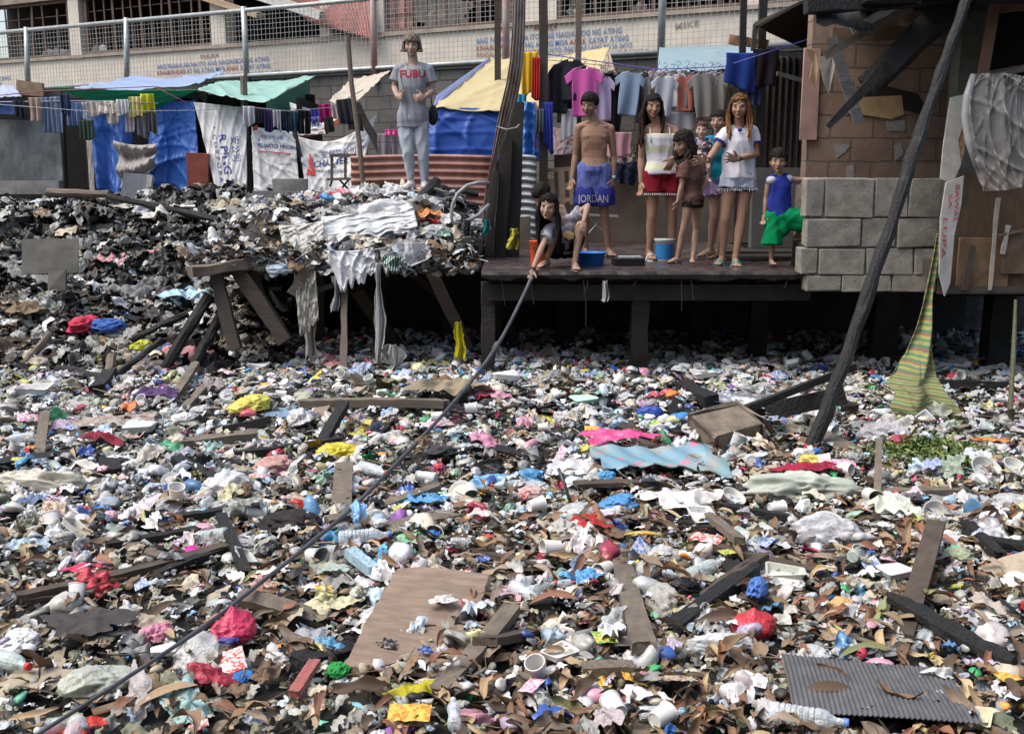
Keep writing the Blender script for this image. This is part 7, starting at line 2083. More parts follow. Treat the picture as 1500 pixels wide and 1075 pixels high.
 # strips and rags hanging from the staging
 S = [('plastic_strip', 452, 408, 34, 118, 9.2, 'translucent cream strip hanging at the left end of the staging', (.50, .48, .42)), ('plastic_strip', 553, 385, 27, 150, 9.12, 'long torn white plastic strip hanging from the staging', (.60, .61, .60)),
   ('plastic_strip', 574, 505, 44, 52, 9.05, 'cloudy bag hanging at the end of the long torn strip', (.45, .45, .41)),
   ('white_tee', 604, 356, 48, 36, 9.2, 'white tee shirt hung over the staging edge', (.72, .72, .73)), ('net_bag', 680, 322, 32, 70, 9.7, 'black and white speckled net bag hanging below the hose loop', (.04, .045, .06)),
   ('yellow_rag', 671, 472, 16, 54, 9.35, 'bright yellow rag hanging from the broken post', (.66, .60, .03)), ('white_rag', 887, 412, 8, 30, 8.6, 'small white rag dangling under the platform edge', (.5, .5, .48)),
   ('plastic_strip', 492, 405, 16, 50, 9.2, 'short torn white strip beside the drooping bag', (.5, .52, .55)), ('striped_cloth', 577, 376, 36, 20, 9.15, 'mint and black striped cloth beside the white tee', (.25, .42, .36)),
   ('teal_rag', 712, 322, 10, 24, 9.8, 'teal rag caught on the dark posts', (.02, .25, .26)), ('yellow_rag', 753, 335, 18, 30, 9.6, 'mustard rag beside the grey weathered board', (.42, .36, .05))]
 for nm, x, y, w, h, Y_, lab, c in S:
  seed = int(x + y); n1 = SinNoise(seed, 5, 6); n2 = SinNoise(seed + 1, 12, 6); s = 1 / pxm(at(x, y, Y_)); tp = at(x, y, Y_); mb = MB()
  def fn(u, v):
   k = (.62 + .30 * float(n1(v * 1.1, .2)) + .12 * float(n2(v * .8, .7)) if nm == 'plastic_strip' else 1 + .35 * float(n1(v * 1.5, .2)) * v) - (.45 * (1 - v) if nm in ('yellow_rag', 'net_bag') else .1)
   edge = .035 * w * float(n2(v * 2.2, u)) * (abs(u - .5) * 2)
   return tp + Vector((((u - .5) * w * k + edge + w * .25 * float(n1(v * .9, 5)) * v) * s, .03 * math.sin(u * 9 + v * 2) + .025 * (1 - abs(math.sin(u * 13 + v * 5 + float(n2(v * .4, 1))))) ** 2 + .02 * float(n1(u, v * .6)), -v * h * s + (.05 * h * s * float(n2(u * 2, 3)) * v)))
  mb.grid(fn, 26, 50)
  m = M_BAG if 'strip' in nm or 'white' in nm else M_RAG
  if nm == 'net_bag':
   t = NT('speckled_net'); t.color(t.ramp(t.voronoi(60), [(.30, (.30, .32, .33)), (.36, (.02, .022, .03))])); t.rough(.8); m = t.m
  if nm == 'striped_cloth':
   t = NT('striped_mint'); wv = t.n('ShaderNodeTexWave', Scale=14.0); t.l(t.tc.outputs['Object'], wv.inputs['Vector'])
   t.color(t.ramp(wv.outputs['Fac'], [(.4, (.02, .03, .03)), (.5, (.36, .52, .45))])); m = t.m
  o = mb.build(nm, m, None, True, thick=.004); o.color = (*c, 1); tag(o, lab, nm.replace('_', ' '))
washing()
for k_, (cs, c_, lab) in enumerate((([(478, 366, 9.22), (548, 362, 9.2), (552, 398, 9.12), (500, 424, 9.1)], (.68, .69, .72), 'large white plastic bag draped like an apron over the staging edge'),
  ([(408, 330, 9.6), (476, 322, 9.6), (470, 372, 9.3), (418, 376, 9.35)], (.52, .51, .47), 'cloudy cream sheet spread over the left corner of the staging'),
  ([(470, 318, 9.75), (604, 296, 9.95), (612, 334, 9.6), (478, 352, 9.5)], (.66, .68, .68), 'long wrinkled white sheet lying across the front of the heap'),
  ([(556, 366, 9.25), (600, 360, 9.25), (602, 392, 9.18), (566, 400, 9.18)], (.50, .52, .52), 'greyish film hanging beside the white tee'),
  ([(430, 392, 9.25), (462, 388, 9.25), (468, 470, 9.15), (440, 486, 9.15)], (.50, .48, .42), 'broad dirty white sheet hanging in front of the left strip'))):
 tarp('draped_sheet', cs, M_BAG, lab, 'plastic sheet', c_, .035, .02, 46, 36, seed=70 + k_, rag=.03)
# ---------------------------------------------------------------- things on the platform
def platform_things():
 def bucket(px, py, w, h, Y, col, nm, lab, lip=True, handle=True, col2=None):
  b = at(px, py, Y); b.z = PZ + .002; s = 1 / pxm(b); r = w * s / 2; H = h * s
  t = thing(nm, lab, nm.split('_')[-1], b)
  M = Matrix.Translation(b)
  mb = MB(); mb.lathe([(.001, 0), (r * .82, 0), (r * .84, H * .02), (r * .98, H * .96), (r * 1.04, H * .97), (r * 1.04, H), (r * .95, H), (r * .8, H * .05), (.001, H * .04)], 26, M)
  mb.build('body', mat_plain('plastic_' + nm, col, .38, 8, .15), t, True)
  return t, b, r, H
 t, b, r, H = bucket(789, 388, 27, 40, 8.95, (.72, .10, .02), 'orange_bucket', 'bright orange square bucket beside the crouching girl')
 mb = MB(); mb.tube([b + Vector((-r * .6, -r, H * .8)), b + Vector((-r * .2, -r * 1.15, H * .45)), b + Vector((r * .4, -r, H * .3))], .006, 6); mb.build('handle', M_DARKPIPE, t)
 t, b, r, H = bucket(973, 375, 29, 30, 9.75, (.60, .62, .62), 'paint_bucket', 'white paint bucket with a wide blue label behind the girl in brown')
 mb = MB(); mb.lathe([(r * .88, H * .10), (r * .985, H * .82)], 26, Matrix.Translation(b)); mb.build('label', mat_plain('blue_label', (.03, .20, .48), .4, 20, .2), t, True)
 mb = MB(); mb.lathe([(.001, H * 1.0), (r * 1.05, H * 1.0), (r * 1.08, H * 1.02), (r * 1.05, H * 1.07), (.001, H * 1.06)], 26, Matrix.Translation(b)); mb.build('lid', mat_plain('bucket_lid', (.52, .53, .50), .5), t, True)
 bucket(864, 384, 46, 19, 9.25, (.03, .17, .56), 'blue_basin', 'shallow blue basin behind the crouching girl')
 # box with weighing plate
 b = at(920, 380, 9.25); b.z = PZ
 t = thing('flat_black_case', 'flat black case with a grey plate on top on the platform', 'case', b)
 mb = MB(); mb.box(b + Vector((0, 0, .035)), (.27, .20, .06), Euler((0, 0, .08))); mb.build('case', mat_plain('black_case', (.015, .015, .016), .5), t)
 mb = MB(); mb.box(b + Vector((.02, .01, .075)), (.20, .15, .014), Euler((0, 0, .08))); mb.build('plate', mat_plain('grey_plate', (.34, .36, .36), .5), t)
 b = at(868, 316, 10.9)
 t = thing('folding_stand', 'thin pale folding stand behind the shirtless boy', 'stand', (b.x, 10.9, PZ))
 mb = MB(); mb.beam(at(858, 315, 10.9), at(905, 317, 10.9), .10, .02); mb.build('top', PIPE, t)
 for a_, b_ in (((862, 316), (885, 340)), ((884, 317), (862, 342))):
  mb = MB(); mb.tube([at(*a_, 10.9), at(*b_, 10.9)], .008, 6); mb.build('leg', PIPE, t)
platform_things()
# ================================================================ people
def skin_mat():
 t = NT('skin')
 c = t.attr('Col'); nz = t.noise(30, 4, .6)
 t.color(t.mix(t.ramp(nz, [(.3, 0), (.8, .22)]), c, (.16, .08, .05)))
 t.rough(.62); t.b.inputs['Specular IOR Level'].default_value = .3; t.b.inputs['Subsurface Weight'].default_value = .06
 t.b.inputs['Subsurface Radius'].default_value = (.02, .008, .004)
 t.bump(t.noise(160, 3, .5), .15, .001)
 return t.m
SKIN = skin_mat()
def hair_mat():
 t = NT('hair')
 c = t.attr('Col'); nz = t.noise(12, 5, .7, vec=t.mapping((9, 9, .6)))
 t.color(t.mix(t.ramp(nz, [(.3, 0), (.7, .55)]), c, (.01, .008, .007)))
 t.rough(.6); t.b.inputs['Specular IOR Level'].default_value = .08; t.bump(nz, .6, .004)
 return t.m
HAIR = hair_mat()
def fabric(name, col, kind=None, extra=None):
 if name in MATS: return MATS[name]
 t = NT(name)
 nz = t.noise(5, 5, .6); fine = t.noise(260, 2, .5)
 c = t.mix(t.ramp(nz, [(.35, 0), (.7, .25)]), col, tuple(x * .6 for x in col))
 if kind == 'stripes':
  sx = t.n('ShaderNodeSeparateXYZ'); t.l(t.tc.outputs['Object'], sx.inputs[0])
  z = t.math('FRACT', t.math('ADD', t.math('MULTIPLY', sx.outputs['Z'], extra[0]), t.math('MULTIPLY', t.noise(3, 2, .5), .15)))
  c = t.ramp(z, extra[1])
 if kind == 'denim':
  c = t.mix(t.ramp(t.noise(90, 3, .6), [(.4, 0), (.62, 1)]), col, extra)
 if kind == 'patches':
  c = t.mix(t.ramp(t.noise(9, 3, .5), [(.52, 0), (.54, 1)]), col, extra)
 t.color(c); t.rough(.88); t.b.inputs['Specular IOR Level'].default_value = .15
 t.bump(t.math('ADD', fine, t.noise(14, 4, .6)), .25, .004)
 MATS[name] = t.m
 return t.m
def remesh(mb, vox, smooth=3, fac=.5):
 """fuse overlapping closed shapes into one continuous surface -> (verts, faces)"""
 me = bpy.data.meshes.new('fuse'); me.from_pydata([tuple(v) for v in mb.v], [], mb.f); me.update()
 o = bpy.data.objects.new('fuse', me); COL.objects.link(o)
 m = o.modifiers.new('r', 'REMESH'); m.mode = 'VOXEL'; m.voxel_size = vox; m.use_smooth_shade = True
 if smooth:
  m2 = o.modifiers.new('s', 'SMOOTH'); m2.iterations = smooth; m2.factor = fac
 dg = bpy.context.evaluated_depsgraph_get(); ev = o.evaluated_get(dg); em = ev.to_mesh()
 V = np.zeros(len(em.vertices) * 3, 'f'); em.vertices.foreach_get('co', V); V = V.reshape(-1, 3).astype(float)
 F = [tuple(p.vertices) for p in em.polygons]
 ev.to_mesh_clear(); bpy.data.objects.remove(o); bpy.data.meshes.remove(me)
 return V, F
def arr_obj(name, V, F, mat, parent=None, base=None, col=None):
 mb = MB(); mb.v = V.tolist(); mb.f = F; mb.mi = [0] * len(F)
 if col is not None: mb.usecol = True; mb.c = col.tolist()
 return mb.build(name, mat, parent, True, loc=base)
def limb(mb, pts, rad, n=14, flat=1.0):
 """tapered chain with rounded joints"""
 P = []; R = []
 for i in range(len(pts) - 1):
  k = 6
  for j in range(k):
   t = j / k; P.append(Vector(pts[i]).lerp(Vector(pts[i + 1]), t)); R.append(rad[i] + (rad[i + 1] - rad[i]) * t)
 P.append(Vector(pts[-1])); R.append(rad[-1])
 mb.tube(P, R, n, flat=flat)
 for p, r in ((pts[0], rad[0]), (pts[-1], rad[-1])): mb.ell(p, r * .99, None, 12, 8)
 for p, r in zip(pts[1:-1], rad[1:-1]): mb.ell(p, r * 1.0, None, 12, 8)
def ringloft(mb, rings, n=22):
 """rings: (centre, axis_x, axis_y, rx, ry) elliptical sections, closed at both ends"""
 V = []; F = []
 for c, ax, ay, rx, ry in rings:
  for k in range(n):
   t = 2 * PI * k / n
   # slightly squared ellipse
   cx, sy = math.cos(t), math.sin(t)
   e = .85
   V.append(c + ax * (rx * math.copysign(abs(cx) ** e, cx)) + ay * (ry * math.copysign(abs(sy) ** e, sy)))
 m = len(rings)
 for i in range(m - 1):
  for k in range(n): F.append((i * n + k, i * n + (k + 1) % n, (i + 1) * n + (k + 1) % n, (i + 1) * n + k))
 F.append(tuple(range(n - 1, -1, -1))); F.append(tuple((m - 1) * n + k for k in range(n)))
 mb.add(V, F)
def smoothseq(keys, n):
 """interpolate key rings (centre, ax, ay, rx, ry) with Catmull-like easing"""
 out = []
 for i in range(len(keys) - 1):
  for j in range(n):
   t = j / n; a, b = keys[i], keys[i + 1]
   out.append((a[0].lerp(b[0], t), a[1].lerp(b[1], t).normalized(), a[2].lerp(b[2], t).normalized(), a[3] + (b[3] - a[3]) * t, a[4] + (b[4] - a[4]) * t))
 out.append(keys[-1])
 return out
def head_frame(yaw, pitch, roll):
 """columns: x = the face's left-to-right in view, y = backwards (face looks along -y), z = up"""
 return (Matrix.Rotation(yaw, 3, 'Z') @ Matrix.Rotation(pitch, 3, 'X') @ Matrix.Rotation(roll, 3, 'Y'))
def hand(mb, wrist, d, side, s, curl=.4, spread=.10, palm_n=None):
 """d: direction of the hand, side: direction towards the thumb; five separate fingers"""
 d = Vector(d).normalized(); side = Vector(side); side = (side - d * side.dot(d)).normalized()
 nrm = palm_n if palm_n is not None else d.cross(side).normalized()
 nrm = Vector(nrm).normalized()
 R = Matrix((side, d, nrm)).transposed()
 mb.ell(Vector(wrist) + d * .040 * s, (.040 * s, .050 * s, .016 * s), R, 14, 10)
 base = Vector(wrist) + d * .072 * s
 for i, (off, ln) in enumerate(((.028, .066), (.0095, .074), (-.0095, .069), (-.028, .054))):
  dd = (d + side * (off / .028) * spread).normalized()
  a = base + side * off * s
  c1 = curl * (.9 + .15 * i)
  p1 = a + (dd * math.cos(c1 * .6) + nrm * math.sin(c1 * .6)) * ln * .42 * s
  p2 = p1 + (dd * math.cos(c1 * 1.5) + nrm * math.sin(c1 * 1.5)) * ln * .33 * s
  p3 = p2 + (dd * math.cos(c1 * 2.2) + nrm * math.sin(c1 * 2.2)) * ln * .28 * s
  limb(mb, [a - dd * .02 * s, p1, p2, p3], [.0088 * s, .0082 * s, .0076 * s, .0064 * s], 8)
 a = Vector(wrist) + d * .022 * s + side * .028 * s
 td = (d * .62 + side * .78 + nrm * .25).normalized()
 p1 = a + td * .034 * s; p2 = p1 + (td + d * .4).normalized() * .030 * s
 limb(mb, [a - td * .01, p1, p2], [.0125 * s, .0105 * s, .0080 * s], 8)
def foot(mb, ankle, d, s, tilt=0.0):
 """d: horizontal toe direction; ankle is the joint, sole about .07 below"""
 d = Vector(d).normalized(); up = Vector((0, 0, 1)); sd = d.cross(up)
 A = Vector(ankle); z = -.052 * s
 limb(mb, [A + up * .01 * s, A - d * .035 * s + up * (-.03 * s)], [.034 * s, .030 * s], 10)
 limb(mb, [A - d * .04 * s + up * (-.038 * s), A + d * .05 * s + up * (-.032 * s), A + d * .125 * s + up * (-.047 * s)], [.030 * s, .033 * s, .020 * s], 12)
 for i, (o, l, r) in enumerate(((-.026, .165, .013), (-.010, .162, .0095), (.004, .156, .009), (.016, .148, .0085), (.027, .138, .008))):
  limb(mb, [A + d * .10 * s + sd * o * s + up * (-.050 * s), A + d * l * s + sd * o * 1.15 * s + up * (-.057 * s)], [.013 * s, r * s], 8)
class Body:
 def __init__(s, J, H, build=1.0, head=(0, 0, 0), skin=(.36, .20, .13), base=None, female=False, hh=None, age='adult'):
  """J: joint -> Vector; H: standing height in metres"""
  s.J = J; s.H = H; s.k = H / 1.6 * build; s.skin = skin; s.female = female
  s.hh = hh or (H / 7.6); s.HF = head_frame(*head); s.age = age
  s.base = base
  up = ((J['shL'] + J['shR']) - (J['hipL'] + J['hipR'])).normalized()
  for a in 'LR': J['sh' + a] = J['sh' + a] - up * .026 * s.k
 def frames(s):
  J = s.J
  hipc = (J['hipL'] + J['hipR']) / 2; shc = (J['shL'] + J['shR']) / 2
  ax_h = (J['hipR'] - J['hipL']).normalized(); ax_s = (J['shR'] - J['shL']).normalized()
  up = (shc - hipc).normalized()
  ay_h = up.cross(ax_h).normalized(); ay_s = up.cross(ax_s).normalized()
  return hipc, shc, ax_h, ax_s, ay_h, ay_s, up
 def torso_keys(s, grow=0.0, lo=-.3, hi=1.0, bend=None):
  J = s.J; k = s.k
  hipc, shc, ah, as_, yh, ys, up = s.frames()
  hw = (J['hipR'] - J['hipL']).length / 2; sw = (J['shR'] - J['shL']).length / 2
  mid = hipc.lerp(shc, .45)
  if bend: mid = mid + bend
  d = s.female
  L_ = (shc - hipc).length
  def at_(t):
   if t < .45: return hipc.lerp(mid, t / .45) if t >= 0 else hipc + (hipc - mid).normalized() * (-t) * L_
   return mid.lerp(shc, (t - .45) / .55)
  hipw = hw + .060 * k; shw = sw
  tab = [(-.16, hipw * .55, .060), (-.08, hipw * .92, .085), (.0, hipw * 1.0, .098), (.12, hipw * .97, .094), (.30, hipw * (.77 if d else .86), .076), (.48, hipw * (.75 if d else .90), .076),
    (.66, max(shw * .84, hipw * .84), .094 if d else .092), (.82, shw * .93, .094), (.93, shw * .92, .082), (1.02, shw * .80, .068), (1.09, shw * .42, .050)]
  keys = []
  for t, rx, ry in tab:
   if t < lo or t > hi + .0901: continue
   w = min(1, max(0, t))
   keys.append((at_(t), ah.lerp(as_, w).normalized(), yh.lerp(ys, w).normalized(), rx + grow, ry * k + grow))
  return keys
 def build(s, name_label, cat='person', extra=None, nohandL=None):
  J = s.J; k = s.k; mb = MB()
  hipc, shc, ah, as_, yh, ys, up = s.frames()
  ringloft(mb, smoothseq(s.torso_keys(bend=s.__dict__.get('bend')), 4))
  if s.female and s.age == 'adult':
   for sg in (-1, 1): mb.ell(hipc.lerp(shc, .76) + as_ * sg * .062 * k - ys * .056 * k, (.050 * k, .036 * k, .048 * k), None, 12, 10)
  if s.__dict__.get('bare'):
   for sg in (-1, 1):
    mb.ell(hipc.lerp(shc, .80) + as_ * sg * .060 * k - ys * .058 * k, (.060 * k, .028 * k, .042 * k), None, 14, 10)
    limb(mb, [shc + as_ * sg * .03 * k - ys * .050 * k + up * .02 * k, shc + as_ * sg * .13 * k - ys * .035 * k + up * .022 * k], [.009 * k, .008 * k], 8)
    mb.ell(hipc.lerp(shc, .62) + as_ * sg * .075 * k - ys * .050 * k, (.040 * k, .024 * k, .085 * k), None, 14, 10)
  # neck and shoulders
  hc = J['head']; HF = s.HF; hh = s.hh; q = hh / .225
  nk0 = shc + up * .055 * k; nk1 = hc + HF @ Vector((0, .018 * q, -.075 * q))
  limb(mb, [nk0 - up * .03, nk0, nk1, hc + HF @ Vector((0, .02 * q, -.02 * q))], [.062 * k, .050 * k, .046 * k * (1 if s.age == 'adult' else .88), .046 * k], 14)
  for a in ('L', 'R'):
   sh, el, wr = J['sh' + a], J['el' + a], J['wr' + a]
   limb(mb, [nk0 + up * .015 * k, sh.lerp(nk0, .45) + up * .012 * k, sh], [.034 * k, .036 * k, .044 * k])
   limb(mb, [sh, sh.lerp(el, .25), sh.lerp(el, .6), el], [.045 * k, .043 * k, .037 * k, .030 * k])
   limb(mb, [el, el.lerp(wr, .3), wr.lerp(el, .25), wr], [.031 * k, .033 * k, .025 * k, .021 * k])
   hd = s.hands.get(a) if hasattr(s, 'hands') else None
   d = (wr - el).normalized(); side = Vector((1 if a == 'L' else -1, -.5, 0)); curl = .5; pn = None; sprd = .1
   if hd:
    d = Vector(hd.get('d', d)); side = Vector(hd.get('side', side)); curl = hd.get('curl', curl); pn = hd.get('n'); sprd = hd.get('spread', .1)
   hand(mb, wr, d, side, s.hk if hasattr(s, 'hk') else k * 1.0, curl, sprd, pn)
   hp, kn, an = J['hip' + a], J['kn' + a], J['an' + a]
   tr = .073 * k if s.age == 'adult' else .062 * k
   limb(mb, [hp, hp.lerp(kn, .3), hp.lerp(kn, .7), kn], [tr, tr * .97, tr * .74, .046 * k * (1 if s.age == 'adult' else .88)])
   d_ = an - kn
   limb(mb, [kn, kn.lerp(an, .28) + Vector((0, .012 * k, 0)), kn.lerp(an, .65), an], [.045 * k * (1 if s.age == 'adult' else .9), .048 * k * (1 if s.age == 'adult' else .88), .034 * k, .028 * k])
   foot(mb, an, J['toe' + a], k * (1 if s.age == 'adult' else .88))
  # head
  def hp_(x, y, z): return hc + HF @ Vector((x * q, y * q, z * q))
  mb.ell(hp_(0, .022, .036), (.076 * q, .094 * q, .080 * q), HF, 24, 18)
  mb.ell(hp_(0, -.012, -.020), (.069 * q, .072 * q, .080 * q), HF, 22, 16)
  mb.ell(hp_(0, -.040, -.070), (.040 * q, .036 * q, .034 * q), HF, 16, 12)
  mb.ell(hp_(0, -.066, -.092), (.018 * q, .016 * q, .014 * q), HF, 12, 8)
  for sg in (-1, 1):
   mb.ell(hp_(sg * .036, -.050, -.028), (.026 * q, .026 * q, .028 * q), HF, 14, 10)      # cheeks
   mb.ell(hp_(sg * .074, .006, -.012), (.010 * q, .020 * q, .032 * q), HF, 12, 10)        # ears
   mb.ell(hp_(sg * .030, -.066, .026), (.024 * q, .012 * q, .009 * q), HF, 12, 8)         # brow
   mb.ell(hp_(sg * .010, -.092, -.034), (.0095 * q, .011 * q, .0085 * q), HF, 10, 8)      # nostril wings
  limb(mb, [hp_(0, -.080, .012), hp_(0, -.096, -.018), hp_(0, -.104, -.030)], [.009 * q, .0105 * q, .0125 * q], 10)
  mb.ell(hp_(0, -.082, -.055), (.024 * q, .012 * q, .0075 * q), HF, 12, 8)
  mb.ell(hp_(0, -.080, -.066), (.021 * q, .012 * q, .0075 * q), HF, 12, 8)
  V, F = remesh(mb, s.vox if hasattr(s, 'vox') else .0052, 3, .5)
  # colours of the skin, lips, eyes and brows
  col = np.tile(np.array(s.skin), (len(V), 1))
  M = np.array(HF); Lc = (V - np.array(hc)) @ M / q
  X, Yy, Z = Lc[:, 0], Lc[:, 1], Lc[:, 2]
  face = (Yy < -.035) & (Z > -.12) & (Z < .11) & (abs(X) < .08)
  def blend(m, c, a=1.0): col[m] = col[m] * (1 - a) + np.array(c) * a
  sk = np.array(s.skin)
  blend(face & (np.hypot(X / .018, (Z + .061) / .0075) < 1), tuple(sk * (.72, .42, .42)) if not s.female else tuple(sk * (.95, .42, .45)), .9)
  for sg in (-1, 1):
   ex = X - sg * .031
   blend(face & (np.hypot(ex / .021, (Z - .004) / .012) < 1), tuple(sk * .78), .45)  # eye socket shade painted into the skin colour, no hollow modelled
   blend(face & (np.hypot(ex / .0150, (Z - .001) / .0052) < 1), (.26, .22, .19), .9)
   blend(face & (np.hypot(ex / .0080, (Z - .001) / .0060) < 1), (.015, .010, .008), 1)
   blend(face & (abs(ex) < .017) & (abs(Z - .0095 + (ex / .02) ** 2 * .003) < .0028), (.02, .015, .012), .95)
   blend(face & (abs(ex - sg * .002) < .021) & (abs(Z - .027 + (ex / .025) ** 2 * .005) < .0034), (.04, .03, .022), .6)
  if s.__dict__.get('bare'):
   for p in [hipc.lerp(shc, .775) + as_ * sg * .068 * k - ys * .10 * k for sg in (-1, 1)]:
    blend(np.linalg.norm((V - np.array(p)) * [1, .3, 1], axis=1) < .011, tuple(sk * .4), 1)
   blend((np.linalg.norm((V - np.array(hipc.lerp(shc, .22) - ys * .10 * k)) * [1, .3, 1], axis=1) < .008), tuple(sk * .3), 1)
  base = s.base
  o = arr_obj('person', V, F, SKIN, None, base, col)
  tag(o, name_label, cat)
  s.o = o; s.V = V
  return o
 # ---- clothing, all fused from sections that follow the body
 def garment(s, name, mat, parts, vox=.008, wrinkle=.004, seed=1, smooth=2, mats=None):
  mb = MB()
  for p in parts: p(mb)
  V, F = remesh(mb, vox, smooth, .5)
  # folds
  n = SinNoise(seed, 48, 8, 3); n2 = SinNoise(seed + 4, 20, 6, 3)
  C = V.mean(0);
  d = wrinkle * 1.5 * ((1 - abs(n(V[:, 0] * 1.0, V[:, 1], V[:, 2] * .55)) * 1.4) * .8 + n2(V[:, 0], V[:, 1], V[:, 2] * .5) * .6)
  N = vnormals(V, F)
  V = V + N * d[:, None]
  o = arr_obj(name, V, F, mat, s.o)
  return o
def vnormals(V, F):
 A = np.array([f[:4] if len(f) >= 4 else (f[0], f[1], f[2], f[2]) for f in F])
 n = np.cross(V[A[:, 2]] - V[A[:, 0]], V[A[:, 3]] - V[A[:, 1]])
 N = np.zeros_like(V)
 for k in range(4): np.add.at(N, A[:, k], n)
 return N / (np.linalg.norm(N, axis=1)[:, None] + 1e-12)
def loft_part(rings, n=5):
 return lambda mb: ringloft(mb, smoothseq(rings, n), 26)
def limb_part(pts, rad):
 return lambda mb: limb(mb, pts, rad, 16)
def sleeve(sh, el, t, r0, r1):
 """open ended sleeve as a flat-ended tapered tube"""
 def f(mb):
  e = sh.lerp(el, t); d = (el - sh).normalized()
  mb.tube([sh - d * .0, sh.lerp(e, .33), sh.lerp(e, .66), e], [r0 * .95, r0, (r0 + r1) / 2, r1], 16)
  mb.ell(sh, r0 * .98, None, 14, 10)
 return f
def legtube(hp, kn, t, r0, r1, an=None, flare=0.0):
 def f(mb):
  e = hp.lerp(kn, t)
  mb.tube([hp, hp.lerp(e, .3), hp.lerp(e, .65), e], [r0, r0 * 1.0, (r0 + r1) / 2, r1 + flare], 20)
  mb.ell(hp, r0 * .98, None, 16, 12)
 return f
def hair_cap(b, col, seed=1, vol=1.0, fringe=.045, back=-.06, tips=None, side=-.03):
 """short hair over the scalp; fringe = how far down the forehead the hairline sits (head units)"""
 HF = b.HF; hc = b.J['head']; q = b.hh / .225
 n = SinNoise(seed, 34, 10, 3); n2 = SinNoise(seed + 1, 9, 6, 3)
 V, F = ico(5)
 keepers = []
 P = V.copy()
 r = np.array([.083, .102, .088]) * vol
 r[2] = .088 + (.088 * (vol - 1)) * .8
 d = 1 + .055 * n(P[:, 0], P[:, 1], P[:, 2] * .5) + .03 * n2(*P.T)
 X = P * r * d[:, None] + np.array([0, .020, .034])
 # hairline: scalp vertices below the line are tucked inside the head
 x, y, z = X[:, 0], X[:, 1], X[:, 2]
 line = np.where(y < -.03, fringe + .010 * n2(*P.T), np.where(y < .02, side, back))
 low = z < line
 X[low] = (X[low] - [0, .02, .03]) * .80 + [0, .02, .03]
 W = X * q @ np.array(HF).T + np.array(hc)
 c = np.tile(np.array(col), (len(W), 1))
 if tips is not None:
  m = np.clip((n2(*P.T) + .6) * .5, 0, 1)[:, None]; c = c * (1 - m) + np.array(tips) * m
 return W, F, c
def strands(b, col, n=70, length=.34, seed=1, tips=None, r=.008, front=True, gap=1.05, drape=(0, 0), frontlen=None, part=0.0, out=.02, sway=0.0):
 """long hair: many tapering locks falling from the crown past the shoulders"""
 rg = random.Random(seed); HF = b.HF; hc = b.J['head']; q = b.hh / .225
 mb = MB()
 for i in range(n):
  # start angle round the head, face side left free
  a = rg.uniform(-PI + gap, PI - gap) if front else rg.uniform(-PI + 1.1, PI - 1.1)
  # a = 0 is the back of the head
  sx, sy = math.sin(a), math.cos(a)
  p0 = HF @ Vector((sx * .060 * q, (.02 + sy * .075) * q, .085 * q)) + hc
  p1 = HF @ Vector((sx * (.086 + rg.uniform(0, out * .5)) * q, (.015 + sy * .098) * q, .03 * q)) + hc
  p2 = HF @ Vector((sx * (.088 + rg.uniform(0, out)) * q, (.015 + sy * .104) * q, -.05 * q)) + hc
  isf = abs(a) > 1.75
  ln = length * rg.uniform(.82, 1.06)
  if isf and frontlen is not None: ln = frontlen * rg.uniform(.8, 1.05)
  pts = [p0, p1, p2]; rad = [r * .5, r * 1.1, r * 1.3]
  m = 6
  q2 = p2.copy(); ph = rg.uniform(0, 6)
  for j in range(1, m + 1):
   t = j / m
   x = sx * (.02 * t) + drape[0] * t + .012 * math.sin(t * 4 + ph)
   y = (sy * .02 + (-.035 if isf else .0)) * t + drape[1] * t + .010 * math.sin(t * 5 + ph * 2)
   x -= sx * .03 * t * t
   pts.append(q2 + Vector((x + sway * t, y, -ln * t)))
   rad.append(r * (1.35 - .15 * t) if j < m else r * .35)
  c = np.array(col)
  k = len(mb.v)
  mb.tube(pts, rad, 6, flat=.6)
  for vi in range(k, len(mb.v)):
   j = (vi - k) // 6
   t = max(0, (j - 1) / (len(pts) - 2))
   v = .8 + .4 * rg.random() if vi == k else v
   cc = np.array(col) * v
   if tips is not None: cc = cc * (1 - t) + np.array(tips) * v * t
   mb.c[vi] = tuple(cc)
 return np.array(mb.v), mb.f, np.array(mb.c)
def put_hair(b, items, name='hair'):
 Vs = []; Fs = []; Cs = []; o = 0
 for V, F, c in items:
  Vs.append(V); Fs += [tuple(int(i) + o for i in f) for f in F]; Cs.append(c); o += len(V)
 return arr_obj(name, np.concatenate(Vs), Fs, HAIR, b.o, None, np.concatenate(Cs))
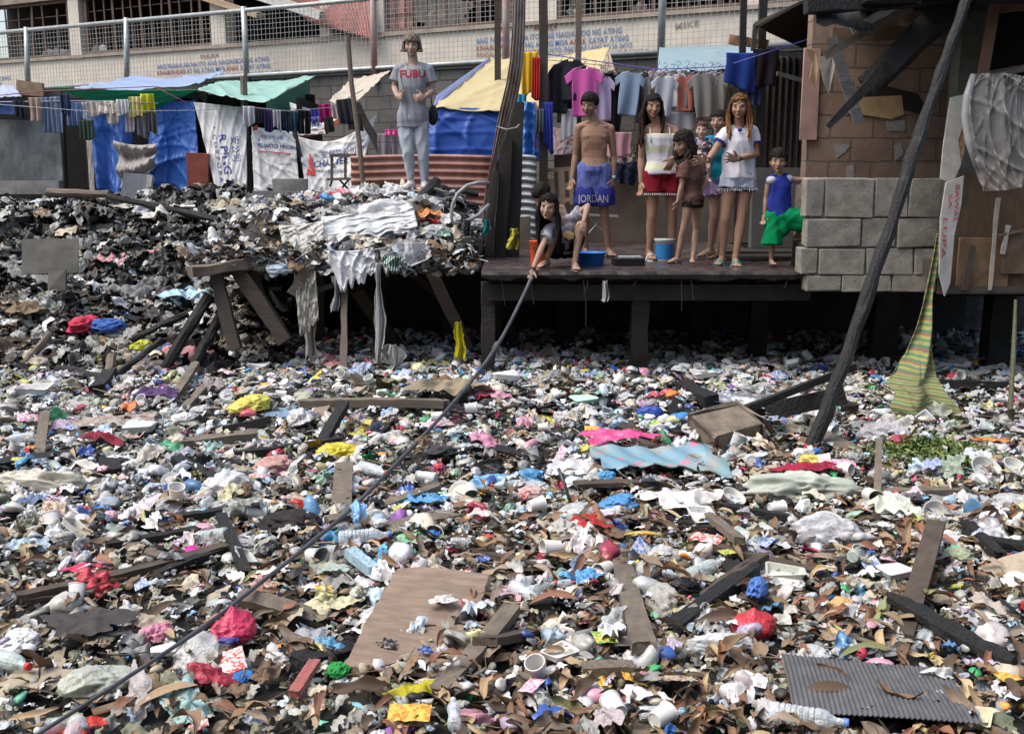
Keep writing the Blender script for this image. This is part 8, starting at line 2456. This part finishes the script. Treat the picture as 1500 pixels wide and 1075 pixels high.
def sandal(b, a, col, strap=True, kind='slide'):
 J = b.J; k = b.k * (1 if b.age == 'adult' else .88); A = J['an' + a]; d = Vector(J['toe' + a]).normalized(); up = Vector((0, 0, 1)); sd = d.cross(up)
 mb = MB()
 c = A + d * .055 * k + up * (-.073 * k)
 pts = []
 for i in range(20):
  t = 2 * PI * i / 20; x = math.cos(t) * .125 * k; w = math.sin(t) * (.045 if math.cos(t) > 0 else .038) * k
  pts.append(c + d * x + sd * w)
 mb.poly(pts, .014 * k, axis=-up)
 m = mat_plain('sandal_%d%d%d' % tuple(int(v * 99) for v in col), col, .6, 20, .2, None)
 o = mb.build('sandal', m, b.o)
 mb = MB()
 if kind == 'slide':
  mb.tube([c + d * .035 * k - sd * .047 * k, c + d * .04 * k - sd * .03 * k + up * .042 * k, c + d * .04 * k + up * .052 * k, c + d * .04 * k + sd * .03 * k + up * .040 * k, c + d * .035 * k + sd * .047 * k], .021 * k, 8, flat=.4)
 else:
  top = c + d * .075 * k + up * .022 * k
  for sg in (-1, 1): mb.tube([top, c + d * .03 * k + sd * sg * .03 * k + up * .042 * k, c - d * .01 * k + sd * sg * .042 * k], .006 * k, 6)
 mb.build('strap', m if kind == 'slide' else mat_plain('pale_strap', (.45, .42, .42), .5, bump=None), o)
 return o
def wrist_band(b, a, col, name='bracelet', r=.026, w=.010):
 J = b.J; wr, el = J['wr' + a], J['el' + a]; d = (wr - el).normalized(); c = wr - d * .015
 mb = MB(); mb.tube([c - d * w, c + d * w], r * b.k, 16)
 return mb.build(name, mat_plain('band_%d%d' % (int(col[0] * 99), int(col[2] * 99)), col, .5, bump=None), b.o, True)
def cloth_text(b, o, txt, px, py, w, h, mat, Y, arc=0.0, bold=.03):
 """letters standing on the cloth, projected from the front"""
 V, F = text_mesh(txt, 1.0, bold, 1.0)
 W = V[:, 0].max(); Hh = .70
 org = Vector(o['_w']); bvh = BVHTree.FromPolygons([v.co + org for v in o.data.vertices], [tuple(p.vertices) for p in o.data.polygons])
 out = []; last = Y
 for v in V:
  u = v[0] / W; t = v[1] / Hh
  x = px + (u - .5) * w; y = py - (t - .5) * h - arc * (1 - (2 * u - 1) ** 2)
  d = ray(x, y).normalized(); hit = bvh.ray_cast(CP, d)[0]
  if hit is None: out.append(at(x, y, last) - d * .006)
  else: last = hit.y; out.append(hit - d * .006)
 mb = MB(); mb.add(out, F); return mb.build('lettering', mat, o)
def joints(Y, **k):
 """name=(px, py, dy)"""
 J = {}
 for n, v in k.items():
  J[n] = at(v[0], v[1], Y + v[2])
 return J
def mk(Y, H, J, **kw):
 toes = {n: Vector((v[0], v[1], 0)) for n, v in J.pop('toes').items()}
 JJ = joints(Y, **J)
 for a in ('L', 'R'): JJ['toe' + a] = toes[a]
 return JJ
# image left = L (the side seen at the left of the photo)
def tee(b, mat, hem=-.10, grow=.016, sl=.55, seed=1, r0=None, r1=None, name='shirt', vox=.008, top=1.0):
 J = b.J; k = b.k
 keys = b.torso_keys(grow, hem, top, b.__dict__.get('bend'))
 hw = max(q[3] for q in keys[:4]); n0 = 4 if hem < -.02 else 0
 keys = [(c, x, y, (max(rx, hw) + (.008 if i == 0 else 0)) if i < n0 else rx, max(ry, .104 * k) + .006 if i < n0 else ry + .006) for i, (c, x, y, rx, ry) in enumerate(keys)]
 parts = [loft_part(keys)]
 shc = (J['shL'] + J['shR']) / 2; up = (shc - (J['hipL'] + J['hipR']) / 2).normalized(); nk = shc + up * .052 * k
 for a in ('L', 'R'):
  m_ = J['sh' + a].lerp(nk, .30); parts.append(limb_part([nk.lerp(J['sh' + a], .30) + up * .006 * k, m_ + up * .012 * k, J['sh' + a]], [.040 * k, .050 * k, .056 * k]))
  if sl: parts.append(sleeve(J['sh' + a], J['el' + a], sl, r0 or .060 * k, r1 or .056 * k))
 return b.garment(name, mat, parts, vox, .004, seed)
def shorts(b, mat, t=.55, r0=.100, r1=.105, waist=.26, seed=1, name='shorts', flare=0.0, grow=.016, vox=.008, fill=.86):
 J = b.J; k = b.k
 keys = b.torso_keys(grow, -.2, waist, b.__dict__.get('bend'))
 keys = [kk for kk in keys][:5]
 parts = [loft_part(keys)]
 hc_ = (J['hipL'] + J['hipR']) / 2; kc_ = (J['knL'] + J['knR']) / 2; t0 = t if not isinstance(t, dict) else min(t.values())
 kx = keys[-1]; wid = max(q[3] for q in keys)
 if fill: parts.append(loft_part([(hc_, kx[1], kx[2], wid * .98, r0 * k * .9), (hc_.lerp(kc_, t0 * fill), kx[1], kx[2], wid * .80, r1 * k * .78)]))
 for a in ('L', 'R'):
  tt = t[a] if isinstance(t, dict) else t
  parts.append(legtube(J['hip' + a], J['kn' + a], tt, r0 * k, r1 * k, flare=flare))
 return b.garment(name, mat, parts, vox, .004, seed)
def people():
 # ---------- A woman standing on the heap
 Y = 10.6
 J = mk(Y, 1.6, dict(head=(603, 67, -.02), shL=(584, 100, 0), shR=(627, 100, 0), elL=(578, 128, .02), elR=(634, 133, .0), wrL=(582, 142, -.10), wrR=(622, 143, -.14),
      hipL=(594, 176, 0), hipR=(616, 176, 0), knL=(598, 222, -.03), knR=(619, 222, -.02), anL=(602, 266, .02), anR=(622, 266, .02), toes=dict(L=(-.25, -1), R=(.05, -1))))
 b = Body(J, 1.62, 1.0, (0, .10, .0), (0.413, 0.274, 0.209), at(605, 276, Y), True)
 b.bend = Vector((0, -.02, 0))
 b.hands = dict(L=dict(d=(.75, -.45, .05), side=(0, .2, 1), curl=1.0), R=dict(d=(-.75, -.45, -.05), side=(0, .2, 1), curl=1.0))
 b.build('young woman in a grey tee and pale jeans standing on top of the heap')
 sh = tee(b, fabric('grey_tee', (.27, .28, .31)), -.16, .020, .62, 3, .062, .070)
 cloth_text(b, sh, 'FUBU', 604, 109, 38, 11, fabric('red_letters', (.33, .02, .04)), Y - .12, 1.2, .025)
 J = b.J; k = b.k
 b.garment('jeans', fabric('pale_jeans', (.34, .38, .43), 'denim', (.42, .46, .50)), [loft_part(b.torso_keys(.010, -.2, .20, b.bend)[:5])] +
    [limb_part([J['hip' + a], J['hip' + a].lerp(J['kn' + a], .5), J['kn' + a], J['kn' + a].lerp(J['an' + a], .3) + Vector((0, .012, 0)), J['kn' + a].lerp(J['an' + a], .92)], [.084 * k, .076 * k, .059 * k, .057 * k, .039 * k]) for a in 'LR'], .008, .005, 5)
 for a in 'LR':
  mb = MB(); d = J['toe' + a].normalized(); A = J['an' + a]
  limb(mb, [A - d * .05 + Vector((0, 0, -.045)), A + d * .05 + Vector((0, 0, -.040)), A + d * .15 + Vector((0, 0, -.052))], [.036, .040, .026], 12)
  limb(mb, [A + Vector((0, 0, .0)), A + Vector((0, 0, -.05))], [.040, .042], 12)
  V, F = remesh(mb, .007, 2); arr_obj('shoe', V, F, mat_plain('white_shoe', (.60, .60, .60), .6), b.o)
 put_hair(b, [hair_cap(b, (.16, .13, .09), 4, 1.10, .036, -.09, (.30, .26, .20), -.045), strands(b, (.15, .12, .085), 60, .008, 5, (.28, .24, .18), .008, True, 1.05, out=.02)])
 mb = MB(); mb.tube([b.J['shL'] + Vector((.03, -.11, -.03)), at(587, 112, Y - .135), at(591, 130, Y - .15)], .004, 5); mb.tube([b.J['shR'] + Vector((-.03, -.11, -.02)), at(618, 118, Y - .14), at(618, 138, Y - .17)], .004, 5)
 mb.build('neck_cord', mat_plain('dark_cord', (.05, .05, .06), .6, bump=None), b.o)
 bag = MB(); bag.ell(at(634, 169, Y + .12), (.055, .05, .105), None, 16, 12); bag.tube([at(633, 158, Y + .11), at(630, 130, Y + .1), at(624, 104, Y + .07)], .006, 6)
 tag(bag.build('shoulder_bag', mat_plain('black_bag_leather', (.015, .014, .016), .5), None, True), 'small black shoulder bag at the hip of the woman on the heap', 'bag')
 mb = MB(); c = at(630, 137, Y - .17)
 mb.tube([c + Vector((math.cos(t) * .055, math.sin(t) * .02, math.sin(t) * .05)) for t in [i / 14 * 5.6 for i in range(15)]], .004, 5)
 tag(mb.build('wire_coil', mat_plain('wire_brown', (.12, .08, .06), .6, bump=None), None, True), 'loop of thin brown wire held by the woman on the heap', 'wire loop')
 LMK.append((-1.0, 10.5, 'the standing woman'))
 # ---------- B shirtless boy
 Y = 10.15
 J = mk(Y, 1.66, dict(head=(863, 154, -.03), shL=(848, 184, .0), shR=(894, 185, .0), elL=(843, 228, .03), elR=(899, 230, .03), wrL=(838, 262, -.02), wrR=(898, 262, -.02),
      hipL=(858, 250, 0), hipR=(882, 250, 0), knL=(856, 312, -.03), knR=(885, 312, .02), anL=(858, 364, .08), anR=(891, 364, .06), toes=dict(L=(-.1, -1), R=(.2, -1))))
 b = Body(J, 1.62, .97, (-.42, .22, .05), (0.307, 0.182, 0.121), at(872, 375, Y))
 b.hands = dict(L=dict(side=(.6, -.8, 0), curl=.5), R=dict(side=(-.6, -.8, 0), curl=.55))
 b.bare = True
 b.build('shirtless teenage boy in long blue shorts looking down')
 s_ = shorts(b, fabric('blue_heather', (.06, .085, .28), 'denim', (.15, .18, .40)), .80, .098, .108, .14, 11, grow=.014)
 mb = MB();
 kn = b.J
 def hem(a):
  return legtube(kn['hip' + a].lerp(kn['kn' + a], .52), kn['kn' + a], .62, .116 * b.k, .118 * b.k)
 h = b.garment('shorts_hem', fabric('deep_blue_band', (.03, .035, .22)), [hem('L'), hem('R')], .008, .003, 12)
 cloth_text(b, h, 'JORDAN', 869, 291, 44, 11, fabric('pale_letters', (.32, .33, .40)), Y - .12, 0, .02)
 for a in 'LR': sandal(b, a, (.03, .025, .03), kind='thong')
 put_hair(b, [hair_cap(b, (.022, .018, .016), 14, 1.08, .050, -.055, None, -.005)])
 o = wrist_band(b, 'R', (.03, .36, .42), 'watch', .030, .010)
 c = b.J['wrR'] + Vector((.004, -.030, .012)); mb = MB(); mb.ell(c, (.017, .008, .017), None, 14, 8); mb.build('dial', mat_plain('watch_dial', (.5, .5, .48), .3, bump=None), o, True)
 # ---------- C long haired woman in a striped vest
 Y = 9.8
 J = mk(Y, 1.60, dict(head=(957, 156, -.03), shL=(943, 189, .0), shR=(987, 188, .02), elL=(939, 232, .02), elR=(1003, 218, -.10), wrL=(939, 268, -.03), wrR=(985, 232, -.24),
      hipL=(956, 256, 0), hipR=(982, 256, 0), knL=(955, 318, -.03), knR=(985, 318, .02), anL=(951, 368, .02), anR=(984, 368, .05), toes=dict(L=(.05, -1), R=(.2, -1))))
 b = Body(J, 1.60, 1.0, (.05, .12, .06), (0.297, 0.171, 0.115), at(965, 380, Y), True)
 b.hands = dict(L=dict(side=(.5, -.9, 0), curl=.45), R=dict(d=(-.35, -.2, -.9), side=(-.8, -.3, 0), curl=.5))
 b.build('young woman with very long dark hair in a pale striped vest and maroon shorts')
 t_ = b.garment('vest', fabric('striped_vest', (.62, .62, .50), 'stripes', (6.5, [(0, (.60, .60, .62)), (.28, (.60, .60, .62)), (.36, (.52, .46, .60)), (.50, (.60, .60, .60)), (.62, (.58, .62, .36)), (.80, (.60, .62, .42)), (1, (.62, .62, .60))])),
     [loft_part([(c, x, y, rx, ry + .008) for (c, x, y, rx, ry) in b.torso_keys(.021, -.04, .84)])], .008, .003, 21)
 for a in 'LR':
  mb = MB(); s0 = b.J['sh' + a].lerp((b.J['shL'] + b.J['shR']) / 2, .36)
  mb.tube([s0 + Vector((0, -.115, -.10)), s0 + Vector((0, -.085, -.02)), s0 + Vector((0, -.02, .045)), s0 + Vector((0, .06, .02))], .007, 6); mb.build('strap', fabric('vest_strap', (.60, .62, .50)), t_, True)
 s_ = shorts(b, fabric('maroon_jersey', (.17, .008, .018)), .44, .100, .112, .20, 22, grow=.020)
 mb = MB()
 for a in 'LR':
  hp, kn_ = b.J['hip' + a], b.J['kn' + a]; c = hp.lerp(kn_, .455)
  for i in range(34):
   t = 2 * PI * i / 34; p = c + Vector((math.cos(t) * .113, math.sin(t) * .113, .008)); mb.ell(p - Vector((0, 0, .010)), (.006, .006, .012), None, 6, 5)
 mb.build('fringe', fabric('white_fringe', (.62, .60, .60)), s_)
 for a in 'LR': sandal(b, a, (.50, .50, .50))
 put_hair(b, [hair_cap(b, (.020, .014, .012), 24, 1.06, .062, -.09, None, -.05), strands(b, (.022, .015, .012), 90, .30, 25, (.05, .028, .02), .0085, True, 1.05, frontlen=.34, drape=(-.02, 0), out=.03),
     strands(b, (.02, .014, .012), 46, .42, 26, (.05, .028, .02), .009, True, 2.1, frontlen=.42, drape=(-.05, -.03), out=.03)])
 wrist_band(b, 'R', (.04, .04, .05))
 # ---------- D girl in brown, seen from the side
 Y = 9.25
 J = mk(Y, 1.30, dict(head=(1000, 210, -.02), shL=(1001, 244, -.09), shR=(1020, 243, .09), elL=(999, 270, -.10), elR=(1034, 266, .06), wrL=(993, 294, -.10), wrR=(1024, 288, .02),
      hipL=(1010, 294, -.06), hipR=(1020, 294, .07), knL=(1001, 337, -.06), knR=(1020, 338, .06), anL=(993, 377, -.02), anR=(1015, 376, -.06), toes=dict(L=(-1, -.45), R=(-.25, -1))))
 b = Body(J, 1.30, .93, (-1.05, .35, 0), (0.318, 0.198, 0.137), at(1008, 387, Y), True, hh=.205, age='child')
 b.hands = dict(L=dict(side=(-.6, -.8, .0), curl=.5), R=dict(side=(-.6, -.8, 0), curl=.4))
 b.build('small girl in a brown tee turned sideways, looking down', )
 tee(b, fabric('brown_tee', (.115, .060, .050)), -.22, .014, .62, 31, .050, .062)
 shorts(b, fabric('black_knit', (.012, .012, .014)), .22, .082, .084, .12, 32, grow=.010)
 sandal(b, 'L', (.05, .035, .03), kind='thong')
 put_hair(b, [hair_cap(b, (.022, .016, .014), 34, 1.08, .045, -.10, None, -.035), strands(b, (.022, .016, .014), 110, .10, 35, (.04, .025, .02), .0085, True, 1.05, out=.03)])
 mb = MB(); mb.tube([b.J['head'] + b.HF @ Vector((.07, .0, .04)), b.J['head'] + b.HF @ Vector((.085, .02, -.02))], .006, 6); mb.build('hair_clip', mat_plain('pale_clip', (.5, .45, .45), .4, bump=None), b.o)
 # ---------- F woman in teal behind, carrying the baby
 Y = 9.95
 J = mk(Y, 1.52, dict(head=(1052, 178, .0), shL=(1036, 206, .0), shR=(1072, 208, .05), elL=(1030, 236, -.10), elR=(1078, 244, .05), wrL=(1018, 216, -.16), wrR=(1066, 262, -.05),
      hipL=(1046, 266, 0), hipR=(1070, 266, .04), knL=(1046, 318, -.04), knR=(1062, 318, .05), anL=(1040, 366, .02), anR=(1052, 370, .06), toes=dict(L=(-1, -.45), R=(-1, -.5))))
 b = Body(J, 1.52, .96, (-.45, .02, 0), (0.350, 0.220, 0.155), at(1050, 380, Y), True)
 b.hands = dict(L=dict(d=(-.8, -.3, .4), side=(0, 0, 1), curl=.7))
 b.build('woman in a teal top standing behind the others with a baby on her arm')
 tee(b, fabric('teal_top', (.01, .20, .28)), -.08, .015, .40, 41, .058, .060)
 shorts(b, fabric('lilac_print', (.42, .34, .46), 'patches', (.16, .10, .24)), .42, .098, .106, .12, 42)
 for a in 'LR': sandal(b, a, (.36, .20, .20), kind='thong')
 put_hair(b, [hair_cap(b, (.022, .016, .015), 44, 1.04, .050, -.05, None, -.01)])
 bun = MB(); bun.ell(b.J['head'] + Vector((.05, .08, .04)), (.04, .04, .04), None, 14, 10, col=(.022, .016, .015)); bun.usecol = True
 bun.build('hair_bun', HAIR, b.o, True)
 # ---------- E the baby
 Y = 9.72
 J = mk(Y, .68, dict(head=(1028, 191, -.01), shL=(1018, 206, .0), shR=(1038, 206, .02), elL=(1014, 217, -.03), elR=(1040, 217, -.03), wrL=(1021, 222, -.08), wrR=(1034, 213, -.08),
      hipL=(1024, 234, .0), hipR=(1036, 234, .02), knL=(1019, 246, -.10), knR=(1038, 246, -.08), anL=(1020, 262, -.07), anR=(1038, 262, -.05), toes=dict(L=(-.2, -1), R=(.1, -1))))
 b = Body(J, .70, 1.05, (-.25, .05, 0), (0.435, 0.296, 0.231), at(1028, 262, Y), hh=.150, age='child'); b.vox = .0042; b.hk = .52
 b.build('baby with thin hair held on the arm of the woman in teal')
 tee(b, fabric('baby_print', (.36, .33, .38), 'patches', (.06, .06, .12)), -.2, .010, .6, 51, .032, .034, vox=.006)
 put_hair(b, [hair_cap(b, (.10, .065, .05), 54, 1.0, .058, -.02, None, .03)])
 # ---------- G blonde woman in the white tee
 Y = 9.3
 J = mk(Y, 1.57, dict(head=(1083, 157, -.04), shL=(1063, 192, .0), shR=(1102, 190, .02), elL=(1046, 222, -.06), elR=(1108, 226, -.01), wrL=(1036, 236, -.20), wrR=(1081, 233, -.20),
      hipL=(1071, 262, 0), hipR=(1093, 262, 0), knL=(1062, 322, -.03), knR=(1086, 322, -.02), anL=(1058, 376, .02), anR=(1077, 378, -.06), toes=dict(L=(-.55, -1), R=(-.1, -1))))
 b = Body(J, 1.57, 1.0, (-.28, .10, .0), (0.338, 0.198, 0.133), at(1075, 388, Y), True)
 b.hands = dict(L=dict(d=(-.95, -.25, .05), side=(.1, -.2, 1), curl=.15, spread=.22, n=(0, -.6, -.5)), R=dict(d=(-.9, -.3, .10), side=(.1, -.2, 1), curl=.12, spread=.30, n=(0, -.6, -.5)))
 b.build('young woman with long orange-blond hair in a white tee and denim shorts')
 sh = tee(b, fabric('white_tee', (.60, .60, .66)), -.06, .020, .50, 61, .058, .060)
 for a in 'LR':
  mb = MB(); s0, e0 = b.J['sh' + a], b.J['el' + a]; d = (e0 - s0).normalized(); c = s0.lerp(e0, .50)
  mb.tube([c - d * .010, c + d * .008], [.0625 * b.k, .0630 * b.k], 18); mb.build('cuff', fabric('navy_trim', (.05, .05, .26)), sh, True)
 c = b.J['head'] + Vector((.0, -.06, -.20)); mb = MB(); mb.ell(c + Vector((0, -.005, 0)), (.022, .012, .018), None, 12, 8); mb.build('collar_bow', fabric('navy_trim', (.05, .05, .26)), sh, True)
 s_ = shorts(b, fabric('washed_denim', (.30, .34, .46), 'denim', (.52, .54, .60)), .24, .098, .106, .22, 62, grow=.018)
 mb = MB()
 for a in 'LR':
  c = b.J['hip' + a].lerp(b.J['kn' + a], .245)
  for i in range(50):
   t = 2 * PI * i / 50; p = c + Vector((math.cos(t) * .106, math.sin(t) * .106, .004)); mb.beam(p, p + Vector((RND.uniform(-.01, .01), RND.uniform(-.01, .005), -RND.uniform(.010, .028))), .005, .004)
 mb.build('frayed_hem', fabric('pale_thread', (.55, .55, .62)), s_)
 shorts(b, fabric('black_knit', (.012, .012, .014)), .30, .090, .090, .02, 63, name='inner_shorts', grow=.004, fill=0)
 for a in 'LR': sandal(b, a, (.02, .34, .38))
 put_hair(b, [hair_cap(b, (.10, .050, .022), 64, 1.06, .060, -.09, (.26, .13, .05), -.05), strands(b, (.12, .055, .022), 90, .22, 65, (.42, .20, .07), .0080, True, 1.05, frontlen=.26, out=.03)])
 wrist_band(b, 'L', (.03, .03, .035)); wrist_band(b, 'R', (.03, .03, .035))
 # ---------- H small boy in blue and green
 Y = 9.1
 J = mk(Y, 1.10, dict(head=(1140, 236, -.01), shL=(1127, 262, .0), shR=(1156, 260, .02), elL=(1122, 290, .02), elR=(1176, 264, .0), wrL=(1120, 314, .0), wrR=(1192, 264, -.03),
      hipL=(1132, 318, 0), hipR=(1150, 318, .0), knL=(1131, 350, -.02), knR=(1177, 322, -.06), anL=(1130, 380, .0), anR=(1168, 344, .04), toes=dict(L=(.0, -1), R=(.8, -.6))))
 b = Body(J, 1.10, 1.0, (-.22, .10, 0), (0.339, 0.204, 0.143), at(1140, 390, Y), hh=.198, age='child')
 b.hands = dict(L=dict(side=(.5, -.8, 0), curl=.6), R=dict(d=(1, -.15, -.05), side=(0, -.8, .3), curl=.35, n=(0, -.2, -1), spread=.2)); b.hk = .80
 b.build('small boy in a blue sleeveless jersey and green shorts with one foot raised')
 sh = tee(b, fabric('royal_jersey', (.02, .035, .25)), -.06, .014, 0, 71)
 for a in 'LR':
  mb = MB(); s0 = b.J['sh' + a]; mb.ell(s0 + Vector(((-.012 if a == 'R' else .012), -.005, .002)), (.048, .060, .040), None, 16, 12); mb.build('shoulder_panel', fabric('grey_panel_cloth', (.42, .42, .48)), sh, True)
 g_ = b.garment('shorts', fabric('green_cloth', (.0, .19, .065)), [loft_part(b.torso_keys(.014, -.2, .16)[:5]), legtube(b.J['hipL'], b.J['knL'], 1.28, .082, .098), legtube(b.J['hipR'], b.J['knR'], 1.0, .082, .078), legtube(b.J['knR'], b.J['anR'], .25, .070, .080), limb_part([(b.J['hipL'] + b.J['hipR']) / 2, b.J['knL'].lerp(b.J['knR'], .35) + Vector((0, 0, .02))], [.085, .062]), limb_part([b.J['hipR'] + Vector((0, 0, -.03)), b.J['knR'] + Vector((-.03, 0, -.05))], [.075, .060])], .008, .005, 72)
 for a in 'LR': sandal(b, a, (.04, .03, .03), kind='thong')
 put_hair(b, [hair_cap(b, (.02, .016, .014), 74, 1.08, .044, -.05, None, -.01)])
 # ---------- I crouching girl with the pole
 Y = 8.95
 J = mk(Y, 1.45, dict(head=(803, 303, -.14), shL=(803, 336, -.10), shR=(839, 318, .02), elL=(794, 362, -.22), elR=(861, 302, -.05), wrL=(780, 396, -.30), wrR=(855, 324, -.16),
      hipL=(815, 366, .18), hipR=(838, 364, .20), knL=(811, 350, -.08), knR=(850, 330, -.06), anL=(800, 381, -.02), anR=(842, 384, -.12), toes=dict(L=(-.6, -1), R=(.05, -1))))
 b = Body(J, 1.45, .92, (-.22, .12, .12), (0.371, 0.241, 0.171), at(825, 390, Y), True, hh=.205)
 b.hands = dict(L=dict(d=(-.25, -.1, -1), side=(.8, -.5, 0), curl=1.25, n=(-.2, -1, .1)), R=dict(d=(-.1, -.5, -.8), side=(-.9, -.3, .1), curl=.55, n=(0, .6, -.6)))
 b.build('crouching girl in a grey tee with long black hair gripping the long pole')
 sh = tee(b, fabric('light_grey_tee', (.34, .34, .38)), .05, .018, .55, 81, .056, .064)
 d = b.garment('skirt', fabric('black_skirt', (.014, .013, .014)), [loft_part(b.torso_keys(.022, -.2, .30)[:5]), legtube(b.J['hipL'], b.J['knL'], .62, .085, .085), legtube(b.J['hipR'], b.J['knR'], .50, .085, .085)], .008, .004, 82)
 pr = MB(); c = at(833, 346, Y - .13); pr.ell(c, (.060, .012, .042), Euler((0, .3, 0)).to_matrix(), 16, 10);
 pr.build('print_patch', fabric('tan_print', (.34, .24, .12), 'patches', (.03, .02, .015)), sh, True)
 for a in 'LR': sandal(b, a, (.30, .20, .20), kind='thong')
 put_hair(b, [hair_cap(b, (.012, .010, .010), 84, 1.05, .062, -.09, None, -.05), strands(b, (.012, .010, .010), 110, .26, 85, None, .0085, True, 1.05, frontlen=.30, out=.02, drape=(.01, -.02)),
     strands(b, (.012, .010, .010), 40, .36, 86, None, .009, True, 2.0, frontlen=.36, out=.02, drape=(.02, -.05))])
 wrist_band(b, 'L', (.03, .03, .03))
 hold = b.J['wrL'] + Vector((-.012, -.03, -.075))
 # ---------- J child behind, bent over
 Y = 9.5
 J = mk(Y, 1.25, dict(head=(793, 287, -.12), shL=(797, 311, -.05), shR=(822, 303, .06), elL=(793, 332, -.08), elR=(832, 326, .02), wrL=(790, 352, -.12), wrR=(826, 344, -.06),
      hipL=(826, 352, .12), hipR=(840, 350, .16), knL=(818, 342, -.02), knR=(842, 338, .02), anL=(822, 368, .06), anR=(840, 368, .10), toes=dict(L=(-.4, -1), R=(.0, -1))))
 b = Body(J, 1.25, .92, (-.75, .75, 0), (0.371, 0.241, 0.176), at(820, 378, Y), hh=.20, age='child')
 b.build('shirtless child squatting and bent forward behind the crouching girl')
 shorts(b, fabric('black_knit', (.012, .012, .014)), .6, .084, .086, .2, 92, grow=.012, fill=0)
 put_hair(b, [hair_cap(b, (.022, .016, .014), 94, 1.07, .050, -.06, None, -.01)])
 # ---------- the long pole
 pts = [hold + Vector((.02, .03, .06)), hold, at(735, 500, 7.9), at(690, 560, 7.2), gp(640, 618, .12), gp(560, 700, .12), gp(510, 750, .12), gp(440, 808, .13), gp(370, 862, .13), gp(300, 918, .13), gp(180, 996, .14), gp(50, 1078, .14), gp(-60, 1150, .12)]
 # smooth it
 P = []
 for i in range(len(pts) - 1):
  for j in range(4): P.append(pts[i].lerp(pts[i + 1], j / 4))
 P.append(pts[-1])
 for _ in range(4): P = [P[0]] + [P[i - 1] * .25 + P[i] * .5 + P[i + 1] * .25 for i in range(1, len(P) - 1)] + [P[-1]]
 mb = MB(); n = len(P)
 mb.tube(P, [.016 - .0108 * (i / n) + (.003 if i % 9 == 0 else 0) for i in range(n)], 9)
 o = tag(mb.build('long_pole', mat_plain('pole_grey', (.085, .088, .10), .5, 6, .5, (40, .3, .003)), None, True), 'very long grey pole held by the crouching girl and trailing over the rubbish', 'pole')
 mb = MB(); q_ = at(727, 507, 7.85); mb.tube([q_ + Vector((.012, .02, .02)), q_, q_ + Vector((-.02, 0, -.03))], .025, 8); mb.build('tape_joint', mat_plain('pole_tape', (.05, .05, .055), .6), o, True)
people()
# ================================================================ light
w = bpy.data.worlds.new('World'); SC.world = w; w.use_nodes = True
wt = w.node_tree
sky = wt.nodes.new('ShaderNodeTexSky'); sky.sky_type = 'NISHITA'; sky.sun_disc = False
SUN_EL = math.radians(60); SUN_AZ = math.radians(252)
sky.sun_elevation = SUN_EL; sky.sun_rotation = SUN_AZ
sky.dust_density = 4.0; sky.air_density = 1.2; sky.ozone_density = .6
bg = wt.nodes['Background']; wt.links.new(sky.outputs[0], bg.inputs[0]); bg.inputs[1].default_value = 0.14
sd = bpy.data.lights.new('sun', 'SUN'); so = bpy.data.objects.new('sun', sd); COL.objects.link(so)
sd.energy = 1.5; sd.angle = math.radians(42); sd.color = (1, .965, .91)
# the sun stands high on the left, a little beyond the platform
dirv = Vector((math.sin(SUN_AZ) * math.cos(SUN_EL), math.cos(SUN_AZ) * math.cos(SUN_EL), math.sin(SUN_EL)))
so.rotation_euler = (-dirv).to_track_quat('-Z', 'Y').to_euler()
so.location = (0, 0, 12)
# unseen wall added behind the camera, blocks the low sky to darken the void
mb = MB(); mb.box((0, -3.2, 3.2), (34, .4, 8.0)); struct(mb.build('unseen_sky_blocker', mat_plain('sky_blocker_render', (.20, .18, .16), .9, 2, .4)))
SC.view_settings.view_transform = 'Standard'; SC.view_settings.look = 'None'
SC.view_settings.exposure = 0.86; SC.view_settings.gamma = 1.0
SC.view_settings.use_curve_mapping = False
SC.cycles.max_bounces = 6
SC.cycles.transparent_max_bounces = 12
for o in bpy.data.objects:
 if '_w' in o.keys(): del o['_w']
